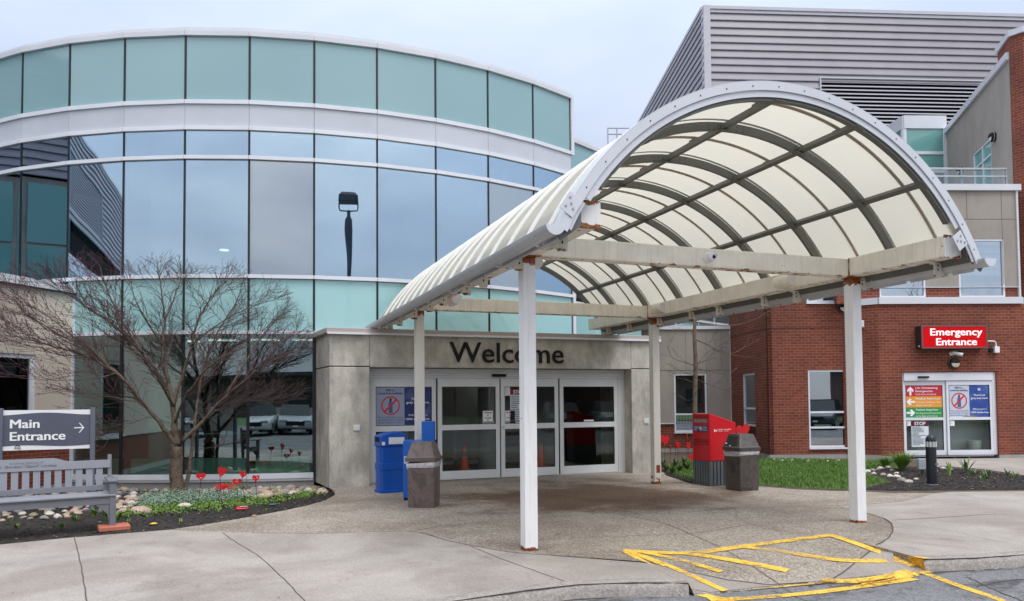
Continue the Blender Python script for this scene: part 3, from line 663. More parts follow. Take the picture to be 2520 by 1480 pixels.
# rooms behind the glass
def ring(r0, r1, z0, z1, m):
    for i in range(I0-1, NF):
        a0, a1 = T0+DT*i, T0+DT*(i+1); c = lambda a, r, z: (XC+r*math.sin(a), YC-r*math.cos(a), z)
        m.prism([c(a0, r0, z0), c(a1, r0, z0), c(a1, r1, z0), c(a0, r1, z0)], (0, 0, z1-z0))
m = M(); ring(RD-.5, RD-6.8, Z['s1']+.1, Z['s0']-.12, m); mkp('upper_floor', m, INFLOOR)
m = M(); ring(RD-.55, RD-6.8, Z['b1']+.05, Z['b0'], m); mkp('ceiling', m, INWALL)
m = M(); ring(RD-.4, RD-6.8, -.12, .02, m); mkp('lobby_floor', m, INFLOOR)
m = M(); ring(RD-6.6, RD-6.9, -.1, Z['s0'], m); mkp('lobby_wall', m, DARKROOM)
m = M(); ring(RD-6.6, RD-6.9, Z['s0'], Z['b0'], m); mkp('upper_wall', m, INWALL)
m = M(); ring(RD-6.9, RD-.6, Z['cop1']-.3, Z['cop1']-.2, m); mkp('roof', m, INFLOOR)
m = M()
for T in (frame(dp(I0), math.degrees(T0+DT*I0)), frame(dp(NF), math.degrees(T0+DT*NF))): m.T = T; m.box(.03 if 0 else -.05, .0, .3, 6.8, 0, Z['cop1']-.3)
mkp('end_wall', m, INWALL)
for i, r in ((2.42, .72), (5.5, 1.4), (8.5, .9)):
    a = T0+DT*i; q = (XC+(RD-r)*math.sin(a), YC-(RD-r)*math.cos(a), 0)
    mkp('round_column', M().lathe([(.33, Z['s0']-.1), (.33, Z['b1']+.05)], q, 24), INWALL, smooth=True); mkp('round_column', M().lathe([(.33, 0), (.33, Z['s1']+.1)], q, 24), INWALL, smooth=True)
for i in (4, 8):
    m = M(fm(i)); m.box(.06, fw_(i)-.06, .05, .056, Z['w1']+.03, Z['w0']-.02); mkp('roller_blind', m, plain('grey_blind', (206, 208, 210), .9, 0, .03), par=DR)
m = M()
for i, r, z in ((2.9, 2.3, Z['w1']+.95), (4.45, 2.2, Z['w1']+.75), (8.3, 2.4, Z['w1']+.9), (1.0, 2.6, Z['w1']+.6)):
    a = T0+DT*i; m.lathe([(.02, 0), (.11, .01), (.11, .03), (.03, .04)], (XC+(RD-r)*math.sin(a), YC-(RD-r)*math.cos(a), z), 14)
mkp('ceiling_lamp_and_fill', m, LAMPE)
m = M()
for i in (1.4, 2.5, 3.6, 4.7):
    a = T0+DT*i
    for r in (1.0, 3.2): q = Vector((XC+(RD-r)*math.sin(a), YC-(RD-r)*math.cos(a), 0)); m.box(q.x-.35, q.x+.35, q.y-.12, q.y+.12, Z['s1']+.06, Z['s1']+.085)
mkp('ceiling_lamp_and_fill', m, emis('lobby_fill_emitter', (1, .97, .9), 1.2))  # added emitter plates, no real fittings; they light the lobby and convectors
# convector cabinets along the lower windows
for i in range(1, 5):
    m = M(fm(i)); W = fw_(i)
    for k in range(4): m.box(.12, W-.1, .16, .30, Z['l1']+.004+.078*k, Z['l1']+.072+.078*k)
    m.box(.13, W-.11, .18, .29, Z['l1'], Z['l1']+.31); mkp('convector', m, plain('pale_green_enamel', (176, 200, 180), .45, 0, .05))
# lobby furniture seen through the lower glass: a dark grand piano and a chair
t = root('piano', 'dark upright piano standing in the lobby behind the lower glass', 'piano', (-.2, 18.4, .02), -8)
m = M(); m.box(-.75, .75, -.3, .3, .62, .9); m.box(-.75, .75, .1, .36, .02, 1.25); mk('case', m, BLACK, t, world=False, bevel=.01)
for x in (-.68, .62):
    mk('leg', M().box(x, x+.07, -.28, -.2, 0, .62), BLACK, t, world=False)
mk('keyboard', M().box(-.62, .62, -.29, -.14, .902, .915), WHITE, t, world=False)
t = root('armchair', 'wooden armchair in the lobby behind the rightmost lower pane', 'chair', (1.05, 17.6, .02), 65)
CH = plain('dark_wood', (58, 52, 46), .5, 0, .2)
mk('seat', M().box(-.28, .28, -.26, .26, .38, .44), CH, t, world=False, bevel=.01); mk('backrest', M().box(-.28, .28, .22, .28, .44, 1.0), CH, t, world=False, bevel=.01)
for x in (-.27, .22):
    mk('armrest', M().box(x-.01, x+.07, -.28, .24, .62, .66), CH, t, world=False, bevel=.005)
    for y in (-.26, .2): mk('leg', M().box(x, x+.05, y, y+.05, 0, .62), CH, t, world=False)
# ================================================================ PORTAL
PT = root('entrance_portal', 'cast concrete entrance portal reading Welcome above the sliding doors', 'entrance', (5.3, 14.5, 0))
XL, XR, YP = 1.76, 8.94, 14.5; ZH, ZT = 2.285, 2.925; OL, OR_ = 2.52, 8.27
pc = lambda n, m, mat=CONC, **k: mk(n, m, mat, PT, **k)
yb = 16.0
def slab(x0, x1, y0, y1, z0, z1): return M().box(x0, x1, y0, y1, z0, z1)
m = M(); m.prism([(XL, YP, -.02), (OL, YP, -.02), (OL, yb, -.02), (1.63, yb, -.02)], (0,0,ZH+.02)); pc('pier', m, bevel=.012)
pc('pier', slab(OR_, XR, YP, yb, -.02, ZH), bevel=.012)
m = M(); m.prism([(XL+.006, YP+.008, ZH+.012), (XR-.006, YP+.008, ZH+.012), (XR-.006, yb, ZH+.012), (1.64, yb, ZH+.012)], (0,0,.02)); pc('groove', m, DARKFR)
m = M(); m.prism([(XL, YP, ZH+.02), (OL+.0, YP, ZH+.02), (OL, yb-.002, ZH+.02), (1.63, yb-.002, ZH+.02)], (0,0,ZT-ZH-.02)); pc('lintel', m, bevel=.006)
pc('lintel', slab(OL+.006, OR_-.006, YP+.0, yb-.002, ZH+.0, ZT), bevel=.006); pc('lintel', slab(OR_, XR, YP, yb-.002, ZH+.02, ZT), bevel=.006)
m = M(); m.prism([(XL-.07, YP-.07, ZT+.002), (XR+.06, YP-.07, ZT+.002), (XR+.06, yb, ZT+.002), (1.54, yb, ZT+.002)], (0,0,.10)); pc('coping', m, COPE, bevel=.008)
m = M(); m.prism([(XL-.05, YP-.09, ZT-.02), (XR+.05, YP-.09, ZT-.02), (XR+.05, YP-.072, ZT-.02), (XL-.05, YP-.072, ZT-.02)], (0,0,.04)); pc('drip_edge', m, ALU2)
m = M(frame((0, YP, 0), 0)); text(m, 'Welcome', 0, 0, 1, y=0)
WX0 = aty(1106, 838, YP).x; WX1 = aty(1386, 892, YP).x; wz = aty(1200, 892, YP).z; wt = aty(1120, 838, YP).z
m = M(frame((0, YP, 0), 0)); text(m, 'Welcome', WX0, wz, wt-wz-.02, y=-.035, w=WX1-WX0, bold=-.004, depth=.03); pc('lettering', m, BLACK)
for x, z in ((2.27, 1.12), (8.62, 1.14)):
    m = M(frame((0, YP, 0), 0)); m.box(x-.06, x+.06, -.02, 0, z-.055, z+.055); m.box(x-.045, x-.005, -.026, -.02, z-.04, z+.045); m.box(x+.005, x+.045, -.026, -.02, z-.04, z+.045); pc('push_plate', m, ALU)
# door set
YD = 14.86
DS = root('sliding_door_set', 'wide aluminium sliding door set with four glazed leaves under the word Welcome', 'door', (5.4, YD, 0))
dsp = lambda n, m, mat=ALU, par=None, **k: mk(n, m, mat, par or DS, **k)
TD = frame((0, YD, 0), 0)
m = M(TD)
for k in range(4): m.box(OL+.01, OR_-.01, -.05-.012*(k % 2), .1, 2.085+.048*k, 2.085+.048*k+.044)
dsp('header', m)
m = M(TD); m.box(OL+.002, OL+.09, -.04, .1, 0, 2.08); m.box(8.10, OR_-.002, -.04, .1, 0, 2.08); m.box(OL, OR_, -.03, .1, -.005, .018); dsp('frame', m)
dsp('motion_sensor', M(TD).box(5.12, 5.42, -.13, -.06, 2.115, 2.17), BLACK, bevel=.008)
leaves = [(2.61, 3.92, -.0), (3.955, 5.285, -.03), (5.315, 6.63, -.03), (6.68, 8.09, .0)]
zt, zm, zb = 2.08, 1.075, 0.02
for k, (x0, x1, yo) in enumerate(leaves):
    lf = dsp('door_leaf', (lambda m: (m.box(x0, x0+.085, yo-.045, yo+.02, zb, zt), m.box(x1-.085, x1, yo-.045, yo+.02, zb, zt), m.box(x0+.085, x1-.085, yo-.044, yo+.018, zb, zb+.17),
             m.box(x0+.085, x1-.085, yo-.044, yo+.018, zt-.17, zt), m.box(x0+.085, x1-.085, yo-.05, yo+.018, zm-.055, zm+.055), m)[-1])(M(TD)))
    for a, b in ((zb+.17, zm-.055), (zm+.055, zt-.17)):
        dsp('glass', M(TD).box(x0+.084, x1-.084, yo-.016, yo-.008, a, b), GLASS_D, lf)
        mg = M(TD)
        for (p, q, r_, s_) in ((x0+.085, x0+.097, a, b), (x1-.097, x1-.085, a, b), (x0+.097, x1-.097, a, a+.012), (x0+.097, x1-.097, b-.012, b)): mg.box(p, q, yo-.03, yo-.018, r_, s_)
        dsp('gasket', mg, BLACKJ, lf)
    if k == 2: dsp('lock', M(TD).lathe([(.02, 0), (.02, .02)], (x0+.045, yo-.045, 1.06), 12, 'y'), STEEL, lf)
mg = M(TD); mg.box(5.288, 5.312, -.02, .02, .02, 2.08); mg.box(3.925, 3.95, -.02, .05, .02, 2.08); mg.box(6.635, 6.675, -.02, .05, .02, 2.08); dsp('gap_seal', mg, BLACKJ)
# vestibule behind the doors
VB = root('vestibule', 'dim vestibule with an inner door frame behind the sliding doors', 'room', (5.4, 17, 0))
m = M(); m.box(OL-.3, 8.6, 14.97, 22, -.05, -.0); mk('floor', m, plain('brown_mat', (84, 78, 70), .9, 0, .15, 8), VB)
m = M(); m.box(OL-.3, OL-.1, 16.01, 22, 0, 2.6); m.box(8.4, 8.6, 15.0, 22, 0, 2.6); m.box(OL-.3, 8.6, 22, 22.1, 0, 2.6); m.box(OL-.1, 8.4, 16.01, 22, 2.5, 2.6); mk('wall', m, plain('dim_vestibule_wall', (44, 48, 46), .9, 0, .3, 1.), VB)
m = M()
for x in (2.6, 3.7, 4.05, 5.3, 6.6, 7.9): m.box(x, x+.07, 18.3, 18.36, 0, 2.3)
m.box(2.6, 8.0, 18.3, 18.36, 2.24, 2.34); m.box(2.6, 8.0, 18.3, 18.36, 1.0, 1.06); m.box(2.6, 8.0, 18.3, 18.36, 0, .12); mk('inner_frame', m, ALU, VB)
m = M(); m.box(4.45, 4.95, 18.24, 18.27, 1.28, 1.68); mk('notice', m, plain('pale_notice', (150, 162, 160), .7), VB)
m = M()
for x in (3.2, 4.7, 6.2, 7.6): m.box(x-.5, x+.5, 19.5, 19.7, 2.47, 2.495); pass
mk('ceiling_lamp_and_fill', m, emis('dim_tube', (1, .95, .85), 1.5), VB)
m = M()
for x in (3.4, 5.3, 7.2): m.box(x-.5, x+.5, 15.6, 15.8, 2.47, 2.495)
mk('ceiling_lamp_and_fill', m, emis('cone_fill_emitter', (1, .95, .85), 7.), VB)  # added emitter strips, hidden behind the door header, that brighten the cones
# traffic cones
ORANGE = plain('cone_orange', (238, 92, 48), .5, 0, .06); CONEBAND = plain('cone_band', (90, 92, 92), .5)
for (px, lab) in ((1143, 'orange traffic cone with a grey collar behind the left sliding leaf'), (1331, 'orange traffic cone behind the glass just right of the front left post')):
    b = aty(px, 1160, 15.25); t = root('traffic_cone', lab, 'cone', (b.x, b.y, .0), 0, 'cones behind the doors'); prof = lambda z: .135-.105*(z/.66)
    mk('base', M().box(-.18, .18, -.18, .18, 0, .03), ORANGE, t, world=False, bevel=.01)
    mk('cone', M().lathe([(prof(z), z) for z in (.03, .2, .4, .6, .66)], n=20), ORANGE, t, world=False, smooth=True)
    if px < 1200: mk('collar', M().lathe([(prof(.44)+.003, .44), (prof(.56)+.003, .56)], n=20), CONEBAND, t, world=False, smooth=True)
# ================================================================ LEFT BEIGE WING
hl = R_(90-35.8); LWd = Vector((math.cos(hl), math.sin(hl), 0)); LE = Vector((-3.05, 17.52, 0)); LS = LE-LWd*9
LB = root('beige_wing', 'low beige stucco wing with red brick base at the left edge, behind the sign', 'building', (-5, 15, 0))
lb = lambda n, m, mat, **k: mk(n, m, mat, LB, **k)
def panelwall(m, x0, x1, z0, z1, holes, t=.12, y=0.):
    xs = sorted({x0, x1, *[h[0] for h in holes], *[h[1] for h in holes]}); zs = sorted({z0, z1, *[h[2] for h in holes], *[h[3] for h in holes]})
    xs = [x for x in xs if x0 <= x <= x1]; zs = [z for z in zs if z0 <= z <= z1]
    for a, b in zip(xs[:-1], xs[1:]):
        for c, d in zip(zs[:-1], zs[1:]):
            if any(h[0]-1e-6 <= a and b <= h[1]+1e-6 and h[2]-1e-6 <= c and d <= h[3]+1e-6 for h in holes): continue
            m.add([(a,y,c),(b,y,c),(b,y,d),(a,y,d)], [(0,1,2,3)]); m.add([(a,y+t,c),(b,y+t,c),(b,y+t,d),(a,y+t,d)], [(3,2,1,0)])
    for h in holes:
        a, b, c, d = h
        m.add([(a,y,c),(a,y+t,c),(a,y+t,d),(a,y,d)], [(0,1,2,3)]); m.add([(b,y,c),(b,y+t,c),(b,y+t,d),(b,y,d)], [(3,2,1,0)])
        m.add([(a,y,c),(b,y,c),(b,y+t,c),(a,y+t,c)], [(0,1,2,3)]); m.add([(a,y,d),(b,y,d),(b,y+t,d),(a,y+t,d)], [(3,2,1,0)])
    m.add([(x0,y,z0),(x0,y+t,z0),(x0,y+t,z1),(x0,y,z1)], [(0,1,2,3)]) if 0 else m.add([(x0,y,z0),(x0,y,z1),(x0,y+t,z1),(x0,y+t,z0)], [(0,1,2,3)])
    m.add([(x1,y,z0),(x1,y,z1),(x1,y+t,z1),(x1,y+t,z0)], [(3,2,1,0)]); m.add([(x0,y,z1),(x1,y,z1),(x1,y+t,z1),(x0,y+t,z1)], [(0,1,2,3)])
    m.add([(x0,y,z0),(x1,y,z0),(x1,y+t,z0),(x0,y+t,z0)], [(3,2,1,0)])
    return m
TL = fr2(LS, LE); LL = 9.
wx1 = LL-(LE-atpl(88, 875, LS, LE).xy.to_3d()).xy.length; 
lb('wall', panelwall(M(TL), 0, LL, .84, 3.86, [(wx1-2.2, wx1, .88, 2.58)]), STUCCO_L)
lb('brick_base', panelwall(M(TL), 0, LL, .02, .84, [], y=.02, t=.1), BRICK); lb('foundation', M(TL).box(0, LL, .0, .14, -.4, .018), FOUND)
lb('fascia', M(TL).box(0, LL+.02, -.06, .6, 3.865, 4.05), FLASH); lb('fascia', M(TL).box(0, LL+.02, -.085, -.062, 3.86, 3.89), BLACKJ)
m = M(TL); m.box(0, LL, -.003, .0, 2.9, 2.906); lb('panel_joint', m, JOINT)
m = M(TL)
for p, q, r_, s_ in ((wx1-.09, wx1, .88, 2.58), (wx1-2.2, wx1-2.11, .88, 2.58), (wx1-2.11, wx1-.09, 2.5, 2.58), (wx1-2.11, wx1-.09, .88, .96)): m.box(p, q, .03, .1, r_, s_)
m.box(wx1-2.25, wx1+.05, -.05, .02, .84, .875); wf = lb('window_frame', m, ALU2)
mk('window_pane', M(TL).box(wx1-2.11, wx1-.09, .06, .07, .96, 2.5), glass('dark_glass', (.25, .35, .33), .14), LB)
lb('corner_post', M(TL).box(LL+.0, LL+.28, -.02, .3, -.2, 3.86), ALU2); lb('core', M(TL).box(0, LL, .6, 3.5, -.1, 3.8), DARKROOM)
# ================================================================ GLASS WING right of the curved building
GA = Vector((8.35, 17.75, 0)); gd = Vector((math.cos(R_(26.7)), math.sin(R_(26.7)), 0)); GB = GA+gd*10.; TG = fr2(GA, GB)
GW = root('glass_wing', 'straight teal glazed wing set back between the curved building and the brick wing', 'building', (12, 19.5, 0))
gw = lambda n, m, mat, **k: mk(n, m, mat, GW, **k)
zg = lambda y, x=1412: atpl(x, y, GA, GB).z
Zg = dict(cop=zg(334), t0=zg(352), t1=7.2, w1=4.15, s1=3.2)
mg = M(TG); mv = M(TG); k = 0
for j in range(9):
    x0, x1 = j*1.12+.02, (j+1)*1.12-.02
    gw('spandrel_panel', M(TG).box(x0, x1, 0, .02, Zg['t1']+.02, Zg['t0']), TEAL_U); gw('window_pane', M(TG).box(x0, x1, 0, .012, Z['w1'], 5.6), GLASS)
    gw('window_pane', M(TG).box(x0, x1, 0, .012, 5.68, 6.6), GLASS); gw('spandrel_panel', M(TG).box(x0, x1, 0, .02, 2.4 if j < 3 else 3.9, Z['w1']-.08), TEAL_L); mv.box(x0-.04, x0, -.03, .08, 2.4 if j < 3 else 3.9, Zg['t0']-.01)
for a, b in ((Z['w1']-.08, Z['w1']), (5.6, 5.68), (6.6, 7.2)): mg.box(0, 10.1, -.05, .05, a+.002, b-.002)
gw('mullion', mv, ALU2); gw('transom', mg, ALU2); gw('parapet', (lambda m: (m.box(0, 10.1, -.06, .4, Zg['t0'], Zg['cop']-.1), m.box(0, 10.1, .1, .4, Zg['cop']-.098, Zg['cop']+.04), m)[-1])(M(TG)), FLASH)
gw('core', M(TG).box(0, 10.1, .5, 3.5, 0, Zg['t0']), DARKROOM)
# ================================================================ BRICK AND PANEL WINGS on the right
def gfr(u, v): return frame(g2(u, v), -A18)
# low panel wing (back of the garden)
v4, uL, uR = 22.76, 4.6, 7.62
PW = root('panel_wing', 'low grey panel wing with brick base behind the thin bare tree', 'building', tuple(g2(6, v4)))
pw_ = lambda n, m, mat, par=None, **k: mk(n, m, mat, par or PW, **k)
T4 = gfr(0, v4); w0, w1 = 5.82, 6.83
pw_('wall', panelwall(M(T4), uL, uR-.05, .9, 3.76, [(w0, w1, .9, 2.4)]), STUCCO2); pw_('wall_flashing', M(T4).box(uL, w0-.01, -.04, .0, .865, .895), FLASH); pw_('wall_flashing', M(T4).box(w1+.01, uR-.03, -.04, .0, .865, .895), FLASH)
pw_('brick_base', panelwall(M(T4), uL, uR, .12, .86, [(w0, w1, .62, .86)], y=.03), BRICK); pw_('foundation', M(T4).box(uL, uR, .0, .16, -.2, .118), FOUND)
pw_('coping', M(T4).box(uL, uR+.02, -.06, .4, 3.765, 3.87), FLASH); pw_('downpipe', M(T4).box(uR-.05, uR-.02, -.04, .1, .9, 3.76), FLASH); pw_('core', M(T4).box(uL, uR, .6, 3, 0, 3.7), DARKROOM)
m = M(T4); m.box(uL, uR-.06, -.004, 0, 2.50, 2.512)
for x in (5.35, 6.2, 6.83, 7.3): m.box(x, x+.006, -.004, 0, 2.515 if x != 6.83 else .9, 3.76)
pw_('panel_joint', m, JOINT)
def window(par, T, a, b, c, d, bars=(), vb=(), fw2=.05, pane=None, sill=True, y=.05, fmat=None):
    m = M(T); m.box(a, a+fw2, y-.04, y+.03, c, d); m.box(b-fw2, b, y-.04, y+.03, c, d); m.box(a+fw2, b-fw2, y-.04, y+.03, c, c+fw2); m.box(a+fw2, b-fw2, y-.04, y+.03, d-fw2, d)
    for z in bars: m.box(a+fw2, b-fw2, y-.045, y+.028, z-.025, z+.025)
    for x in vb: m.box(x-.02, x+.02, y-.043, y+.026, c+fw2, d-fw2)
    w_ = mk('window', m, fmat or ALU2, par)
    mk('pane', M(T).box(a+fw2*.8, b-fw2*.8, y-.004, y+.004, c+fw2*.8, d-fw2*.8), pane or GLASS_R, w_)
    if sill: mk('sill', M(T).box(a-.02, b+.02, -.05, y-.045, c-.045, c-.002), ALU2, w_)
    return w_
GLASS_R = glass('reflective_window_glass', (.42, .5, .5), .34, wave=.05, gcol=(.85, .92, 1.))
GLASS_B = glass('blue_window_glass', (.6, .74, .8), .5, wave=.03, gcol=(.78, .88, 1.))
window(PW, T4, w0, w1, .62, 2.4, bars=(1.16,))
# brick bay
vb = 19.7; ub0, ub1 = 7.58, 9.62; vE = 19.12; uE = 10.3; uEnd = 15.2
BB_ = root('brick_wing', 'red brick wing with corner windows and white parapet around the emergency entrance', 'building', tuple(g2(11, 20)))
bb = lambda n, m, mat, par=None, **k: mk(n, m, mat, par or BB_, **k)
T3 = fr2(g2(ub0, v4+.1), g2(ub0, vb)); L3 = (g2(ub0, v4+.1)-g2(ub0, vb)).length   # side face, seen end on
zbT = 4.62
bb('wall', panelwall(M(T3), 0, L3, .12, zbT+.4, [(L3-2.0, L3-1.0, .42, 2.34)]), BRICK)
window(BB_, T3, L3-2.0, L3-1.0, .42, 2.34, bars=(.86, 1.34), y=.06)
T2 = gfr(0, vb)
wz0, wz1 = .3, 2.37; ww0 = atpl(1988, 911, g2(0, vb), g2(1, vb)); ww0 = ww0.dot(U2)
zsill = atpl(2030, 744, g2(0, vb), g2(1, vb)).z
bb('wall', panelwall(M(T2), ub0, ub1, .12, zbT+1.9, [(ww0, ww0+1.28, wz0, wz1), (atpl(1985, 744, g2(0, vb), g2(1, vb)).dot(U2), ub1-.1, zsill, zbT+1.6)]), BRICK)
window(BB_, T2, ww0, ww0+1.28, wz0, wz1, bars=(.83, 1.24), y=.06)
window(BB_, T2, atpl(1985, 744, g2(0, vb), g2(1, vb)).dot(U2), ub1-.1, zsill, zbT+1.6, y=.06, pane=GLASS_B)
m = M(T2); m.box(ub0, ub1, -.012, .0, 3.50, 3.515); m.T = T3; m.box(0, L3, -.012, 0, 3.50, 3.515); bb('shadow_joint', m, JOINT)
TC = fr2(g2(ub1, vb), g2(uE, vE)); LC = (g2(ub1, vb)-g2(uE, vE)).length
bb('wall', panelwall(M(TC), 0, LC, .12, 4.05, []), BRICK); bb('fascia', M(TC).box(.02, LC, -.06, .3, 4.055, 4.225), FLASH)
TE = gfr(0, vE); dL, dR, dZ = 10.9, 13.42, 2.27
bb('wall', panelwall(M(TE), uE, uEnd, .1, 4.05, [(dL, dR, .1, dZ)], t=.25), BRICK)
bb('fascia', M(TE).box(uE-.0, 14.15, -.07, .6, 4.055, 4.23), FLASH)
bb('soldier_course', M(TE).box(dL-.02, dR+.1, -.008, .02, dZ+.005, dZ+.09), BRICK)
for T_, a_, b_ in ((T2, ub0, ub1), (TC, 0, LC), (TE, uE, dL), (TE, dR, uEnd), (T3, 0, L3)): bb('foundation', M(T_).box(a_, b_, -.02 if a_ != dR else -.004, .15, -.2, .118 if T_ is not TE else .098), FOUND)
m = M(TE); m.box(uE, uEnd, .6, .7, -.1, 4.3); m.T = T2; m.box(ub0+.2, ub1, .9, 1., 0, 6); bb('core', m, INWALL)
# upper storey: brick band, beige wall, four windows
vU = vE+.22; TU = gfr(0, vU)
def uz(x, y): p = atpl(x, y, g2(0, vU), g2(1, vU)); return p.dot(U2), p.z
a0, zA = uz(2165, 731); a1, _ = uz(2275, 590); b0, _ = uz(2357, 590); b1, zB = uz(2470, 588); z_sl = uz(2400, 470)[1]; zbr = uz(2400, 706)[1]; ue, _ = uz(2502, 600)
holes = [(a0, a1, zA-.02, zB), (b0, b1, zA-.02, zB)]
bb('beige_wall', panelwall(M(TU), ub1-.35, ue, zbr, z_sl, holes), STUCCO2); bb('brick_band', panelwall(M(TU), ub1-.3, ue+.0, 4.1, zbr-.02, [(a0, a1, 4.1, zbr-.02), (b0, b1, 4.1, zbr-.02)], y=.02), BRICK)
for q in holes: window(BB_, TU, *q, y=.05, pane=GLASS_B, sill=False)
bb('flashing', M(TU).box(ub1-.3, ue, -.03, .0, zbr-.018, zbr-.002), FLASH)
m = M(TU)
for a in (a0, b0): m.box(a+.35, a+.6, .12, .13, zA+.02, zA+.3); m.box(a+.85, a+1.05, .12, .14, zA+.05, zA+.38)
bb('papers', m, WHITE)
bb('slab_edge', M(TU).box(ub1-.4, ue+.12, -.08, 3.2, z_sl+.004, z_sl+.17), FLASH); bb('corner_trim', M(TU).box(ue, ue+.05, -.04, .14, 4.12, z_sl), FLASH)
m = M(TU); m.box(ub1, ue, -.004, 0, 6.35, 6.358); m.box(12.9, 12.908, -.004, 0, 6.36, z_sl); m.box(13.85, 13.858, -.004, 0, 4.6, z_sl); bb('panel_joint', m, JOINT)
# brick tower at the right edge
vT = 20.2
def tz(x, y, v=vT): p = atpl(x, y, g2(0, v), g2(1, v)); return p.dot(U2), p.z
uT, zT = tz(2466, 104); 
TT = gfr(0, vT)
BT = root('brick_tower', 'tall red brick tower with white coping at the right edge', 'tower', tuple(g2(uT+1, vT)))
m = M(TT); m.prism([(uT, -.30, 0), (uT+.18, -.55, 0), (uT+3.2, -.55, 0), (uT+3.2, .7, 0), (uT+.36, .7, 0)], (0,0,zT)); mk('wall', m, BRICK, BT)
m = M(TT); m.prism([(uT-.06, -.33, zT+.003), (uT+.15, -.62, zT+.003), (uT+3.3, -.62, zT+.003), (uT+3.3, .78, zT+.003), (uT+.33, .78, zT+.003)], (0,0,.16)); mk('coping', m, FLASH, BT)
# diagonal beige wall behind the balcony
dv = Vector((math.sin(R_(36.5)), math.cos(R_(36.5)), 0)); Q0 = g2(uT+.02, vT-.22); 
for _ in range(400):
    tt_ = _*.03; q = Q0+dv*tt_; r_ = q-EYE; xx = 1260+F_PX*(r_.dot(rt))/(r_.dot(fw))
    if xx < 2352: break
Q1 = Q0+dv*tt_; TQ = fr2(Q1, Q0); LQ = tt_
zq1 = atpl(2358, 292, Q0, Q1).z; zq0 = atpl(2470, 165, Q0, Q1).z
DW = root('beige_terrace_wall', 'grey beige terrace wall with a glazed door, between glass bay and brick tower', 'building', tuple(Q1))
zq = (zq0+zq1)/2
dw = lambda n, m, mat, **k: mk(n, m, mat, DW, **k)
dA = atpl(2395, 400, Q0, Q1); dB = atpl(2440, 400, Q0, Q1); xa, xb = (dA.xy-Q1.xy).length, (dB.xy-Q1.xy).length; zdt = atpl(2425, 350, Q0, Q1).z
dw('wall', panelwall(M(TQ), 0, LQ, z_sl+.1, zq, [(xa, xb, z_sl+.17, zdt)]), STUCCO2); dw('coping', M(TQ).box(0, LQ, -.08, .3, zq+.003, zq+.2), FLASH); dw('core', M(TQ).box(0, LQ, .5, 3, z_sl, zq-.1), DARKROOM)
window(DW, TQ, xa, xb, z_sl+.17, zdt, vb=((xa+xb)/2,), bars=(zdt-.5, zdt-1.5), pane=TEAL_D, sill=False)
# glazed bay
YB_ = Q1; fdir = (U2*math.cos(R_(4))+V2*math.sin(R_(-4))).normalized()
xl = atpl(2226, 400, Q1, Q1+U2); Bl = Vector((xl.x, xl.y, 0)); Bk = Bl+V2*2.2
zbt = atpl(2228, 285, Q1, Q1+U2).z; zg0 = atpl(2232, 318, Q1, Q1+U2).z; zg1 = atpl(2232, 372, Q1, Q1+U2).z; zg2 = atpl(2232, 378, Q1, Q1+U2).z; zg3 = atpl(2300, 418, Q1, Q1+U2).z
BY = root('glazed_bay', 'projecting teal glazed bay with white frame above the terrace railing', 'bay window', tuple(Bl))
by = lambda n, m, mat, **k: mk(n, m, mat, BY, **k)
for A, B in ((Bl, Q1), (Bk, Bl)):
    T = fr2(A, B); W = (B-A).length; 
    by('fascia', M(T).box(0, W, -.05, .3, zg0+.02, zbt), FLASH); by('spandrel_panel', M(T).box(.1, W-.12, 0, .02, zg1, zg0), TEAL_D); by('spandrel_panel', M(T).box(.1, W-.12, 0, .02, zg3, zg2-.04), TEAL_D)
    m = M(T); m.box(0, .08, -.03, .1, z_sl, zg0+.018); m.box(W-.12, W, -.04, .1, z_sl, zg0+.018); m.box(.082, W-.122, -.03, .1, zg2-.03, zg1-.01); m.box(.082, W-.122, -.03, .1, zg3-.12, zg3-.005); by('frame', m, ALU2)
    by('window_pane', M(T).box(.082, W-.122, 0, .012, z_sl+.17, zg3-.125), GLASS_R)
# terrace railing
RLv = vU+.25; p_ = lambda x, y: atpl(x, y, g2(0, RLv), g2(1, RLv)); r0 = p_(2280, 432).dot(U2); r1 = p_(2476, 415).dot(U2); zr1 = p_(2400, 415).z; zr2 = p_(2400, 432).z; zr0 = z_sl+.17
RL = root('terrace_railing', 'stainless steel railing with clear glass infill on the upper terrace', 'railing', tuple(g2(r0, RLv, zr0)))
TR = gfr(0, RLv)
mk('rail', (lambda m: (m.tube([(r0-1.5, 0, zr1), (r1, 0, zr1), (r1, 0, zr0)], .025, 8), m.tube([(r0-1.5, 0, zr2-.02), (r1, 0, zr2-.02)], .022, 8), m)[-1])(M(TR)), STEEL, RL, smooth=True)
for x in (r1-.02, (r0+r1)/2-.1, r0-.5):
    mk('post', (lambda m: (m.tube([(x, .05, zr0), (x, .05, zr1)], .024, 8), m.tube([(x-.06, .05, zr2), (x+.06, .05, zr2)], .03, 8), m)[-1])(M(TR)), STEEL, RL, smooth=True)
mk('glass_infill', M(TR).box(r0-1.5, r1-.05, .02, .03, zr0+.02, zr1-.06), glass('clear_infill', (.85, .92, .92), .06), RL)
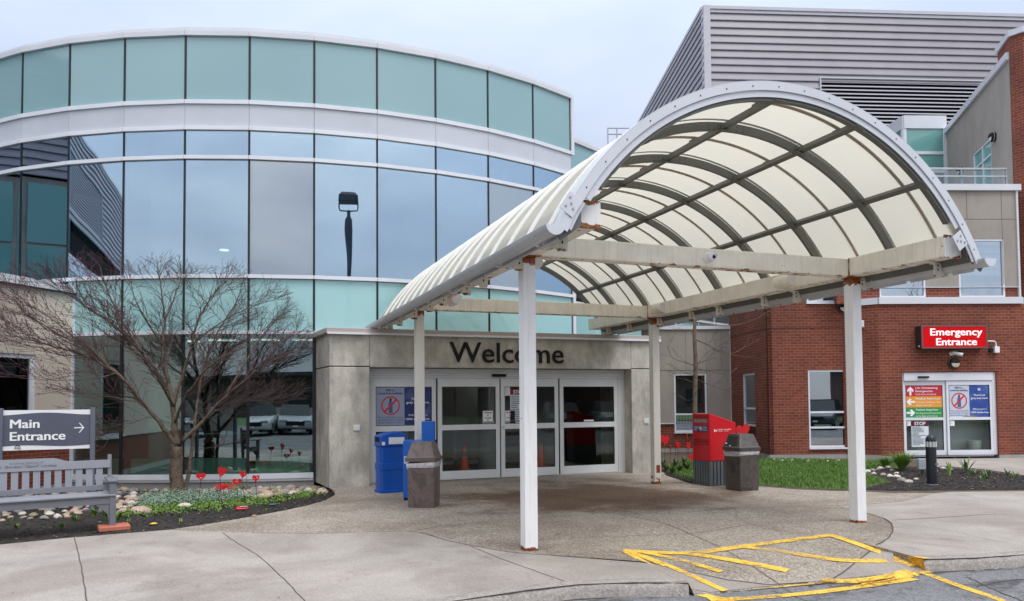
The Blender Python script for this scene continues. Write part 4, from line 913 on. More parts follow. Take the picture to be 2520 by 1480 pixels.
# ================================================================ METAL CLAD PENTHOUSE
vS = 27.5
def sz(x, y): p = atpl(x, y, g2(0, vS), g2(1, vS)); return p.dot(U2), p.z
def penthouse(label, corner, angF, lenF, angL, lenL, zb_, zt_, louv, loc):
    r = root('metal_clad_building', label, 'building', loc)
    for ang, ln, lv, flip in ((angF, lenF, louv[0], False), (angL, lenL, louv[1], True)):
        d = Vector((math.cos(R_(ang)), math.sin(R_(ang)), 0))
        T = frame(corner, ang) if not flip else frame(corner+d*ln, ang+180)
        x0, x1 = (0, ln); pitch = .285; m = M(T); rows = int((zt_-zb_-.25)/pitch)
        segs = lambda z: [(x0, x1)] if not lv or not (lv[2] < z+pitch*.5 < lv[3]) else [(x0, lv[0]), (lv[1], x1)]
        for k in range(rows):
            z = zt_-.25-(k+1)*pitch
            for a, b in segs(z):
                if b-a < .05: continue
                pr_ = [(0, 0), (-.055, .012), (-.055, .035), (-.022, .20), (-.012, .262), (0.0, pitch)]
                m.add([(a, y, z+h) for y, h in pr_]+[(b, y, z+h) for y, h in pr_], [[i, i+6, i+7, i+1] for i in range(5)]+[[0,1,2,3,4,5], [11,10,9,8,7,6]])
        mk('siding', m, SIDING, r)
        mk('core', M(T).box(x0+.1, x1-.1, .35, 1.5, zb_, zt_-.3), BLACK, r)
        mk('coping', (lambda m: (m.box(x0, x1, -.1, .4, zt_-.12, zt_), m.box(x0, x1, -.06, .3, zt_-.24, zt_-.13), m)[-1])(M(T)), SIDING_E, r)
        if lv:
            lm = M(T); n = int((lv[3]-lv[2])/.145)
            for k in range(n):
                z = lv[2]+(lv[3]-lv[2])*k/n
                lm.prism([(lv[0]+.02, -.03, z), (lv[0]+.02, -.03, z+.05), (lv[0]+.02, .11, z+.11), (lv[0]+.02, .11, z+.075)], (lv[1]-lv[0]-.04, 0, 0))
            mk('louvre', lm, SIDING_E, r)
            fmm = M(T); fmm.box(lv[0]-.05, lv[0], -.09, .14, lv[2]-.05, lv[3]+.05); fmm.box(lv[1], lv[1]+.05, -.09, .14, lv[2], lv[3]); fmm.box(lv[0], lv[1], -.09, .0, lv[3], lv[3]+.05); 
            mk('louvre_frame', fmm, SIDING_E, r)
            mk('louvre_void', M(T).box(lv[0], lv[1], .15, .34, lv[2], lv[3]), BLACK, r)
    mk('corner_trim', M(frame(corner, angF)).box(-.03, .22, -.11, .2, zb_, zt_+.01), SIDING_E, r)
    mk('lower_wall', M(frame(corner, angF)).box(0, lenF, .05, 8, 0, zb_), STUCCO2, r)
    return r
u0, zs_t = sz(1731, 16); lvu0, lvz1 = sz(2022, 191); lvu1, _ = sz(2560, 191); _, lvz0 = sz(2150, 312)
SC = g2(u0, vS)
zL1 = zs_t-5.1
penthouse('lilac grey metal clad penthouse with ribbed siding and a dark louvre, above the canopy', SC, -A18+1.6, 17, 90-A18, 14, 6.0, zs_t, [(lvu0-u0, lvu0-u0+7.2, lvz0-.6, lvz1), (14-4.6, 14-1.15, zs_t-6.6, zs_t-4.1)], tuple(SC))
t = root('roof_ladder', 'thin metal ladder fixed to the side of the metal clad penthouse', 'ladder', tuple(SC+V2*.9-U2*.15+Vector((0,0,zs_t-6))))
m = M(); q = SC+V2*1.0-U2*.16
for d in (0, .4): m.tube([q+V2*d+Vector((0,0,zs_t-6.5)), q+V2*d+Vector((0,0,zs_t-4.0))], .025, 6)
mk('rail', m, SIDING_E, t)
m = M()
for k in range(9): m.tube([q+Vector((0,0,zs_t-6.3+k*.28)), q+V2*.4+Vector((0,0,zs_t-6.3+k*.28))], .016, 6)
mk('rung', m, SIDING_E, t)
p = atpl(1518, 330, g2(0, 24), g2(1, 24)); t = root('roof_railing', 'small grey pipe railing on the roof beside the canopy top', 'railing', tuple(p))
m = M(gfr(0, 24)); u_ = p.dot(U2)
for z in (.0, .2): m.tube([(u_-.3, 0, p.z+z), (u_+1.2, 0, p.z+z)], .025, 6)
for x in (-.3, .0, .5, 1.1): m.tube([(u_+x, 0, p.z-.8), (u_+x, 0, p.z+.2)], .025, 6)
mk('rail', m, STEEL, t)
# ================================================================ BARREL CANOPY
CX, CZ, RA = 5.28, 1.906, 2.826; Y0, Y1 = 6.0, 15.02
CN = root('entrance_canopy', 'white steel canopy with a translucent barrel vault roof on four posts', 'canopy', (0, 0, 0))
cn = lambda n, m, mat, par=None, **k: mk(n, m, mat, par or CN, **k)
def ap(th, r, y): return Vector((CX+r*math.sin(R_(th)), y, CZ+r*math.cos(R_(th))))
def arcband(m, r0, r1, ya, yb, t0, t1, n=48):
    ts = [t0+(t1-t0)*i/n for i in range(n+1)]
    m.loft([[ap(t, r0, ya), ap(t, r0, yb), ap(t, r1, yb), ap(t, r1, ya)] for t in ts]); return m
for i, (x, y) in enumerate(((3.03, 7.56), (7.62, 7.56), (3.03, 12.54), (7.66, 12.54))):
    m = M(); h = .073; m.box(x-h, x+h, y-h, y+h, 0, 3.165); m.box(x-h-.02, x+h+.02, y-h-.02, y+h+.02, 3.166, 3.178)
    cn('column', m, WHITE_COL if i < 2 else RUST_COL, bevel=.008)
REDP = plain('rust_red_paint', (150, 62, 34), .8, 0, .15, 20)
cn('paint_patch', M().box(7.66-.035, 7.66+.045, 12.54-.0752, 12.54-.0735, .21, .36), REDP)
for x in (3.04, 7.59):
    cn('side_beam', M().box(x-.112, x+.112, 6.085, Y1-.02, 3.18, 3.415), BEAM, bevel=.014); cn('beam_end_plate', M().box(x-.125, x+.125, 6.065, 6.083, 3.165, 3.425), BEAM_END, bevel=.004)
for y in (7.56, 12.54): cn('cross_beam', M().box(3.154, 7.476, y-.09, y+.09, 3.18, 3.405), BEAM, bevel=.014)
WR = rusty('weld_rust', (190, 170, 150), [(3.18, .12, 1.8), (3.4, .06, 1.6)])
for x in (3.04, 7.59):      # rusty weld seams at the joints
    s_ = 1 if x < 5 else -1
    for y in (7.56, 12.54): m = M(); m.box(x+s_*.110, x+s_*.116, y-.105, y-.088, 3.178, 3.41); m.box(x-.12, x+.12, y-.12, y-.06, 3.172, 3.1785); cn('weld_seam', m, WR)
# roof sheet, made of slightly arched strips between the battens
bat = [Y0]+[6.325+.575*k for k in range(15)]
m = M(); nT = 60
ys = []
for a, b in zip(bat[:-1], bat[1:]): ys += [(a, 0), (a*.75+b*.25, .009), (a*.5+b*.5, .012), (a*.25+b*.75, .009)]
ys += [(bat[-1], 0), (Y1, 0)]
for i, (y, h) in enumerate(ys):
    for j in range(nT+1): m.v.append(ap(-64.5+129*j/nT, RA+h, y))
m.f = [[i*(nT+1)+j, (i+1)*(nT+1)+j, (i+1)*(nT+1)+j+1, i*(nT+1)+j+1] for i in range(len(ys)-1) for j in range(nT)]; m.m = [0]*len(m.f)
cn('roof_sheet', m, SKIN, smooth='all')
for y in bat[1:]:
    m = M(); ts = [-64.5+129*i/48 for i in range(49)]
    m.loft([[ap(t, RA-.002, y-.022), ap(t, RA-.002, y+.022), ap(t, RA+.026, y+.015), ap(t, RA+.033, y), ap(t, RA+.026, y-.015)] for t in ts]); cn('batten', m, BATTEN, smooth=True)
    for t in (-64.6, 64.6): cn('batten_clip', arcband(M(), RA+.002, RA+.045, y-.024, y+.024, t-1.1, t+.3, 2), ALU)
for s_ in (-1, 1):
    m = M(); arcband(m, RA-.03, RA-.014, 6.03, Y1-.05, 58.5*s_, 64.3*s_, 6); cn('eave_plate', m, DARK)
m = M()
for k, y in enumerate(bat):
    if k % 2 == 1: arcband(m, RA-.022, RA-.004, y-.007, y+.007, -62, 62)
cn('seam_strip', m, SEAM)
ribs = [6.035]+[6.9+1.15*k for k in range(7)]+[14.72]
for y in ribs:
    m = M(); arcband(m, RA-.132, RA-.036, y-.02, y+.02, *((-53, 53) if y < 6.1 else (-57, 57))); cn('rib', m, DARK)
    for th in (-3.2, 19.3, 41.6, -25.6, -48):
        m = M(); p = ap(th, RA-.10, y-.012); e = Vector((math.cos(R_(th)), 0, -math.sin(R_(th)))); n_ = Vector((math.sin(R_(th)), 0, math.cos(R_(th))))
        m.prism([p-e*.06-n_*.045+Vector((0,-.012,0)), p+e*.05-n_*.045+Vector((0,-.012,0)), p+e*.05+n_*.05+Vector((0,-.012,0)), p-e*.06+n_*.05+Vector((0,-.012,0))], (0,-.006,0))
        m.prism([p-e*.06-n_*.045+Vector((0,-.02,0)), p+e*.05-n_*.045+Vector((0,-.02,0)), p+e*.05-n_*.04+Vector((0,-.02,0)), p-e*.06-n_*.04+Vector((0,-.02,0))], (0,-.06,0)); cn('cleat', m, DARK)
    if 6.5 < y < 14:
        m = M()
        for th in (-7, -5.6, .8, 2.4):
            for r in (RA-.07, RA-.12): m.lathe([(.006, 0), (.006, .006)], ap(th, r, y-.022), 6, 'y')
        tag(cn('rivets', m, DARKFR), kind=None)
for th in (-48, -25.6, -3.2, 19.3, 41.6):
    m = M(); e = Vector((math.cos(R_(th)), 0, -math.sin(R_(th)))); n_ = Vector((math.sin(R_(th)), 0, math.cos(R_(th))))
    for ya, yb2 in zip(ribs[:-1], ribs[1:]):
        c = ap(th, RA-.095, ya+.012); m.prism([c-e*.03-n_*.03, c+e*.03-n_*.03, c+e*.03+n_*.03, c-e*.03+n_*.03], (0, yb2-ya-.024, 0))
    for k, y in enumerate(bat):
        if k % 2 == 1 and y < 14.5: c = ap(th, RA-.048, y-.05); m.prism([c-e*.012-n_*.012, c+e*.012-n_*.012, c+e*.012+n_*.012, c-e*.012+n_*.012], (0, .09, 0))
    cn('purlin', m, DARK)
m = M(); arcband(m, RA-.052, RA+.034, 5.940, 5.952, -64.8, 64.8, 60); arcband(m, RA+.035, RA+.041, 5.940, 6.12, -64.8, 64.8, 60); cn('fascia_arch', m, FLASH)
m = M(); arcband(m, RA-.115, RA-.0535, 5.956, 5.968, -57, 55, 60); arcband(m, RA-.085, RA-.0535, 5.956, 5.968, -64, -58, 8); arcband(m, RA-.085, RA-.0535, 5.956, 5.968, 58, 64, 8); cn('fascia_arch', m, FLASH); m = M(); arcband(m, RA-.145, RA-.117, 5.975, 6.02, -53, 53, 60); cn('arch_trim', m, DARK)
m = M()
for k in range(20): m.lathe([(.0065, 0), (.0065, .006)], ap(-62+6.5*k, RA-.012, 5.940), 8, 'y')
cn('bolt', m, DARKFR)
for s_ in (-1, 1):
    c = aty(1404, 498, 5.93) if s_ < 0 else aty(2366, 592, 5.93); e = Vector((math.cos(R_(55*s_)), 0, -math.sin(R_(55*s_)))); n_ = Vector((math.sin(R_(55*s_)), 0, math.cos(R_(55*s_))))
    m = M(); m.prism([c-e*.1+n_*.06, c+e*.08+n_*.06, c+e*.08-n_*.09, c-e*.1-n_*.09], (0, .009, 0))
    cn('gusset_plate', m, FLASH); m = M()
    for a, b in ((-.05, .02), (.04, .03), (-.03, -.05), (.0, -.01)): m.lathe([(.011, 0), (.011, .01)], c+e*a+n_*b, 6, 'y')
    cn('bolt', m, STEEL)
    m = M(); x = 3.03 if s_ < 0 else 7.62
    m.prism([(x+s_*.1, 5.99, 3.44), (x+s_*.1, 5.99, 3.16), (x+s_*.30, 5.99, 3.02), (x+s_*.33, 5.99, 3.06), (x+s_*.16, 5.99, 3.36)], (0,.02,0)); cn('end_bracket', m, DARK)
# gutters with half-round profile and end caps
for s_, gx, gzc in ((-1, 2.615, 3.12), (1, 7.885, 3.14)):
    def gp(r, y, k, n=12): a = math.pi*k/n; return Vector((gx-r*math.cos(a), y, gzc-r*math.sin(a)))
    m = M(); n = 12; yy = [5.86, 15.0]
    m.loft([[gp(.088, y, k) for k in range(n+1)]+[gp(.082, y, n-k) for k in range(n+1)] for y in yy]); g_ = cn('gutter', m, GUTTER, smooth=True)
    for y_ in (5.845, 15.001): cn('end_cap', M().prism([gp(.09, y_, k) for k in range(n+1)], (0,.014,0)), FLASH, g_)
    for y in (7.4, 9.2, 11.1, 13.): cn('joint_band', M().loft([[gp(.092, y+d, k) for k in range(n+1)]+[gp(.089, y+d, n-k) for k in range(n+1)] for d in (0, .025)]), GUTTER, g_)
    m = M()       # closure strip between sheet edge and gutter
    for k in range(len(bat)-1):
        a, b = bat[k]+.03, bat[k+1]-.03
        m.prism([ap(64.3*s_, RA+.004, a), ap(64.3*s_, RA+.004, b), ap(66.6*s_, RA-.02, b), ap(66.6*s_, RA-.02, a)], Vector((s_*.01, 0, .006)))
    cn('edge_closure', m, GUTTER)
    bx = 3.03 if s_ < 0 else 7.62
    for y in (6.38, 7.50, 8.72, 9.42, 10.57, 11.37, 12.44, 13.6, 14.5):
        a = bx+s_*.055; m = M()
        m.prism([(a, y, 3.178), (a+s_*.12, y, 3.178), (a+s_*.12, y, 3.03), (a+s_*.095, y, 3.005), (a+s_*.01, y, 3.005), (a, y, 3.03)], (0, .012, 0))
        m.box(min(a, a+s_*.12), max(a, a+s_*.12), y+.0125, y+.07, 3.166, 3.178)
        b = cn('gutter_bracket', m, BRACKET)
        m = M(); x1 = a+s_*.125; x2 = gx-s_*.02
        m.prism([(x1, y+.012, 3.135), (x2, y+.012, 3.135), (x2, y+.012, 3.06), (x1+(x2-x1)*.55, y+.012, 3.03), (x1, y+.012, 3.03)], (0, .05, 0)); mk('arm', m, BRACKET, b)
        m = M()
        for q in (.05, .10): m.box(a+s_*.055-.007, a+s_*.055+.007, y-.003, y-.0005, 3.03+q, 3.045+q+.012)
        mk('slot', m, BLACK, b)
for x, y, z in ((7.47, 8.45, 3.29), (7.47, 11.85, 3.30), (3.19, 7.75, 3.17), (3.19, 10.9, 3.17)):
    s_ = -1 if x > 5 else 1
    m = M(); m.lathe([(.085, 0), (.085, .33)], (0, 0, 0), 20, 'y'); T = Matrix.Translation((x+s_*.03, y+.33, z)); m.v = [T @ p for p in m.v]
    f_ = cn('light_fixture', m, BEAM, smooth=True); m = M(); m.lathe([(.079, 0), (.079, .006)], (x+s_*.03, y, z), 20, 'y'); m.box(x+s_*.03-.08, x+s_*.03+.08, y-.0085, y-.0062, z-.004, z+.004); mk('lens', m, WHITE, f_)
# camera on the front beam
t = root('security_camera', 'white dome security camera on the front cross beam of the canopy', 'camera', (5.31, 7.47, 3.29))
mk('base', M().lathe([(.062, 0), (.062, .03), (.045, .045)], n=20, axis='y'), WHITE, t, world=False, smooth=True)
mk('dome', M().lathe([(.045, .04), (.056, .06), (.05, .10), (.02, .115)], (.01, 0, .0), 18, 'y'), WHITE, t, world=False, smooth=True)
mk('lens', M().lathe([(.022, .11), (.022, .121)], (.015, 0, -.008), 14, 'y'), BLACK, t, world=False)
mk('lens', M().lathe([(.02, .09), (.02, .125)], (.04, 0, .012), 14, 'y'), STEEL, t, world=False)
# ================================================================ SIGNS
RED = plain('sign_red', (214, 30, 38), .4, 0, .03)
def poster_scent(par, T, x0, x1, z0, z1, y, dim=1.):
    W = x1-x0; H = z1-z0; xm = x0+W*.51; a = mk('poster', M(T).box(x0, xm-.002, y-.003, y, z0, z1), plain('pale_blue_poster', (152, 164, 188) if dim < 1 else (196, 206, 222), .5, 0, .03), par)
    b = mk('poster', M(T).box(xm, x1, y-.003, y, z0, z1), vary('cloudy_blue_poster', [(36, 56, 128), (44, 78, 158), (96, 124, 180)] if dim == 1. else [(30, 44, 104), (40, 56, 122), (84, 98, 146)], .5, 2.2), par)
    T2_ = T @ Matrix.Translation((0, y-.006, 0)); nv = plain('navy_ink', (44, 52, 110), .6, 0, .02)
    m = M(T2_); cxm = (x0+xm)/2; u = H/1.0
    text(m, 'RMH is a', cxm, z1-.095*u, .048*u, align='C', bold=.02); text(m, 'scent-free building.', cxm, z1-.175*u, .048*u, align='C', bold=.02, w=W*.44)
    for k, s_ in enumerate(('Please avoid using scented', 'products that can trigger', 'allergic reactions in others.')): text(m, s_, cxm, z0+(.19-.068*k)*u, .038*u, align='C', bold=.0, w=W*.45)
    mk('lettering', m, nv, a)
    m = M(T2_); cz = z0+H*.52; r = H*.25
    q = [(cxm+r*math.cos(k*math.pi/18), -.001, cz+r*math.sin(k*math.pi/18)) for k in range(37)]; q2 = [(cxm+r*.86*math.cos(k*math.pi/18), -.001, cz+r*.86*math.sin(k*math.pi/18)) for k in range(37)]
    for k in range(36): m.poly([q[k], q[k+1], q2[k+1], q2[k]][::-1])
    d = r*.66; t_ = r*.07; m.poly([(cxm-d-t_, -.0025, cz-d+t_), (cxm-d+t_, -.0025, cz-d-t_), (cxm+d+t_, -.0025, cz+d-t_), (cxm+d-t_, -.0025, cz+d+t_)]); mk('ban_symbol', m, RED, a)
    m = M(T2_); bw = H*.055
    m.poly([(cxm-bw, -.0015, cz-r*.78), (cxm+bw, -.0015, cz-r*.78), (cxm+bw, -.0015, cz+r*.3), (cxm+bw*.4, -.0015, cz+r*.45), (cxm-bw*.4, -.0015, cz+r*.45), (cxm-bw, -.0015, cz+r*.3)]); mk('bottle_symbol', m, plain('bottle_blue', (70, 104, 150), .5), a)
    m = M(T2_); m.poly([(cxm-bw*.45, -.0018, cz+r*.45), (cxm+bw*.45, -.0018, cz+r*.45), (cxm+bw*.45, -.0018, cz+r*.76), (cxm-bw*.45, -.0018, cz+r*.76)]); mk('bottle_cap', m, BLACK, a)
    m = M(T2_); c2 = (xm+x1)/2; s_ = H*.03
    for p, q_, r_, t2 in ((-1.3, -.8, -1.3, 1.3), (.8, 1.3, -1.3, 1.3), (-.3, .3, -1.3, -.1), (-.8, -.3, .8, 1.3), (.3, .8, .8, 1.3), (-.8, .8, -.1, .3)): m.poly([(c2+p*s_, -.001, z1-H*.13+r_*s_), (c2+q_*s_, -.001, z1-H*.13+r_*s_), (c2+q_*s_, -.001, z1-H*.13+t2*s_), (c2+p*s_, -.001, z1-H*.13+t2*s_)])
    text(m, 'There\'s no', c2, z0+H*.665, .06*u, align='C', bold=.014); text(m, 'grey area here.', c2, z0+H*.57, .06*u, align='C', bold=.014, w=W*.43)
    text(m, 'RMH property is', c2, z0+H*.235, .048*u, align='C', bold=.0, w=W*.34); text(m, '100% smoke-free.', c2, z0+H*.13, .052*u, align='C', bold=.016, w=W*.45); mk('lettering', m, WHITE_L, b)
poster_scent(DS, TD, 2.61+.1, 3.92-.1, zm+.07, zt-.185, -.02, .9)
def paper(par, T, x0, x1, z0, z1, y, head=None, lines=8, name='notice', hc=(120, 22, 44), col=(214, 224, 232)):
    a = mk(name, M(T).box(x0, x1, y-.003, y, z0, z1), plain('paper', col, .6, 0, .02), par); T_ = T @ Matrix.Translation((0, y-.005, 0))
    if head:
        mk('header', M(T_).box(x0, x1, -.001, .001, z1, z1+.16*(x1-x0)/.55), plain('maroon_header', hc, .5, 0, .03), a); m = M(T_); text(m, head, (x0+x1)/2, z1+.03*(x1-x0)/.55, .105*(x1-x0)/.55, y=-.003, align='C', bold=.018); mk('lettering', m, WHITE_L, a)
    if lines:
        m = M(T_); r = random.Random(3)
        for k in range(lines):
            z = z1-(z1-z0)*(k+1)/(lines+1.5); m.box(x0+.02, x0+.02+(x1-x0-.05)*r.uniform(.4, 1), -.0008, 0, z, z+(z1-z0)*.022)
        mk('print', m, DARKFR, a)
    return a
paper(DS, TD, 5.53, 5.93, 1.13, 1.74, -.05, 'STOP', 14); 
m = M(TD); text(m, 'Do not enter', 5.73, 1.16, .03, y=-.056, align='C', bold=.016); mk('lettering', m, DARKFR, DS)
for x in (3.94+.98, 5.315+.1):
    m = M(TD); text(m, 'NO SMOKING', x+.11, 1.355, .026, y=-.056, align='C', bold=.016, w=.17); text(m, 'NO VAPING', x+.11, 1.245, .026, y=-.056, align='C', bold=.016, w=.15); a = paper(DS, TD, x, x+.22, 1.185, 1.405, -.05, None, 0, 'sticker', col=(238, 240, 242)); mk('lettering', m, BLACK, a)
    m = M(TD)
    for z in (1.31, 1.215): m.lathe([(.018, 0), (.018, .0015)], (x+.11, -.054, z), 12, 'y')
    mk('symbol', m, plain('pale_red_symbol', (214, 120, 116), .5), a)
    a = paper(DS, TD, x-.01, x+.24, 1.08-.0+.055-.06+.065, 1.165+.015, -.05, None, 0, 'sticker', col=(170, 198, 192)); m = M(TD); text(m, 'AUTOMATIC', x+.115, 1.163, .024, y=-.056, align='C', bold=.018, w=.19) if 0 else None
    text(m, 'AUTOMATIC', x+.115, 1.166-.015, .02, y=-.056, align='C', bold=.016, w=.19); mk('lettering', m, BLACK, a)
paper(DS, TD, 5.40, 5.53, 1.72, 1.90, -.05, None, 3, 'sticker', col=(230, 232, 234)); paper(DS, TD, 7.26, 7.50, 1.145, 1.18, -.03, None, 0, 'sticker', col=(232, 236, 238))
# emergency entrance doors
ED = root('emergency_door_set', 'white framed sliding door pair covered with coloured notices, under the red sign', 'door', tuple(g2((dL+dR)/2, vE)))
eds = lambda n, m, mat=ALU2, par=None, **k: mk(n, m, mat, par or ED, **k)
m = M(TE); y = .06; m.box(dL, dL+.06, y, y+.12, .1, dZ-.01); m.box(dR-.09, dR, y, y+.12, .1, dZ-.01); m.box(dL+.06, dR-.09, y-.03, y+.12, dZ-.22, dZ-.01); m.box(dL+.06, dR-.09, y, y+.12, .06, .1); eds('frame', m)
eds('motion_sensor', M(TE).box(dL+.42, dL+.70, y-.09, y-.032, dZ-.15, dZ-.105), BLACK, bevel=.006)
em = (dL+dR)/2-.07; zbt_, ztp, zmd = .1, dZ-.23, 1.05
for k, (x0, x1, yo) in enumerate(((dL+.065, em, .04), (em+.01, dR-.095, .0))):
    m = M(TE); yy = y+yo
    for q in ((x0, x0+.06), (x1-.07, x1)): m.box(q[0], q[1], yy, yy+.045, zbt_, ztp)
    m.box(x0+.06, x1-.07, yy+.001, yy+.044, zbt_, zbt_+.13); m.box(x0+.06, x1-.07, yy+.001, yy+.044, ztp-.11, ztp); m.box(x0+.06, x1-.07, yy-.003, yy+.044, zmd-.035, zmd+.035); lf = eds('door_leaf', m)
    eds('glass', M(TE).box(x0+.059, x1-.069, yy+.02, yy+.028, zbt_+.13, zmd-.035), GLASS_D, lf); eds('glass', M(TE).box(x0+.059, x1-.069, yy+.02, yy+.028, zmd+.035, ztp-.11), GLASS_D, lf)
    mg = M(TE); mg.box(x0+.06, x0+.075, yy+.004, yy+.019, zbt_+.13, ztp-.11); mg.box(x1-.085, x1-.07, yy+.004, yy+.019, zbt_+.13, ztp-.11); eds('gasket', mg, BLACKJ, lf)
    if k == 0:
        a, b = x0+.065, x1-.075; zs_ = [ztp-.12, ztp-.40, ztp-.69, ztp-.97]
        for i, (c, l1, l2, l3, ar) in enumerate((((196, 40, 60), 'Life-Threatening', 'Emergencies:', 'Notify Nurse Immediately', 90), ((236, 158, 52), 'Medical Attention:', 'Be Seated in Numbered Chairs', 'Ahead to the Left', 180), ((44, 150, 76), 'Patient Inquiries:', 'See Registration/Receptionist', 'to the Right of the Nurse', 0))):
            p = eds('direction_panel', M(TE).box(a, b, yy+.008, yy+.012, zs_[i+1]+.003, zs_[i]), plain('panel_colour', c, .5, 0, .03)); m = M(TE @ Matrix.Translation((0, yy+.006, 0)))
            tx = a+(b-a)*.27; wd = (b-a)*.70; h = zs_[i]-zs_[i+1]
            text(m, l1, tx, zs_[i]-h*.30, .052, w=wd*(.86 if i != 1 else .95), bold=.016)
            if i == 0: text(m, l2, tx, zs_[i]-h*.60, .052, w=wd*.68, bold=.016); text(m, l3, tx, zs_[i]-h*.88, .042, w=wd*.80, bold=0)
            else: text(m, l2, tx, zs_[i]-h*.60, .042, w=wd*.97, bold=0); text(m, l3, tx, zs_[i]-h*.88, .042, w=wd*(.6 if i == 1 else .82), bold=0)
            c_ = Vector((a+(b-a)*.13, 0, (zs_[i]+zs_[i+1])/2)); s_ = .115; ca, sa = math.cos(R_(ar)), math.sin(R_(ar))
            ar_ = [(-1,-.22),(.1,-.22),(-.25,-.62),(.2,-.8),(1,0),(.2,.8),(-.25,.62),(.1,.22),(-1,.22)]
            m.poly([(c_.x+(u*ca-v_*sa)*s_, -.004, c_.z+(u*sa+v_*ca)*s_) for u, v_ in ar_]); mk('lettering', m, WHITE_L, p)
        paper(ED, TE, x0+.20, x0+.66, .32, .86, yy+.018, 'STOP', 16, hc=(84, 22, 40)); paper(ED, TE, x0+.07, x0+.19, .87, 1.0, yy+.018, None, 4, 'sticker', col=(236, 238, 240)); paper(ED, TE, x0+.4, x0+.8, zmd+.036, zmd+.07, yy+.018, None, 1, 'sticker', col=(180, 210, 200))
    else:
        poster_scent(ED, TE, x0+.065, x1-.075, ztp-.96, ztp-.12, yy+.018); paper(ED, TE, x0+.07, x0+.20, .86, 1.0, yy+.018, None, 2, 'sticker', col=(236, 238, 240)); paper(ED, TE, x0+.42, x0+.82, zmd+.036, zmd+.07, yy+.018, None, 1, 'sticker', col=(206, 186, 60))
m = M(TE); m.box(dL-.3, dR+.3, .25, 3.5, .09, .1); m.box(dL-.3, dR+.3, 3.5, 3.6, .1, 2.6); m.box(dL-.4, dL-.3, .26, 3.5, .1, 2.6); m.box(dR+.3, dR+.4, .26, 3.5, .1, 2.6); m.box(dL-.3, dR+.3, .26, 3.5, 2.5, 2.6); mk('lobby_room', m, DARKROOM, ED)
b = g2(dR-.42, vE+.36); t = root('bucket', 'white plastic bucket with wire handle behind the right emergency door leaf', 'bucket', (b.x, b.y, .10)); PALE = plain('pale_bucket', (206, 220, 216), .5, 0, .04)
mk('pail', M().lathe([(.135, 0), (.16, .33), (.168, .335), (.168, .36), (.155, .36), (.13, .02)], n=22), PALE, t, world=False, smooth=True)
mk('rim', M().lathe([(.166, .27), (.172, .275), (.172, .29), (.163, .292)], n=22), PALE, t, world=False, smooth=True)
mk('handle', M().tube([(.165*math.cos(R_(a)), -.05-.03*math.sin(R_(a)), .29-.17*math.sin(R_(a))) for a in range(0, 181, 15)], .004, 6), STEEL, t, world=False)
# red sign
def ez(x, y, v=vE): p = atpl(x, y, g2(0, v), g2(1, v)); return p.dot(U2), p.z
xs0, zs0 = ez(2266, 801, vE-.26); xs1, zs1 = ez(2430, 857, vE-.26)
t = root('emergency_sign', 'red lit box sign reading Emergency Entrance on the brick wall', 'sign', tuple(g2(xs0, vE, zs1)))
TS = gfr(0, vE-.26)
mk('box', M(TS).box(xs0, xs1, 0, .258, zs1, zs0), plain('dark_sign_box', (52, 44, 46), .5, 0, .1), t, bevel=.01)
mf_ = M(TS); g_ = .035
for q in ((xs0, xs1, zs1, zs1+g_), (xs0, xs1, zs0-g_, zs0), (xs0, xs0+g_, zs1+g_, zs0-g_), (xs1-g_, xs1, zs1+g_, zs0-g_)): mf_.box(q[0], q[1], -.02, -.001, q[2], q[3])
mk('rim', mf_, plain('brown_grey_rim', (96, 84, 84), .5, 0, .05), t)
REDL = emis('lit_red_face', lin((236, 10, 20)), .5); REDL.node_tree.nodes['Principled BSDF'].inputs['Base Color'].default_value = (.25, .003, .006, 1); REDL.node_tree.nodes['Principled BSDF'].inputs['Specular IOR Level'].default_value = .1; WL = emis('lit_white_letters', (.95, .9, .9), .35)
mk('face', M(TS).box(xs0+g_, xs1-g_, -.008, -.001, zs1+g_, zs0-g_), REDL, t)
W_ = xs1-xs0; H_ = zs0-zs1; m = M(TS); text(m, 'Emergency', xs0+W_*.135, zs1+H_*.57, H_*.30, y=-.012, w=W_*.79, bold=.026); text(m, 'Entrance', xs0+W_*.22, zs1+H_*.145, H_*.30, y=-.012, w=W_*.62, bold=.026); mk('lettering', m, WL, t)
mk('maker_plate', M(gfr(0, vE)).box(xs0-.003, xs0-.001, -.2, -.12, zs1+.05, zs1+.09), ALU, t)
x_, z_ = ez(2441, 862); t = root('conduit_box', 'small white junction box with bent conduit right of the red sign', 'electrical box', tuple(g2(x_, vE, z_)))
mk('box', M(TE).box(x_-.0, x_+.13, -.12, -.02, z_-.07, z_+.09), WHITE, t, bevel=.008); mk('cap', M(TE).lathe([(.05, 0), (.05, .06)], (x_-.06, -.02, z_), 14, 'y'), BLACK, t)
_, zc_ = ez(2435, 840); mk('conduit', M(TE).tube([(xs1+.0, -.08, zc_), (x_+.0, -.08, zc_), (x_+.05, -.08, zc_-.03), (x_+.065, -.07, zc_-.08), (x_+.065, -.07, z_+.08)], .018, 8), WHITE, t, smooth=True)
x_, z_ = ez(2340, 871); t = root('security_camera', 'white bullet security camera on the brick below the red sign', 'camera', tuple(g2(x_, vE, z_)))
mk('mount', M(TE).lathe([(.06, 0), (.06, .04), (.03, .06)], (x_, 0, z_+.01), 16, 'y'), WHITE, t, smooth=True)
mk('body', M(TE).tube([(x_+.0, -.08, z_+.03), (x_+.17, -.24, z_-.04)], [.045, .045], 14), WHITE, t, smooth=True); mk('lens', M(TE).tube([(x_+.17, -.24, z_-.04), (x_+.176, -.246, z_-.043)], [.034, .034], 14), BLACK, t); mk('arm', M(TE).tube([(x_, -.05, z_+.01), (x_+.03, -.1, z_+.02)], .02, 8), WHITE, t)
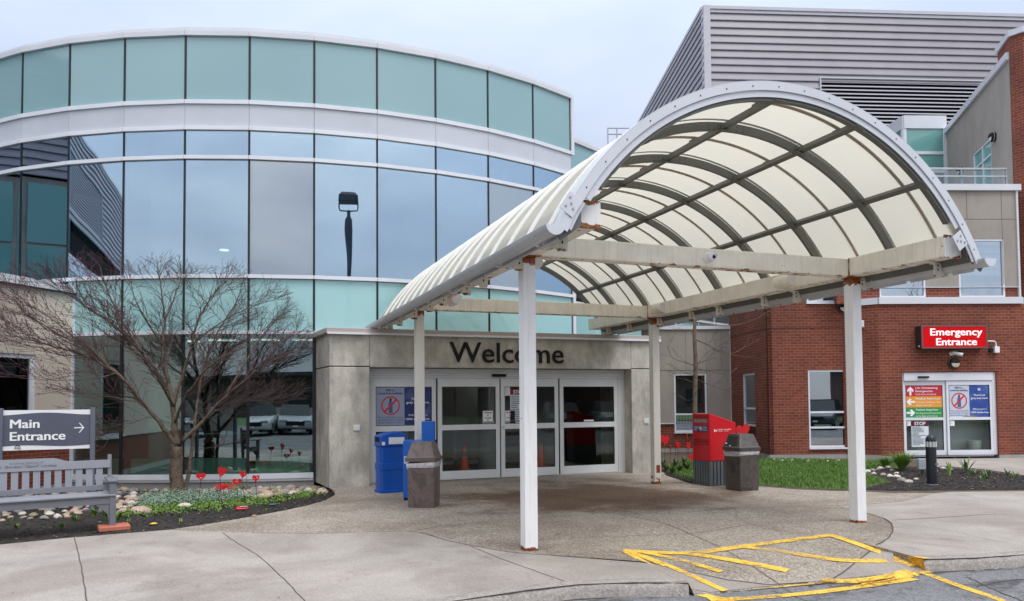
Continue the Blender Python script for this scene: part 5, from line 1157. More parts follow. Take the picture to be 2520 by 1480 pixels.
def bulkhead(T, x, z, label, yo=0.):
    t = root('wall_light', label, 'wall light', tuple((T @ Vector((x, 0, z)))), 0)
    mk('housing', M(T).lathe([(.135, 0), (.135, .10), (.12, .13)], (x, -.0, z), 24, 'y'), BLACK, t, smooth=True)
    mk('ring', M(T).lathe([(.139, .05), (.139, .065)], (x, 0, z), 24, 'y'), STEEL, t)
    m = M(T); n = 12; m.loft([[(x+.112*math.cos(R_(180+180*k/n))*s_, -.132-.03*(1-s_*s_), z-.01+.112*math.sin(R_(180+180*k/n))*s_) for k in range(n+1)] for s_ in (1, .8, .5, .1)], cap=False); mk('lens', m, plain('frosted_lens', (214, 206, 184), .4), t, smooth=True)
    m = M(T); m.loft([[(x+.12*math.cos(R_(180*k/n))*s_, -.13-.05*math.sqrt(max(0, 1-s_*s_)), z+.12*math.sin(R_(180*k/n))*s_) for k in range(n+1)] for s_ in (1, .9, .6, .2)], cap=False); mk('hood', m, BLACK, t, smooth=True)
    return t
x_, z_ = ez(2344, 893); bulkhead(TE, x_, z_, 'round black wall light directly above the emergency doors')
x_, z_ = uz(2080, 757) if 0 else (atpl(2072, 757, g2(0, vb), g2(1, vb)).dot(U2), atpl(2072, 757, g2(0, vb), g2(1, vb)).z); bulkhead(T2, x_, z_, 'round black wall light half hidden behind the front right canopy post')
x_ = (atpl(2449, 337, Q0, Q1).xy-Q1.xy).length; bulkhead(TQ, x_, atpl(2449, 337, Q0, Q1).z, 'round black wall light high on the terrace wall beside the glazed door')
x_ = (atpl(2361, 430, Q0, Q1).xy-Q1.xy).length; bulkhead(TQ, x_+.3, atpl(2361, 427, Q0, Q1).z, 'round black wall light low on the terrace wall behind the railing')
p = (TC.inverted() @ atpl(2120, 798, g2(ub1, vb), g2(uE, vE))); t = root('floodlight', 'small white box light on the chamfered brick corner beside the front right post', 'light', tuple(TC @ Vector((p.x, 0, p.z))))
mk('box', M(TC).box(p.x-.08, p.x+.08, -.16, -.04, p.z-.09, p.z+.09), WHITE, t, bevel=.01); mk('arm', M(TC).box(p.x-.02, p.x+.02, -.04, 0, p.z+.02, p.z+.11), WHITE, t)
# Main Entrance sign
SA = 5.5; sa_l = aty(8, 1058, 13.1); T = frame((sa_l.x, 13.1), SA); SGW = (aty(217, 1058, 13.1).x-sa_l.x)/math.cos(R_(SA))*1.01
zt_, zb2 = aty(100, 1009, 13.1).z, aty(100, 1107, 13.1).z
t = root('entrance_sign', 'grey and white sign reading Main Entrance with an arrow, behind the bench', 'sign', (sa_l.x, 13.1, 0), SA)
SG = plain('slate_grey', (88, 92, 108), .45, 0, .03); SGP = plain('sign_post_grey', (98, 104, 118), .45, 0, .05)
for x in (-.07, SGW): mk('post', M(T).box(x, x+.07, -.045, .03, -.1, zt_+.03), SGP, t, bevel=.006)
mk('panel', M(T).box(0, SGW, -.015, .015, zb2, zt_), WHITE, t)
n = 28; H = zt_-zb2
top = [(SGW*k/n, -.018, zt_-H*(.085+.03*math.sin(2*math.pi*(k/n*.9)-1.1)*-1+.012)) for k in range(n+1)]; bot = [(SGW*k/n, -.018, zb2+H*(.10+.022*math.sin(2*math.pi*k/n*.95+.3))) for k in range(n+1)]
m = M(T)
for k in range(n): m.poly([bot[k], bot[k+1], top[k+1], top[k]])
f_ = mk('face', m, SG, t); m = M(T)
text(m, 'Main', SGW*.075, zb2+H*.555, H*.215, y=-.024, w=SGW*.335, bold=.026); text(m, 'Entrance', SGW*.075, zb2+H*.245, H*.215, y=-.024, w=SGW*.635, bold=.026)
ax, az, al = SGW*.81, zb2+H*.535, SGW*.12
m.box(ax, ax+al*.93, -.024, -.0225, az-.008, az+.008)
for s_ in (1, -1): m.prism([(ax+al*.45, -.0235, az+s_*.075), (ax+al*.57, -.0235, az+s_*.075), (ax+al, -.0235, az), (ax+al*.86, -.0235, az)], (0, .0012, 0))
mk('lettering', m, WHITE_L, f_)
m = M(T); text(m, 'ROSS', SGW*.13, zb2+H*.032, H*.045, y=-.02, w=SGW*.07, bold=.02); text(m, 'MEMORIAL HOSPITAL', SGW*.165, zb2+H*.012, H*.012, y=-.02, w=SGW*.045, bold=0)
for k in range(10):
    a0, a1 = R_(20+k*16), R_(36+k*16); c_, e_ = SGW*.165, zb2+H*.075; m.poly([(c_+.028*math.cos(a0), -.02, e_+.02*math.sin(a0)), (c_+.036*math.cos(a0), -.02, e_+.034*math.sin(a0)), (c_+.036*math.cos(a1), -.02, e_+.034*math.sin(a1)), (c_+.028*math.cos(a1), -.02, e_+.02*math.sin(a1))])
mk('emblem', m, DARKFR, t)
# ================================================================ BENCH
bx, by_ = G(284, 1302).x, 10.9; BA_ = 12; T = frame((bx, by_), BA_+180); LB_ = 1.95
# local frame: x runs from the visible end towards the far end, y towards the viewer
t = root('memorial_bench', 'grey slatted memorial bench with a curved engraved top rail, at the left edge', 'bench', (bx, by_, 0), BA_)
TB = frame((bx, by_), BA_); BG = plain('grey_bench_plastic', (134, 137, 146), .6, 0, .06, 3, .15); BG2 = plain('darker_bench_plastic', (112, 114, 122), .6, 0, .06, 3, .15)
X = lambda a: -a                                        # distance from the visible end
def bb_(m, a0, a1, y0, y1, z0, z1): return m.box(X(a1), X(a0), y0, y1, z0, z1)
zb_ = .05
for a in (0., LB_-.09):
    mk('leg', bb_(M(TB), a, a+.075, -.03, .045, zb_, .60), BG2, t, bevel=.006)
    m = M(TB); m.prism([(X(a+.06), .44, zb_), (X(a+.06), .50, zb_), (X(a+.06), .56, .93), (X(a+.06), .52, .93), (X(a+.06), .43, .45)], (.045, 0, 0)); mk('leg', m, BG2, t)
    mk('armrest', bb_(M(TB), a-.02, a+.095, -.05, .55, .601, .632), BG2, t, bevel=.008)
    mk('side_rail', bb_(M(TB), a+.012, a+.05, .046, .43, .32, .41), BG2, t)
m = M(TB)
for k in range(4): bb_(m, .0, LB_, -.045+.118*k, .063+.118*k, .425, .45)
mk('seat', m, BG, t, bevel=.006)
m = M(TB); bb_(m, .076, LB_-.1, -.02, .01, .33, .423); mk('apron', m, BG2, t)
for a, s_ in ((.076, 1), (LB_-.1, -1)):
    m = M(TB); m.prism([(X(a), -.012, .33), (X(a+s_*.16), -.012, .33), (X(a+s_*.08), -.012, .26), (X(a+s_*.02), -.012, .2), (X(a), -.012, .10)], (0, .022, 0)); mk('brace', m, BG2, t)
def back(z): return .44+(z-.45)*.16                      # leaning back
for k in range(16):
    a = .12+k*.118
    if a > LB_-.12: break
    m = M(TB); m.prism([(X(a), back(.50), .50), (X(a+.078), back(.50), .50), (X(a+.078), back(.79), .79), (X(a), back(.79), .79)], (0, .02, .002)); mk('back_slat', m, BG, t)
mk('lower_rail', (lambda m: (m.prism([(X(.03), back(.46)-.01, .465), (X(LB_-.03), back(.46)-.01, .465), (X(LB_-.03), back(.53)-.01, .535), (X(.03), back(.53)-.01, .535)], (0, .035, 0)), m)[-1])(M(TB)), BG2, t, bevel=.004)
n = 40; prof = []
for k in range(n+1):
    a = .03+(LB_-.06)*k/n; d = abs(a-LB_*.5)/(LB_*.5); h = .86+.05*(1 if d < .28 else max(0, .5+.5*math.cos(math.pi*min(1, (d-.28)/.22)))); prof.append((a, h))
m = M(TB)
for (a, h), (a2, h2) in zip(prof[:-1], prof[1:]): m.add([(X(a), back(.76)-.014, .76), (X(a2), back(.76)-.014, .76), (X(a2), back(h2)-.014, h2), (X(a), back(h)-.014, h), (X(a), back(.76)+.03, .76), (X(a2), back(.76)+.03, .76), (X(a2), back(h2)+.03, h2), (X(a), back(h)+.03, h)], [(3,2,1,0)[::-1][::-1], (4,5,6,7), (2,3,7,6), (0,1,5,4)])
tr_ = mk('top_rail', m, BG, t)
TT2 = TB @ Matrix.Translation((X(LB_*.5), back(.80)-.0165, .80)) @ Matrix.Rotation(-math.atan(.16), 4, 'X')
m = M(TT2); text(m, 'In Loving Memory of', 0, .055, .022, y=-.002, align='C', bold=0, w=.36); text(m, 'Dr. Gordon "Gord" Lindsay', 0, .008, .030, y=-.002, align='C', bold=.01, w=.66); mk('lettering', m, plain('engraved_grey', (104, 104, 110), .8, 0, .1), tr_)
pvb = G(279, 1308); t = root('paving_block', 'flat red paving block under the front leg of the bench', 'paving block', (bx+.0, by_, 0), BA_)
mk('block', M().box(-.20, .16, -.14, .16, -.01, .052), plain('terracotta', (186, 112, 92), .85, 0, .1, 6, .2), t, world=False, bevel=.012)
# ================================================================ BINS, MAILBOX, BOLLARD
def swirl(name, a, b):
    m, tt, p, o = newmat(name); n = noise(tt, 2.6, 5, rough=.6, dist=2.2); tt.links.new(ramp(tt, n, [(.3, lin(a)), (.5, lin(b)), (.62, lin(a)), (.75, lin(b))]), p.inputs['Base Color']); p.inputs['Roughness'].default_value = .42; return m
def bin_(loc, rz, label, mat, flap):
    t = root('litter_bin', label, 'bin', loc, rz, 'brown litter bins beside the canopy posts'); W = .43
    mk('body', M().loft([rrect(W*k, W*k, .025, z) for z, k in ((0, .94), (.03, .94), (.035, .96), (.68, 1.0))]), mat, t, world=False, smooth=True)
    lidm = M().loft([rrect(W*k, W*k, r, z) for z, k, r in ((.70, 1.12, .03), (.755, 1.14, .03), (.76, 1.10, .03), (.775, 1.06, .03), (.785, 1.02, .03), (.97, .76, .03), (.99, .72, .04))])
    l = mk('lid', lidm, mat, t, world=False, smooth=True)
    if flap:
        m = M(); y = lambda z: -(W/2)*(1.02-(z-.785)*.26/.185)-.004
        m.prism([(-.15, y(.80), .80), (.15, y(.80), .80), (.125, y(.955), .955), (-.125, y(.955), .955)], (0, -.008, 0)); mk('flap', m, plain('dark_flap', (56, 52, 52), .45, 0, .2), l, world=False)
        m = M(); m.lathe([(.015, 0), (.012, .02)], (-.12, y(.82)-.01, .82), 6, 'y'); m.lathe([(.01, 0), (.01, .02)], (-.0, y(.79)-.02, .785), 6, 'y'); mk('dropping', m, WHITE, l, world=False)
    rings = []; r = random.Random(int(loc[0]*10))
    for z, o in ((.69, 1.0), (.67, 1.06), (.645, 1.05), (.62, 1.03), (.605, 1.01)):
        rings.append([(x*o*(1+r.uniform(-.02, .03)), y_*o*(1+r.uniform(-.02, .03)), z2+r.uniform(-.012, .012)+x*.06) for x, y_, z2 in rrect(W, W, .03, z, 5)])
    bagm = plain('grey_bin_bag', (190, 188, 190), .25, 0, .3, 14); mk('bag', M().loft(rings, cap=False), bagm, t, world=False, smooth='all'); return t
BR1 = swirl('brown_grey_plastic', (84, 72, 72), (112, 98, 94)); BR2 = swirl('dark_brown_plastic', (58, 52, 52), (86, 78, 74))
bin_((2.80, 11.32, 0), -27, 'brown litter bin with a grey bag under its lid, in front of the blue boxes', BR1, False)
bin_((8.50, 11.05, 0), -88, 'dark brown litter bin with a swing flap beside the red mailbox', BR2, True)
# blue recycling bin
BLUE = plain('blue_plastic', (18, 84, 178), .38, 0, .08, 2.); BLUE2 = plain('bright_blue_steel', (22, 100, 196), .35, 0, .05)
t = root('recycling_bin', 'blue curved-top recycling bin with a white label at the left of the doors', 'bin', (2.70, 13.38, 0), 8)
m = M().loft([rrect(w_, d_, .05, z) for z, w_, d_ in ((.0, .50, .36), (.04, .51, .37), (.05, .47, .33), (.40, .48, .34), (.41, .50, .36), (.52, .50, .36), (.53, .47, .33), (.81, .48, .34))]); mk('body', m, BLUE, t, world=False, smooth=True)
m = M(); pr = [(-.25, .815), (.25, .815), (.25, 1.0), (.22, 1.04), (.12, 1.075), (-.02, 1.07), (-.22, 1.02), (-.25, 1.0)]
m.prism([(x, -.18, z) for x, z in pr], (0, .36, 0)); hd = mk('hood', m, BLUE, t, world=False, bevel=.02)
mk('label_plate', M().box(-.10, .19, -.192, -.184, .86, .98), plain('faded_white_label', (226, 230, 238), .5, 0, .06, 12), hd, world=False); mk('opening', M().box(-.256, -.248, -.12, .10, .90, .985), BLACK, hd, world=False)
mk('sticker', M().box(-.225, -.17, -.192, -.184, .845, .905), plain('sticker_white', (232, 226, 220), .5, 0, .1, 30), hd, world=False)
# blue narrow box and payment box on a post
t = root('newspaper_box', 'narrow blue newspaper box half hidden behind the left litter bin', 'newspaper box', (2.93, 12.22, 0), -16)
mk('cabinet', M().box(-.24, .24, -.2, .2, .04, .97), BLUE2, t, world=False, bevel=.01); mk('base', M().box(-.23, .23, -.19, .19, 0, .04), BLACK, t, world=False)
m = M(); m.box(-.225, -.15, -.206, -.201, .60, .72); m.box(-.06, .0, -.206, -.201, .60, .7); mk('sticker', m, plain('pale_sticker', (180, 214, 236), .5, 0, .1, 30), t, world=False)
t = root('ticket_machine', 'slim blue coin box with a black knob, in front of the rear left post', 'coin box', (3.06, 12.05, 0), -16)
mk('case', M().box(-.11, .11, -.09, .09, .74, 1.285), BLUE2, t, world=False, bevel=.012); m = M(); m.box(-.075, .095, -.1, -.091, .80, 1.24); mk('door', m, BLUE2, t, world=False, bevel=.006)
mk('knob', M().lathe([(.03, 0), (.03, .03)], (-.055, -.1, .83), 14, 'y'), BLACK, t, world=False); mk('post', M().box(-.03, .03, -.03, .03, 0, .739), BLUE2, t, world=False); mk('lock', M().box(.11, .135, -.02, .02, .9, .98), BLACK, t, world=False); mk('hinge', M().box(.11, .125, -.03, .06, .76, .86), BLUE2, t, world=False)
# mailbox
MR = plain('mailbox_red', (206, 14, 28), .28, 0, .05, 1.5); MGY = plain('ribbed_grey_plastic', (98, 104, 108), .6, 0, .08)
t = root('mailbox', 'red street mailbox on a ribbed grey base beside the dark litter bin', 'mailbox', (8.52, 11.96, 0), -87); w2, d2 = .25, .235
m = M(); m.prism([(-w2, -d2, .46), (-w2, d2+.14, .46), (-w2, d2+.14, 1.17), (-w2, -d2+.02, 1.34), (-w2, -d2, 1.34)], (2*w2, 0, 0)); bd = mk('body', m, MR, t, world=False, bevel=.012)
m = M(); m.box(-w2+.02, w2-.02, -d2+.02, d2+.12, .0, .455)
for k in range(7): x = -w2+.025+k*(2*w2-.05)/6; m.box(x-.024, x+.024, -d2, -d2+.02, .01, .455)
for k in range(8): y = -d2+.03+k*(2*d2+.1)/7; m.box(w2-.02, w2, y-.026, y+.026, .01, .455); m.box(-w2, -w2+.02, y-.026, y+.026, .01, .455)
mk('base', m, MGY, t, world=False)
m = M(); m.box(-.21, .21, -d2-.012, -d2-.001, 1.255, 1.31); m.box(-.21, .21, -d2-.01, -d2-.001, .80, .83); m.box(-.21, .21, -d2-.01, -d2-.001, .755, .775); m.box(-.21, .21, -d2-.006, -d2-.001, .845, .862); mk('slot_frame', m, plain('darker_red', (150, 12, 24), .35, 0, .1), bd, world=False)
mk('slot', M().box(-.19, .19, -d2-.006, -d2-.001, 1.17, 1.235), plain('grey_flyers', (150, 140, 136), .5, 0, .4, 30), bd, world=False)
pl_ = mk('blue_plate', M().box(-.21, .21, -d2-.004, -d2-.001, 1.0, 1.12), plain('postal_blue', (36, 50, 128), .4), bd, world=False)
m = M(); 
for s_, x, z in (('CANADA', -.12, 1.075), ('POST', -.15, 1.02), ('POSTES', .12, 1.075), ('CANADA', .125, 1.02)): text(m, s_, x, z, .024, y=-d2-.006, align='C', bold=.02)
m.box(-.2, -.05, -d2-.006, -d2-.005, 1.058, 1.063); m.box(.05, .2, -d2-.006, -d2-.005, 1.058, 1.063); mk('lettering', m, WHITE_L, pl_, world=False)
mk('emblem', M().lathe([(.042, 0), (.042, .003)], (0, -d2-.005, 1.062), 20, 'y'), plain('cream_emblem', (220, 200, 170), .5, 0, .2, 40), pl_, world=False)
m = M(Matrix.Rotation(R_(90), 4, 'Z') @ Matrix.Translation((0, -w2, 0)))
m.box(-.13, -.11, -.004, -.001, 1.0, 1.05)
text(m, 'Canada Post', -.05, 1.035, .018, y=-.004, w=.13, bold=.016); text(m, 'Corporation', -.05, 1.008, .018, y=-.004, w=.12, bold=.0); text(m, 'Société canadienne', .10, 1.035, .018, y=-.004, w=.16, bold=.02); text(m, 'des postes', .10, 1.008, .018, y=-.004, w=.10, bold=0)
m.poly([(-.105, -.003, 1.018), (-.085, -.003, 1.005), (-.07, -.003, 1.02), (-.078, -.003, 1.046), (-.09, -.003, 1.035)]); mk('lettering', m, WHITE_L, bd, world=False)
# bollard light
t = root('bollard_light', 'dark domed bollard light with white guard, in the mulch near the emergency doors', 'bollard', (12.05, 10.2, .0), 0); r = .088
mk('post', M().lathe([(r, 0), (r, .70)], n=28), NAVY_BLACK, t, world=False, smooth=True); mk('base_ring', M().lathe([(r+.012, 0), (r+.012, .022)], n=28), plain('rim_grey', (190, 184, 170), .6), t, world=False)
mk('lens', M().lathe([(r-.012, .70), (r-.012, .80)], n=24), plain('lamp_lens', (176, 176, 172), .25, 0, .25, 20), t, world=False, smooth=True)
mk('cap', M().lathe([(r, .80), (r, .82), (r*.93, .86), (r*.75, .895), (r*.45, .92), (.005, .93)], n=28), NAVY_BLACK, t, world=False, smooth=True)
for k in range(10):
    a = R_(36*k); mk('guard_fin', M().box(r*math.cos(a)-.006, r*math.cos(a)+.006, r*math.sin(a)-.006, r*math.sin(a)+.006, .70, .80), ALU, t, world=False)
mk('tape_mark', M().box(-.01, .075, -r-.002, -r+.03, .375, .405), plain('grey_tape', (120, 122, 126), .6), t, world=False)
b = G(2270, 1172); t = root('outlet_box', 'small grey outdoor outlet box behind the bollard light', 'electrical box', (b.x, b.y, 0), -20); mk('box', M().box(-.09, .09, -.05, .05, .14, .36), plain('light_grey_plastic', (160, 166, 172), .5), t, world=False, bevel=.01); mk('post', M().box(-.02, .02, -.02, .02, 0, .139), DARKFR, t, world=False)
# ================================================================ HEART STAKES
HR = plain('heart_red', (206, 16, 26), .4, 0, .08, 8); HP = plain('heart_pink_red', (226, 44, 66), .4, 0, .06, 8); ROD = plain('rusty_rod', (66, 48, 44), .8, 0, .2, 20)
def hp(t_): x = 16*math.sin(t_)**3; y = 13*math.cos(t_)-5*math.cos(2*t_)-2*math.cos(3*t_)-math.cos(4*t_); return x/17, y/17+.12
def heart(px, py, bx_, by2, w_, h_, tilt, turn, label, holes, mat, zb0=0., grp='red metal hearts on rods'):
    b = G(bx_, by2, zb0); c = aty(px, py, b.y+.0); t = root('heart_stake', label, 'garden ornament', (b.x, b.y, zb0-.04), 0, grp)
    n = 40; q = [hp(2*math.pi*k/n) for k in range(n)]; T = Matrix.Translation((c.x, b.y, c.z)) @ Matrix.Rotation(R_(turn), 4, 'Z') @ Matrix.Rotation(R_(tilt), 4, 'Y')
    m = M(T); bm = bmesh.new(); outer = [Vector((x*w_/2, 0, z*h_/2)) for x, z in q]; loops = [outer]
    for hx, hz, hs in holes: loops.append([Vector((hx*w_/2+x*hs*w_/2, 0, hz*h_/2+z*hs*h_/2)) for x, z in q[::3]])
    from mathutils.geometry import tessellate_polygon
    flat = [p for l in loops for p in l]; tr = tessellate_polygon([[Vector((p.x, p.z, 0)) for p in l] for l in loops])
    th = .003; m.add([(p.x, -th, p.z) for p in flat]+[(p.x, th, p.z) for p in flat], [list(f) for f in tr]+[[i+len(flat) for i in f[::-1]] for f in tr])
    o = 0
    for l in loops:
        k = len(l); m.add([(p.x, -th, p.z) for p in l]+[(p.x, th, p.z) for p in l], [[i, (i+1) % k, (i+1) % k+k, i+k] for i in range(k)])
    mk('heart', m, mat, t)
    tip = T @ Vector((0, .006, -h_*.40)); mk('rod', M().tube([(b.x, b.y, zb0-.06), tip, T @ Vector((0, .006, -h_*.1))], .0045, 5), ROD, t)
def cD(x, y): return (650+x/3.6)*.62516, (1780+y/3.6)*.62516
HL = [((507,350),(445,830),.155,.145,-2,0,'red heart on a rod with one small cut-out, nearest the tree trunk',[(0,-.25,.24)],HR),
      ((800,290),(810,800),.15,.21,16,30,'tall tilted red heart pierced by six small cut-outs',[(-.42,.0,.17),(.35,.32,.15),(-.15,-.2,.17),(.32,-.1,.16),(.02,-.48,.15),(.3,.62,.13)],HR),
      ((775,492),(700,700),.145,.14,-14,10,'low pinkish heart outline leaning towards the tree trunk',[(-.2,.25,.4)],HP),
      ((832,500),(860,690),.12,.11,4,15,'small plain red heart low between two open hearts',[],HR),
      ((905,492),(928,680),.145,.14,6,-10,'low pinkish open heart beside the small plain one',[(0,.02,.5)],HP),
      ((1018,425),(1048,745),.155,.14,4,0,'red heart with an oval opening at its middle',[(0,.1,.3)],HR),
      ((1102,322),(1142,745),.13,.135,12,24,'red heart with one open lobe, above the oval-holed heart',[(.35,.4,.33),(-.5,-.1,.14)],HR),
      ((1285,375),(1320,740),.13,.14,4,22,'red heart with two small cut-outs, nearest the concrete portal',[(.35,.25,.26),(-.45,.0,.16)],HR)]
for c, b, w_, h_, ti, tu, lab, ho, mt_ in HL: heart(*cD(*c), *cD(*b), w_, h_, ti, tu, lab, ho, mt_, -.05)
def cE(x, y): return (2550+x/3.8945)*.62516, (1580+y/3.8945)*.62516
HRr = [((203,580),(205,950),.22,.26,-8,30,'pink heart on a rod at the left end of the right-hand group',HP), ((268,600),(262,960),.32,.36,6,10,'largest red heart of the group in front of the panel wing',HR),
       ((345,735),(340,960),.14,.34,4,70,'dark red heart turned nearly edge-on, low beside the white post',HR), ((432,670),(405,930),.16,.26,-6,60,'narrow red heart left of a wider low one',HR),
       ((465,685),(458,955),.22,.26,8,20,'wide low red heart in the middle of the right group',HR), ((605,545),(600,930),.20,.30,4,50,'highest red heart, left of the mailbox',HR),
       ((625,690),(630,950),.24,.32,-4,25,'red heart directly below the highest one',HR), ((190,835),(188,950),.16,.2,0,30,'red heart close to the ground at the rear post',HR), ((672,860),(662,1060),.26,.24,-6,15,'dark red heart beside the grey base of the mailbox',HR)]
for c, b, w_, h_, ti, tu, lab, mt_ in HRr: heart(*cE(*c), *cE(*b), w_*.85, h_*.85, ti, tu, lab, [], mt_, 0., 'red metal hearts in the garden on the right')
heart(*cE(1462,470), *cE(1455,950), .52, .46, -8, 10, 'big red heart rising behind the dark litter bin', [], HR, 0., 'red metal hearts in the garden on the right')
# ================================================================ STONES
def stone_mesh(seed, mat):
    r = random.Random(seed); bm = bmesh.new(); bmesh.ops.create_icosphere(bm, subdivisions=2, radius=1)
    d1 = [Vector((r.uniform(-1, 1), r.uniform(-1, 1), r.uniform(-1, 1))).normalized() for _ in range(4)]; a = [r.uniform(.5, 4) for _ in range(3)]
    for v in bm.verts:
        k = 1+.10*math.sin(v.co.x*a[0]+a[1])+.09*math.sin(v.co.y*a[2]*1.3+v.co.z*2)
        for d in d1:
            q = v.co.dot(d)
            if q > .72: k *= 1-(q-.72)*.55
        v.co *= k
    me = bpy.data.meshes.new('river_stone'); bm.to_mesh(me); bm.free(); me.polygons.foreach_set('use_smooth', [True]*len(me.polygons)); me.materials.append(mat); return me
def stmat(name, a, b):
    m, t, p, o = newmat(name); n = noise(t, 1.6, 6, rough=.7); f = noise(t, 9, 3)
    t.links.new(mixc(t, 1., ramp(t, n, [(.3, lin(a)), (.7, lin(b))]), ramp(t, f, [(.3, .85), (.7, 1.15)]), 'MULTIPLY'), p.inputs['Base Color']); p.inputs['Roughness'].default_value = .8; bump(t, p, f, .2, .02); return m
KINDS = [('grey', (122,120,118), (164,160,154)), ('tan', (158,142,122), (196,180,158)), ('pinkish', (166,140,128), (198,172,158)), ('mossy olive', (118,112,86), (160,150,118)), ('pale', (186,178,166), (216,208,196)), ('dark', (74,74,76), (112,110,108))]
SM = [(k, [stone_mesh(10*i+j, stmat('stone_'+k.replace(' ', '_')+str(j), a, b)) for j in range(2)]) for i, (k, a, b) in enumerate(KINDS)]
rs = random.Random(12); placed = []
def stone(p, r, grp, label, mesh=None, sq=None, kidx=None):
    k, ms = SM[kidx if kidx is not None else rs.choices(range(6), [30, 26, 14, 10, 12, 8])[0]]
    o = bpy.data.objects.new('river_stone', mesh or rs.choice(ms)); COL.objects.link(o); s_ = sq or rs.uniform(.5, .72)
    o.location = (p.x, p.y, p.z+r*s_*.35); o.scale = (r*rs.uniform(.95, 1.4), r*rs.uniform(.75, 1.05), r*s_); o.rotation_euler = (rs.uniform(-.2, .2), rs.uniform(-.2, .2), rs.uniform(0, 6.28)); tag(o, label.format(k), 'stone', grp)
def scr(p): v = p-EYE; d = v.dot(fw); return 1260+F_PX*v.dot(rt)/d, PY-F_PX*v.dot(up)/d
def place(n, xr, yr, ok, rr, side):
    k = tr_ = 0
    while k < n and tr_ < 60000:
        tr_ += 1; p = bed(rs.random(), rs.random()); x, y = scr(p)
        if not (xr[0] < x < xr[1] and yr[0] < y < yr[1] and ok(x, y)): continue
        r = rs.choice(rr)
        if any((p-q).length < (r+r2)*.74 for q, r2 in placed): continue
        placed.append((p, r)); k += 1; stone(p, r, 'river stones in the left bed', 'rounded {} river stone in the bed '+side)
place(150, (-25, 300), (1196, 1288), lambda x, y: y < 1284-x*.05, [.045, .055, .065, .075], 'under and behind the bench')
place(40, (296, 430), (1196, 1262), lambda x, y: y < 1262-(x-296)*.35, [.05, .06, .075, .09], 'between bench and tree')
place(90, (455, 795), (1188, 1232), lambda x, y: 1203-(x-455)*.035 < y < (1214 if x < 600 else 1222 if x < 700 else 1216), [.05, .06, .07, .085, .10], 'along the glass wall right of the tree')
for (x, y, r, lab, kk) in ((350,1262,.15,'large pale pink stone in the groundcover left of the tree',2), (455,1250,.12,'flat pale stone in front of the tree foot',4), (650,1226,.17,'large sandy flat stone behind the hearts',1), (300,1262,.1,'pinkish stone just right of the bench leg',2)):
    stone(G(x, y, -.06), r, None, lab, sq=.5, kidx=kk)
for k, (x, y, r) in enumerate(((2147,1160,.09),(2166,1155,.1),(2185,1152,.09),(2196,1160,.08),(2133,1163,.10),(2150,1168,.09),(2172,1171,.09),(2190,1175,.11),(2208,1176,.10),(2220,1186,.12),(2238,1189,.10),(2255,1181,.06),(2308,1152,.1),(2322,1155,.09),(2300,1160,.08),(2340,1157,.07),(2124,1158,.08),(2205,1167,.07))):
    stone(G(x, y, .004), r*.8, 'pale edging stones', 'pale rounded edging stone between lawn and mulch by the bollard light', sq=.6, kidx=4 if k % 3 else 0)
for k, (x, y) in enumerate(((1925,1135),(1950,1134),(1990,1136),(2035,1137),(2062,1135),(1905,1133))): stone(G(x, y, .012), .05, 'small pebbles along the brick wall', 'small pale pebble at the foot of the brick wing', sq=.6, kidx=4)
# litter in the left bed
def lit(name, lab, cat, x, y, fn, rz=0): 
    b = G(x, y, -.02); return fn(root(name, lab, cat, (b.x, b.y, -.012), rz))
def wrap(t):
    mk('wrapper', M().loft([[(x*s_, y*s_, z) for x, y, z in rrect(.17, .07, .02, 0, 3)][:0]+[(x*(1+.0*k), y*s_, .012+.028*s2*(1 if y > 0 else .6)) for k, (x, y, z) in enumerate(rrect(.17, .075, .02, 0, 3))] for s_, s2 in ((1., .1), (1.02, .6), (.85, 1.2), (.4, 1.4))]), plain('wrapper_red', (222, 30, 56), .3, 0, .1), t, world=False, smooth='all')
    mk('print', M().box(-.035, .07, -.028, .02, .052, .0535), WHITE, t, world=False); return t
lit('snack_wrapper', 'red and white crumpled wrapper lying on the black mulch', 'wrapper', 596, 1256, wrap, 8)
def can(t): mk('crushed_bottle', M().loft([[(x*s_, y, z) for x, y, z in [(p, q*s2, .02+.018*math.sin(a)) for p, q, a in [(-.07+.0*k, .03*math.cos(k), k) for k in [j*.785 for j in range(8)]]]] for s_, s2 in ((1, 1), (.5, 1.1), (-.3, .9), (-1, 1))]), plain('green_plastic', (52, 92, 78), .3, 0, .3, 20), t, world=False, smooth='all'); return t
lit('crushed_bottle', 'crushed dark green plastic bottle in the mulch near the portal', 'bottle', 672, 1246, can, 10)
lit('leaf', 'curled yellow leaf on the mulch in front of the tree', 'leaf', 378, 1293, lambda t: mk('blade', M().loft([[(x*s_, y*s_, .012+.01*(x*x+y*y)/.002*0+z) for x, y, z in rrect(.10, .055, .025, .006*k)] for k, s_ in enumerate((.9, 1., .7, .2))]), plain('leaf_yellow', (236, 204, 70), .6, 0, .1), t, world=False, smooth='all'), 10)
lit('leaf', 'curled brown leaf on the mulch below the wrapper', 'leaf', 626, 1274, lambda t: mk('blade', M().loft([[(x*s_, y*s_, .012+z) for x, y, z in rrect(.08, .06, .02, .008*k)] for k, s_ in enumerate((.8, 1., .7, .2))]), plain('leaf_brown', (176, 136, 104), .8, 0, .2, 20), t, world=False, smooth='all'), 30)
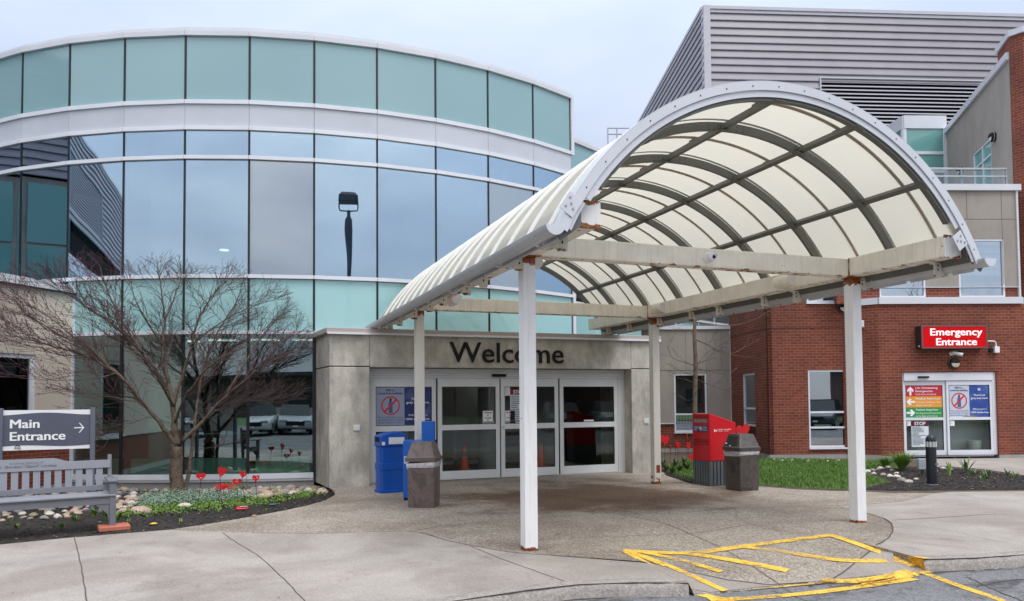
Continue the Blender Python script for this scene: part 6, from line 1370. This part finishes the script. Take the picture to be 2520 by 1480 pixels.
# ================================================================ GROUND PLANTS
SILV = vary('silver_foliage', [(96,122,104), (142,164,142), (118,144,124), (166,182,162)], .8, 14.); GRN = vary('fresh_green_foliage', [(74,106,42), (112,144,58), (92,124,50), (142,166,84)], .7, 12.)
def leafy(m, p, r, n, h, sz, rnd):
    for _ in range(n):
        a = rnd.uniform(0, 6.28); q = p+Vector((rnd.gauss(0, r), rnd.gauss(0, r), rnd.uniform(.0, h))); d = Vector((math.cos(a), math.sin(a), rnd.uniform(-.1, .9))).normalized(); e = d.cross(Vector((0,0,1))).normalized(); l = sz*rnd.uniform(.6, 1.3)
        m.add([q-d*l*.2, q+d*l*.4+e*l*.34, q+d*l, q+d*l*.4-e*l*.34], [(0,1,2,3)])
def patch(name, xs, ys, n, h, sz, mat, seed, lab, cond=None, cl=.05):
    r = random.Random(seed); m = M(); k = 0
    while k < n:
        x, y = r.uniform(*xs), r.uniform(*ys)
        if cond and not cond(x, y): continue
        leafy(m, G(x, y, -.055), cl, 12, h*r.uniform(.5, 1.2), sz, r); k += 1
    return tag(mk(name, m, mat, uv=False), lab, kind='stuff')
def lo(x): return 1249-(x-350)*.05                      # lower edge of the silver mat
patch('silver_groundcover', (345, 640), (1204, 1252), 620, .10, .028, SILV, 1, 'silvery groundcover round the tree foot', lambda x, y: (1214-abs(x-470)*.02+max(0, (x-560))*.12+max(0, 420-x)*.16) < y < lo(x)-max(0, x-560)*.12)
patch('green_groundcover', (300, 800), (1205, 1276), 560, .06, .032, GRN, 2, 'fresh green groundcover along the mulch', lambda x, y: (abs(y-(1265-(x-300)*.085)) < 10+4*math.sin(x*.09) and x < 640) or (x > 640 and abs(y-(1238-(x-640)*.165)) < 7+4*math.sin(x*.12)))
patch('grass_tufts', (545, 600), (1196, 1214), 40, .12, .03, GRN, 5, 'tuft of green leaves behind the hearts')
def plantlet(x, y, h, n, label, mat=GRN, z=-.04, wd=.012, lean=.9, name='small_plant', grp=None):
    b = G(x, y, z); r = random.Random(int(x*7+y)); m = M()
    for _ in range(n):
        a = r.uniform(0, 6.28); hh = h*r.uniform(.5, 1); d = Vector((math.cos(a), math.sin(a), 0)); e = Vector((-d.y, d.x, 0))*wd*r.uniform(.7, 1.2); p = b+d*r.uniform(0, .03); l = hh*r.uniform(.1, lean)
        pts = [p, p+d*l*.25+Vector((0,0,hh*.45)), p+d*l*.6+Vector((0,0,hh*.8)), p+d*l+Vector((0,0,hh))]
        m.add([pts[0]-e*.6, pts[0]+e*.6, pts[1]+e, pts[1]-e, pts[2]+e*.75, pts[2]-e*.75, pts[3]], [(0,1,2,3), (3,2,4,5), (5,4,6)])
    t = root(name, label, 'plant', (b.x, b.y, z), 0, grp); mk('leaves', m, mat, t, uv=False)
for x, y, h, n in ((262,1278,.22,46), (290,1282,.16,26), (230,1270,.14,18), (150,1302,.10,14), (185,1282,.12,12), (40,1300,.08,8), (395,1268,.1,14), (318,1290,.09,12), (605,1230,.1,12), (690,1232,.1,16), (655,1262,.09,7), (540,1262,.09,8), (20,1287,.08,8), (446,1290,.08,6)):
    plantlet(x, y, h, n, 'small green sprouting weed in the black mulch of the left bed', grp='weeds in the left bed')
t = None
IRIS = vary('iris_leaf', [(70,104,60), (104,136,78), (88,120,70)], .6, 10.)
plantlet(2220, 1160, .46, 420, 'dense arching clump of green ornamental grass left of the bollard light', vary('tall_grass_leaf', [(66,98,34), (110,146,56), (88,122,46)], .7, 10.), .0, .006, 1.3, 'grass_clump')
plantlet(2180, 1152, .30, 200, 'lower part of a green grass clump spreading into the lawn', vary('tall_grass_leaf_b', [(66,98,34), (110,146,56)], .7, 10.), .0, .006, 1.4, 'grass_clump')
plantlet(2335, 1172, .34, 9, 'light green iris fan just right of the bollard light', vary('pale_iris', [(120,156,70), (152,178,92)], .6, 10.), .01, .022, .3, 'iris')
plantlet(2378, 1165, .36, 12, 'dark green spiky iris clump behind the mulch', IRIS, .01, .02, .9, 'iris')
for k, (x, y, h, n) in enumerate(((2400,1172,.16,20),(2430,1178,.2,12),(2480,1172,.18,9),(2415,1182,.12,12),(2500,1177,.16,8))): plantlet(x, y, h, n, 'small green perennial sprouting in the right mulch bed', IRIS, .01, .014, .8, 'small_plant', 'perennials in the right mulch bed')
for k, (x, y) in enumerate(((1640,1160),(1655,1166),(1672,1163),(1690,1158),(1633,1150),(1662,1150),(1684,1146))): plantlet(x, y, .22, 26, 'dark leafed perennial among the red hearts on the right', vary('dark_leaf', [(46,56,34), (84,104,56), (70,60,44)], .7, 10.) if k == 0 else bpy.data.materials['dark_leaf'], .01, .016, .9, 'small_plant', 'plants among the hearts')
# ================================================================ TREES
BARK = vary('grey_brown_bark', [(72,62,54), (112,98,84), (92,80,68), (64,56,50)], .9, 7.); TWIG = vary('dark_twig', [(48,42,42), (88,76,72), (64,55,54)], .9, 3.); BUD = plain('purple_bud', (108, 42, 62), .7, 0, .2, 9)
TWIGP = vary('purple_twig', [(56,40,44), (88,68,68), (70,52,54)], .9, 3.)
tb = G(437, 1213, -.08); TY = tb.y
tree = root('bare_tree', 'leafless spreading multi-stemmed tree with purplish twigs in the left bed', 'tree', tuple(tb))
def L3(pts): return [aty(x, y, TY+d) for x, y, d in pts]
def smooth_path(P, k=4):
    o = []
    for i in range(len(P)-1):
        p0, p1, p2, p3 = P[max(i-1,0)], P[i], P[i+1], P[min(i+2, len(P)-1)]
        for j in range(k):
            t = j/k; o.append(.5*((2*p1)+(p2-p0)*t+(2*p0-5*p1+4*p2-p3)*t*t+(3*p1-p0-3*p2+p3)*t**3))
    o.append(P[-1]); return o
limbs = [  # (px, py, depth offset), radius at start and end
 ([(437,1216,0),(434,1170,0),(434,1120,0),(436,1095,0)], .135, .105), ([(456,1212,.05),(466,1150,.05),(474,1095,.08),(480,1040,.12),(486,985,.2),(494,930,.3),(512,870,.4),(545,800,.5),(590,735,.6)], .05, .012),
 ([(436,1100,0),(410,1062,-.05),(382,1025,-.1),(350,990,-.15),(318,948,-.2),(285,918,-.25),(240,890,-.35),(190,868,-.45),(120,850,-.6),(50,832,-.7)], .062, .008),
 ([(436,1095,0),(430,1050,.02),(426,1000,.05),(418,955,.1),(408,905,.15),(402,850,.2),(405,790,.3),(398,730,.4),(392,680,.45)], .085, .008),
 ([(426,1000,.05),(440,950,.1),(456,905,.0),(470,850,-.1),(488,790,-.15),(520,730,-.2),(560,690,-.2)], .05, .007),
 ([(415,960,.1),(385,915,.2),(352,870,.35),(318,820,.5),(286,765,.6),(262,705,.7),(248,660,.8)], .045, .007),
 ([(450,1085,-.02),(488,1048,-.05),(520,1012,-.1),(556,975,-.15),(600,940,-.2),(640,905,-.3),(690,880,-.4),(740,862,-.45)], .05, .008),
 ([(556,975,-.15),(590,915,-.1),(622,862,.05),(655,815,.15),(700,770,.3),(745,765,.35)], .032, .006), ([(494,930,.3),(540,880,.5),(590,840,.7),(640,790,.9),(690,730,1.),(720,700,1.)], .028, .005),
 ([(350,990,-.15),(310,985,-.4),(260,975,-.6),(215,985,-.75)], .014, .004), ([(318,948,-.2),(270,900,.1),(220,860,.3),(160,830,.5),(90,790,.6),(20,760,.7)], .032, .006),
 ([(240,890,-.35),(180,830,-.2),(120,780,0),(60,745,.1),(0,720,.2)], .02, .004), ([(352,870,.35),(290,810,.1),(220,760,-.1),(150,715,-.2),(90,690,-.25)], .03, .005),
 ([(402,850,.2),(360,790,-.1),(330,730,-.2),(318,670,-.2)], .028, .005), ([(405,790,.3),(430,730,.5),(445,680,.6),(440,640,.6)], .02, .004), ([(470,850,-.1),(520,810,-.5),(575,775,-.7),(635,750,-.8),(680,735,-.9)], .022, .005),
 ([(426,1000,.05),(400,950,-.5),(370,905,-.9),(330,865,-1.3),(280,835,-1.5),(230,800,-1.6)], .035, .005), ([(430,1040,0),(455,980,-.5),(490,930,-.9),(530,890,-1.3),(580,860,-1.5),(640,845,-1.6)], .035, .005),
 ([(408,905,.15),(420,850,.8),(440,790,1.1),(470,730,1.2),(500,680,1.3)], .028, .005), ([(640,905,-.3),(690,850,-.2),(720,820,-.1),(760,815,0)], .015, .004), ([(520,1012,-.1),(560,1005,-.3),(610,985,-.4),(660,990,-.5)], .012, .003),
 ([(382,1025,-.1),(340,1035,-.3),(300,1055,-.4)], .010, .003), ([(285,918,-.25),(240,930,-.5),(180,925,-.7),(110,935,-.9),(50,930,-1.)], .014, .003), ([(600,940,-.2),(640,870,.2),(670,850,.4),(735,835,.4)], .018, .004)]
mt_ = M(); mtw = M(); mtp = M(); mbd = M(); rt_ = random.Random(21); spawn = []
for pts, r0, r1 in limbs:
    P = smooth_path(L3(pts), 4); n = len(P)
    P = [p+Vector((rt_.uniform(-1, 1), rt_.uniform(-1, 1), rt_.uniform(-1, 1)))*min(.012, .3*r0) if 0 < i else p for i, p in enumerate(P)]
    R = [(r0+(r1-r0)*(i/(n-1))**.7)*(.88 if r0 < .1 else 1) for i in range(n)]
    if r0 > .1: R[0] *= 1.35; R[1] *= 1.12
    mt_.tube(P, R, 9 if r0 > .03 else 6)
    if r0 > .1: continue
    for i in range(max(2, int(n*.22)), n):
        for _ in range(2 if i < n*.6 else 3): spawn.append((P[i], (P[min(i+1, n-1)]-P[i-1]).normalized(), R[i], i/n))
cen = aty(430, 1000, TY)
mtw2 = M()
OUT = [(-200, 660), (0, 668), (60, 655), (150, 625), (200, 612), (260, 622), (330, 640), (400, 622), (470, 650), (570, 640), (640, 690), (700, 700), (740, 770), (775, 800), (900, 860)]
def outside(q):
    x, y = scr(q)
    if x > 770+rt_.gauss(0, 10): return True
    for (x0, y0), (x1, y1) in zip(OUT[:-1], OUT[1:]):
        if x0 <= x < x1: return y < y0+(y1-y0)*(x-x0)/(x1-x0)+rt_.gauss(0, 14)
    return False
def twig(p, d, ln, r, lev, m):
    if lev > 3 or ln < .05: return
    k = max(3, int(ln/.055)); P = [p]; q = p.copy(); zz = 1
    for i in range(k):
        zz = -zz; side = d.cross(Vector((0,0,1))); side = side.normalized() if side.length > .1 else Vector((1,0,0))
        d = (d+Vector((0,0,.035))+side*zz*.2+Vector((rt_.gauss(0, .09), rt_.gauss(0, .09), rt_.gauss(0, .07)))).normalized(); q = q+d*(ln/k); P.append(q.copy())
        if m is not mtw2 and outside(q): break
        if lev < 3 and i > 0 and rt_.random() < (.62 if lev < 2 else .28):
            a = rt_.choice([-1, 1])*rt_.uniform(.5, .95); ax = Vector((rt_.gauss(0, 1), rt_.gauss(0, 1), rt_.gauss(0, .6))).normalized(); nd = (Matrix.Rotation(a, 3, ax) @ d)
            if nd.z < -.25: nd.z *= -.3
            twig(q, nd.normalized(), ln*rt_.uniform(.35, .62)*(1-i/k*.35), r*.62, lev+1, m)
        if lev >= 2 and rt_.random() < .22: b = .009 if scr(q)[0] < 340 else .006; mbd.add([q+Vector((b,0,0)), q+Vector((0,b,0)), q-Vector((b,0,0)), q-Vector((0,b,0)), q+Vector((0,0,b*2)), q-Vector((0,0,b))], [(0,1,4),(1,2,4),(2,3,4),(3,0,4),(1,0,5),(2,1,5),(3,2,5),(0,3,5)])
    m.tube(P, [max(.0026, r*(1-.65*i/k)) for i in range(len(P))], 3, cap=False)
for p, d, r, f in spawn:
    if rt_.random() > .5: continue
    ou = (p-cen); ou.y *= 1.0; ou.normalize(); nd = (d*.8+ou*.45+Vector((rt_.gauss(0, .5), rt_.gauss(0, .55), rt_.gauss(0, .35)+.12))).normalized()
    x, y = scr(p); twig(p, nd, rt_.uniform(.4, 1.15)*(1. if r < .03 else .8), max(.003, min(.0075, r*.45)), 1, mtp if (x < 330 or rt_.random() < .25) else mtw)
mk('trunk', mt_, BARK, tree, smooth='all', uv=False); mk('twigs', mtw, TWIG, tree, uv=False); mk('twigs', mtp, TWIGP, tree, uv=False); mk('buds', mbd, BUD, tree, uv=False)
# thin young tree behind the mailbox
b2 = G(1712, 1162); TY2 = b2.y; t2 = root('young_tree', 'thin straight leafless young tree behind the red mailbox', 'tree', (b2.x, b2.y, 0)); m = M()
def L4(pts): return [aty(x, y, TY2+d) for x, y, d in pts]
m.tube(smooth_path([b2]+L4([(1710,1000,0),(1712,900,0),(1709,830,0),(1710,795,0),(1712,770,0)]), 3), [.06-.03*i/15 for i in range(16)], 8)
for pts, r in (([(1711,835,0),(1745,850,.1),(1775,868,.2),(1810,875,.3),(1850,880,.4)], .014), ([(1710,800,0),(1760,800,.1),(1810,800,.2),(1860,785,.3),(1900,760,.4)], .012), ([(1709,810,0),(1680,815,.1),(1650,805,.2)], .01), ([(1711,900,0),(1680,890,.1),(1655,880,.2),(1640,850,.2)], .012), ([(1711,895,0),(1740,885,-.2),(1770,850,-.3),(1790,845,-.3)], .01),
               ([(1712,925,0),(1680,915,-.2),(1650,895,-.3)], .009), ([(1711,905,0),(1750,915,.1),(1790,920,.1),(1815,905,.2)], .009), ([(1711,930,0),(1740,945,0),(1780,960,.1),(1800,965,.1)], .008), ([(1712,945,0),(1690,935,.1),(1660,930,.1)], .007), ([(1711,980,0),(1690,985,.1),(1665,965,.1)], .006), ([(1711,905,0),(1750,860,.3),(1800,870,.4),(1840,850,.5),(1870,835,.5)], .009)):
    P = smooth_path(L4(pts), 3); n = len(P); m.tube(P, [r*(1-.75*i/(n-1)) for i in range(n)], 5)
    for i in range(2, n):
        if rt_.random() < .6: d = (P[i]-P[i-1]).normalized(); twig(P[i], (d+Vector((rt_.gauss(0, .5), rt_.gauss(0, .5), rt_.gauss(.2, .4)))).normalized(), rt_.uniform(.2, .5), .004, 2, mtw2)
mk('trunk', m, BARK, t2, smooth='all', uv=False); mk('twigs', mtw2, TWIG, t2, uv=False)
# ================================================================ WHAT THE GLASS MIRRORS: the car park side, behind the camera
def reflect(px, py, i, dist):
    A, B = dp(i), dp(i+1); h = atpl(px, py, A, B); n = Vector((-(B-A).y, (B-A).x, 0)).normalized(); d = ray(px, py).normalized(); r = d-n*2*d.dot(n); return h, h+r*(dist/math.hypot(r.x, r.y))
h_, lp = reflect(857, 470, 5, 17.5); _, lp2 = reflect(857, 505, 5, 17.5)
t = root('lamp_post', 'dark tapered car park lamp post, mirrored in the upper glass of the curved building', 'street lamp', (lp.x, lp.y, ZR))
LPM = plain('dark_lamp_post', (34, 36, 40), .5, 0, .1); zt2 = lp.z
mk('pole', M().lathe([(.13, 0), (.10, 2), (.05, zt2*.5), (.055, zt2*.6), (.10, zt2*.74), (.165, zt2-1.6), (.15, zt2-1.15), (.07, zt2-1.), (.07, zt2-.75)], n=14), LPM, t, world=False, smooth=True)
mk('lamp_head', M().loft([rrect(w_, d_, .05, z) for z, w_, d_ in ((zt2-.42, .74, .6), (zt2-.4, .84, .7), (zt2-.15, .82, .68), (zt2-.02, .62, .5))]), LPM, t, world=False)
mk('bracket', (lambda m: (m.tube([(-.07, 0, zt2-.78), (-.36, 0, zt2-.76), (-.40, 0, zt2-.6), (-.38, 0, zt2-.3)], .03, 6), m.tube([(.07, 0, zt2-.78), (.36, 0, zt2-.76), (.40, 0, zt2-.6), (.38, 0, zt2-.3)], .03, 6), m)[-1])(M()), LPM, t, world=False)
def car(loc, rz, col, label, H=1.7, W=1.85, L=4.7, pick=False):
    t = root('parked_car', label, 'car', loc, rz, 'cars mirrored in the lower glass'); P = plain('car_paint_%d_%d_%d' % col, col, .25, .3, .03, coat=.6)
    sec = [(-L/2, .45, .55, .93), (-L/2+.05, .35, .78, .98), (-L/2+1.1, .28, 1.02, 1.), (-L/2+1.25, .28, 1.05, 1.), (L/2-.3, .3, 1.08, 1.), (L/2, .4, .95, .94)]
    mk('body', M().loft([[(-W/2*k, y, z0), (W/2*k, y, z0), (W/2*k, y, (z0+z1)/2+.1), (W/2*k*.95, y, z1), (-W/2*k*.95, y, z1), (-W/2*k, y, (z0+z1)/2+.1)] for y, z0, z1, k in sec]), P, t, world=False, bevel=.04, smooth=True)
    e = (L/2-1.9) if pick else L/2-.35
    mk('cabin', M().loft([[(-W/2*.93, y, 1.04), (W/2*.93, y, 1.04), (W/2*.78*k, y2, z), (-W/2*.78*k, y2, z)] for y, y2, z, k in ((-L/2+1.2, -L/2+1.2, 1.05, 1.15), (-L/2+1.25, -L/2+1.95, H-.06, 1.), (e-.3, e-.5, H-.06, 1.), (e, e-.02, 1.05, 1.15))]), plain('car_glass', (40, 46, 52), .1, 0, .05), t, world=False)
    mk('roof', M().loft([rrect(W*.78, e+L/2-2.5, .15, H-.058+.05*k, cx=0, cy=(e-.5-L/2+1.95)/2) for k in (0, .7, 1)]), P, t, world=False)
    for x in (-W/2+.1, W/2-.1):
        for y in (-L/2+.95, L/2-.95):
            w_ = mk('wheel', M().lathe([(.34, -.1), (.34, .1)], (x, y, .34), 20, 'x'), BLACK, t, world=False); mk('rim', M().lathe([(.2, -.105), (.2, .105)], (x, y, .34), 12, 'x'), STEEL, w_, world=False)
    for x in (-W/2+.3, W/2-.3): mk('headlight', M().box(x-.2, x+.2, -L/2+.005, -L/2+.09, .68, .82), STEEL, t, world=False, bevel=.02)
    mk('grille', M().box(-.5, .5, -L/2-.01, -L/2+.06, .52, .74), BLACK, t, world=False); mk('number_plate', M().box(-.15, .15, -L/2-.02, -L/2-.012, .45, .53), WHITE, t, world=False); return t
for px, i, dist, col, lab, H, pk in ((728,4,28,(168,172,180),'silver grey car facing the building, mirrored in the rightmost lower pane',1.65,False), (640,4,27,(214,216,218),'white pickup truck mirrored in the lower glass beside the silver car',1.9,True), (676,4,33,(160,64,62),'red car parked behind, mirrored between the pickup and the silver car',1.5,False), (480,3,27,(196,200,204),'pale van mirrored left in the lower glass behind the tree',1.9,False), (795,4,33,(90,96,104),'dark grey car mirrored beside the portal edge',1.5,False)):
    _, c = reflect(px, 1040, i, dist); dirn = c-EYE; car((c.x, c.y, ZR), math.degrees(math.atan2(c.y-13, c.x-0))+90+180+(12 if pk else 0), col, lab, H, pick=pk)
for k, (x, y, col, lab) in enumerate(((14, -8, (206,208,210), 'white car in the car park facing the sliding doors'), (17.5, -9, (60,64,70), 'black car in the car park facing the sliding doors'), (21, -9.5, (150,154,160), 'grey car in the car park facing the emergency doors'))): car((x, y, ZR), 180+15, col, lab)
t = root('low_building', 'long low brown building across the car park, seen only as a reflection', 'building', (-15, -52, 0)); m = M(); m.box(-70, 12, -60, -50, ZR, 4.6); mk('wall', m, plain('brown_cladding', (96, 84, 76), .9, 0, .2, .3), t); mk('roof', M().box(-71, 13, -61, -49, 4.61, 5.0), DARKFR, t)
for k in range(16):
    x = -66+5*k; mk('window', M().box(x, x+2.4, -49.99, -49.9, 1.2, 2.9), plain('far_window', (40, 46, 50), .2) if k == 0 else bpy.data.materials['far_window'], t)
t = root('low_building', 'dark brick house row beyond the car park on the right, seen only as a reflection', 'building', (45, -50, 0)); mk('wall', M().box(24, 80, -60, -48, ZR, 5), plain('dark_brick_far', (80, 60, 54), .9, 0, .2, .4), t); m = M(); m.prism([(23, -61, 5.01), (23, -47, 5.01), (23, -54, 7.6)], (58, 0, 0)); mk('roof', m, DARKFR, t)
S(mk('verge', M().poly([(-80,-46,ZR+.01),(90,-46,ZR+.01),(90,-22,ZR+.01),(-80,-22,ZR+.01)][::1]), LAWN)); S(mk('verge', M().poly([(10,-19,ZR+.01),(60,-24,ZR+.01),(60,-12,ZR+.01),(22,-12,ZR+.01)]), LAWN))
fr_ = root('picket_fence', 'dark metal picket fence across the road, mirrored in the sliding doors', 'fence', (20, -11.6, ZR)); m = M()
for k in range(130): m.box(6+k*.2, 6.03+k*.2, -11.62, -11.6, ZR, 1.3)
m.box(6, 32, -11.6, -11.58, 1.1, 1.14); m.box(6, 32, -11.6, -11.58, .1, .14); mk('pickets', m, NAVY_BLACK, fr_)
# larger bare trees across the road (mirrored): branching from a simple recursive crown
def far_tree(loc, h, seed, label):
    r = random.Random(seed); m = M(); mw = M()
    def br(p, d, l, rad, lev):
        k = 4; P = [p]; q = p.copy()
        for i in range(k): d = (d+Vector((r.gauss(0, .12), r.gauss(0, .12), r.gauss(.04, .08)))).normalized(); q = q+d*l/k; P.append(q.copy())
        (m if lev < 3 else mw).tube(P, [rad*(1-.45*i/k) for i in range(k+1)], 5 if lev < 3 else 3, cap=False)
        if lev < 5:
            for _ in range(3 if lev else 5):
                a = r.uniform(.35, .8); ax = d.cross(Vector((r.gauss(0, 1), r.gauss(0, 1), r.gauss(0, 1)))).normalized(); s_ = r.choice(P[2:]); br(s_, Matrix.Rotation(a, 3, ax) @ d, l*r.uniform(.6, .8), rad*.55, lev+1)
    br(Vector(loc), Vector((0, 0, 1)), h*.35, h*.022, 0); t = root('far_tree', label, 'tree', loc, 0); mk('trunk', m, BARK, t, uv=False); mk('branches', mw, TWIG, t, uv=False)
far_tree((8, -27, ZR), 11, 1, 'tall bare tree across the road, mirrored right of the car in the glass'); far_tree((24, -16, ZR), 9, 2, 'bare tree beyond the fence, mirrored in the brick wing window'); far_tree((-9, -34, ZR), 12, 3, 'tall bare tree behind the car park, mirrored left in the lower glass'); far_tree((17, -24, ZR), 10, 5, 'bare tree beyond the fence, mirrored in the sliding doors')
# wing to the left of the frame, mirrored in the leftmost upper panes
NB = Vector((-15, 15.2, 0))
penthouse('metal clad wing left of the frame, mirrored in the leftmost panes of the curved building', NB, 90, 14, 209.4, 22, 9.3, 13.6, [None, (9., 17.5, 9.8, 12.2)], tuple(NB))
t = root('glass_wing', 'teal glazed storey under the metal clad wing, seen only mirrored', 'building', tuple(NB)); T = frame(NB+Vector((math.cos(R_(209.4)), math.sin(R_(209.4)), 0))*22, 29.4); m = M(T); mt2 = M(T)
for k in range(11): m.box(k*2+.04, k*2+1.96, .0, .03, 5.2, 7.3); m.box(k*2+.04, k*2+1.96, .0, .03, 2.9, 5.1); m.box(k*2+.04, k*2+1.96, 0, .03, .5, 2.8)
mk('spandrel_panel', m, TEAL_D, t); T = frame(NB, 90); m = M(T)
for k in range(5): m.box(k*2.8+.05, k*2.8+1.36, .0, .03, 4.6, 7.0); m.box(k*2.8+1.44, k*2.8+2.7, .0, .03, 4.6, 7.0); m.box(k*2.8+.05, k*2.8+2.7, .0, .03, 7.1, 9.1)
mk('window', m, TEAL_D, t); mk('wall', M(T).box(0, 14, .035, .05, -.1, 7.35), STUCCO2, t)
for o in COL.objects:
    if o.get('kind') == 'stuff' and not o.get('label'):
        k = o.name.split('.')[0]; o['label'] = {'mulch': 'dark shredded mulch chips covering the bed', 'bed_debris': 'tan specks of debris scattered over the mulch', 'grass': 'green lawn grass in front of the brick wing', 'leaf_litter': 'tiny dark bits scattered on the pavement', 'gum_spots': 'small pale spots trodden into the pavement'}.get(k, 'loose ground cover in the bed')
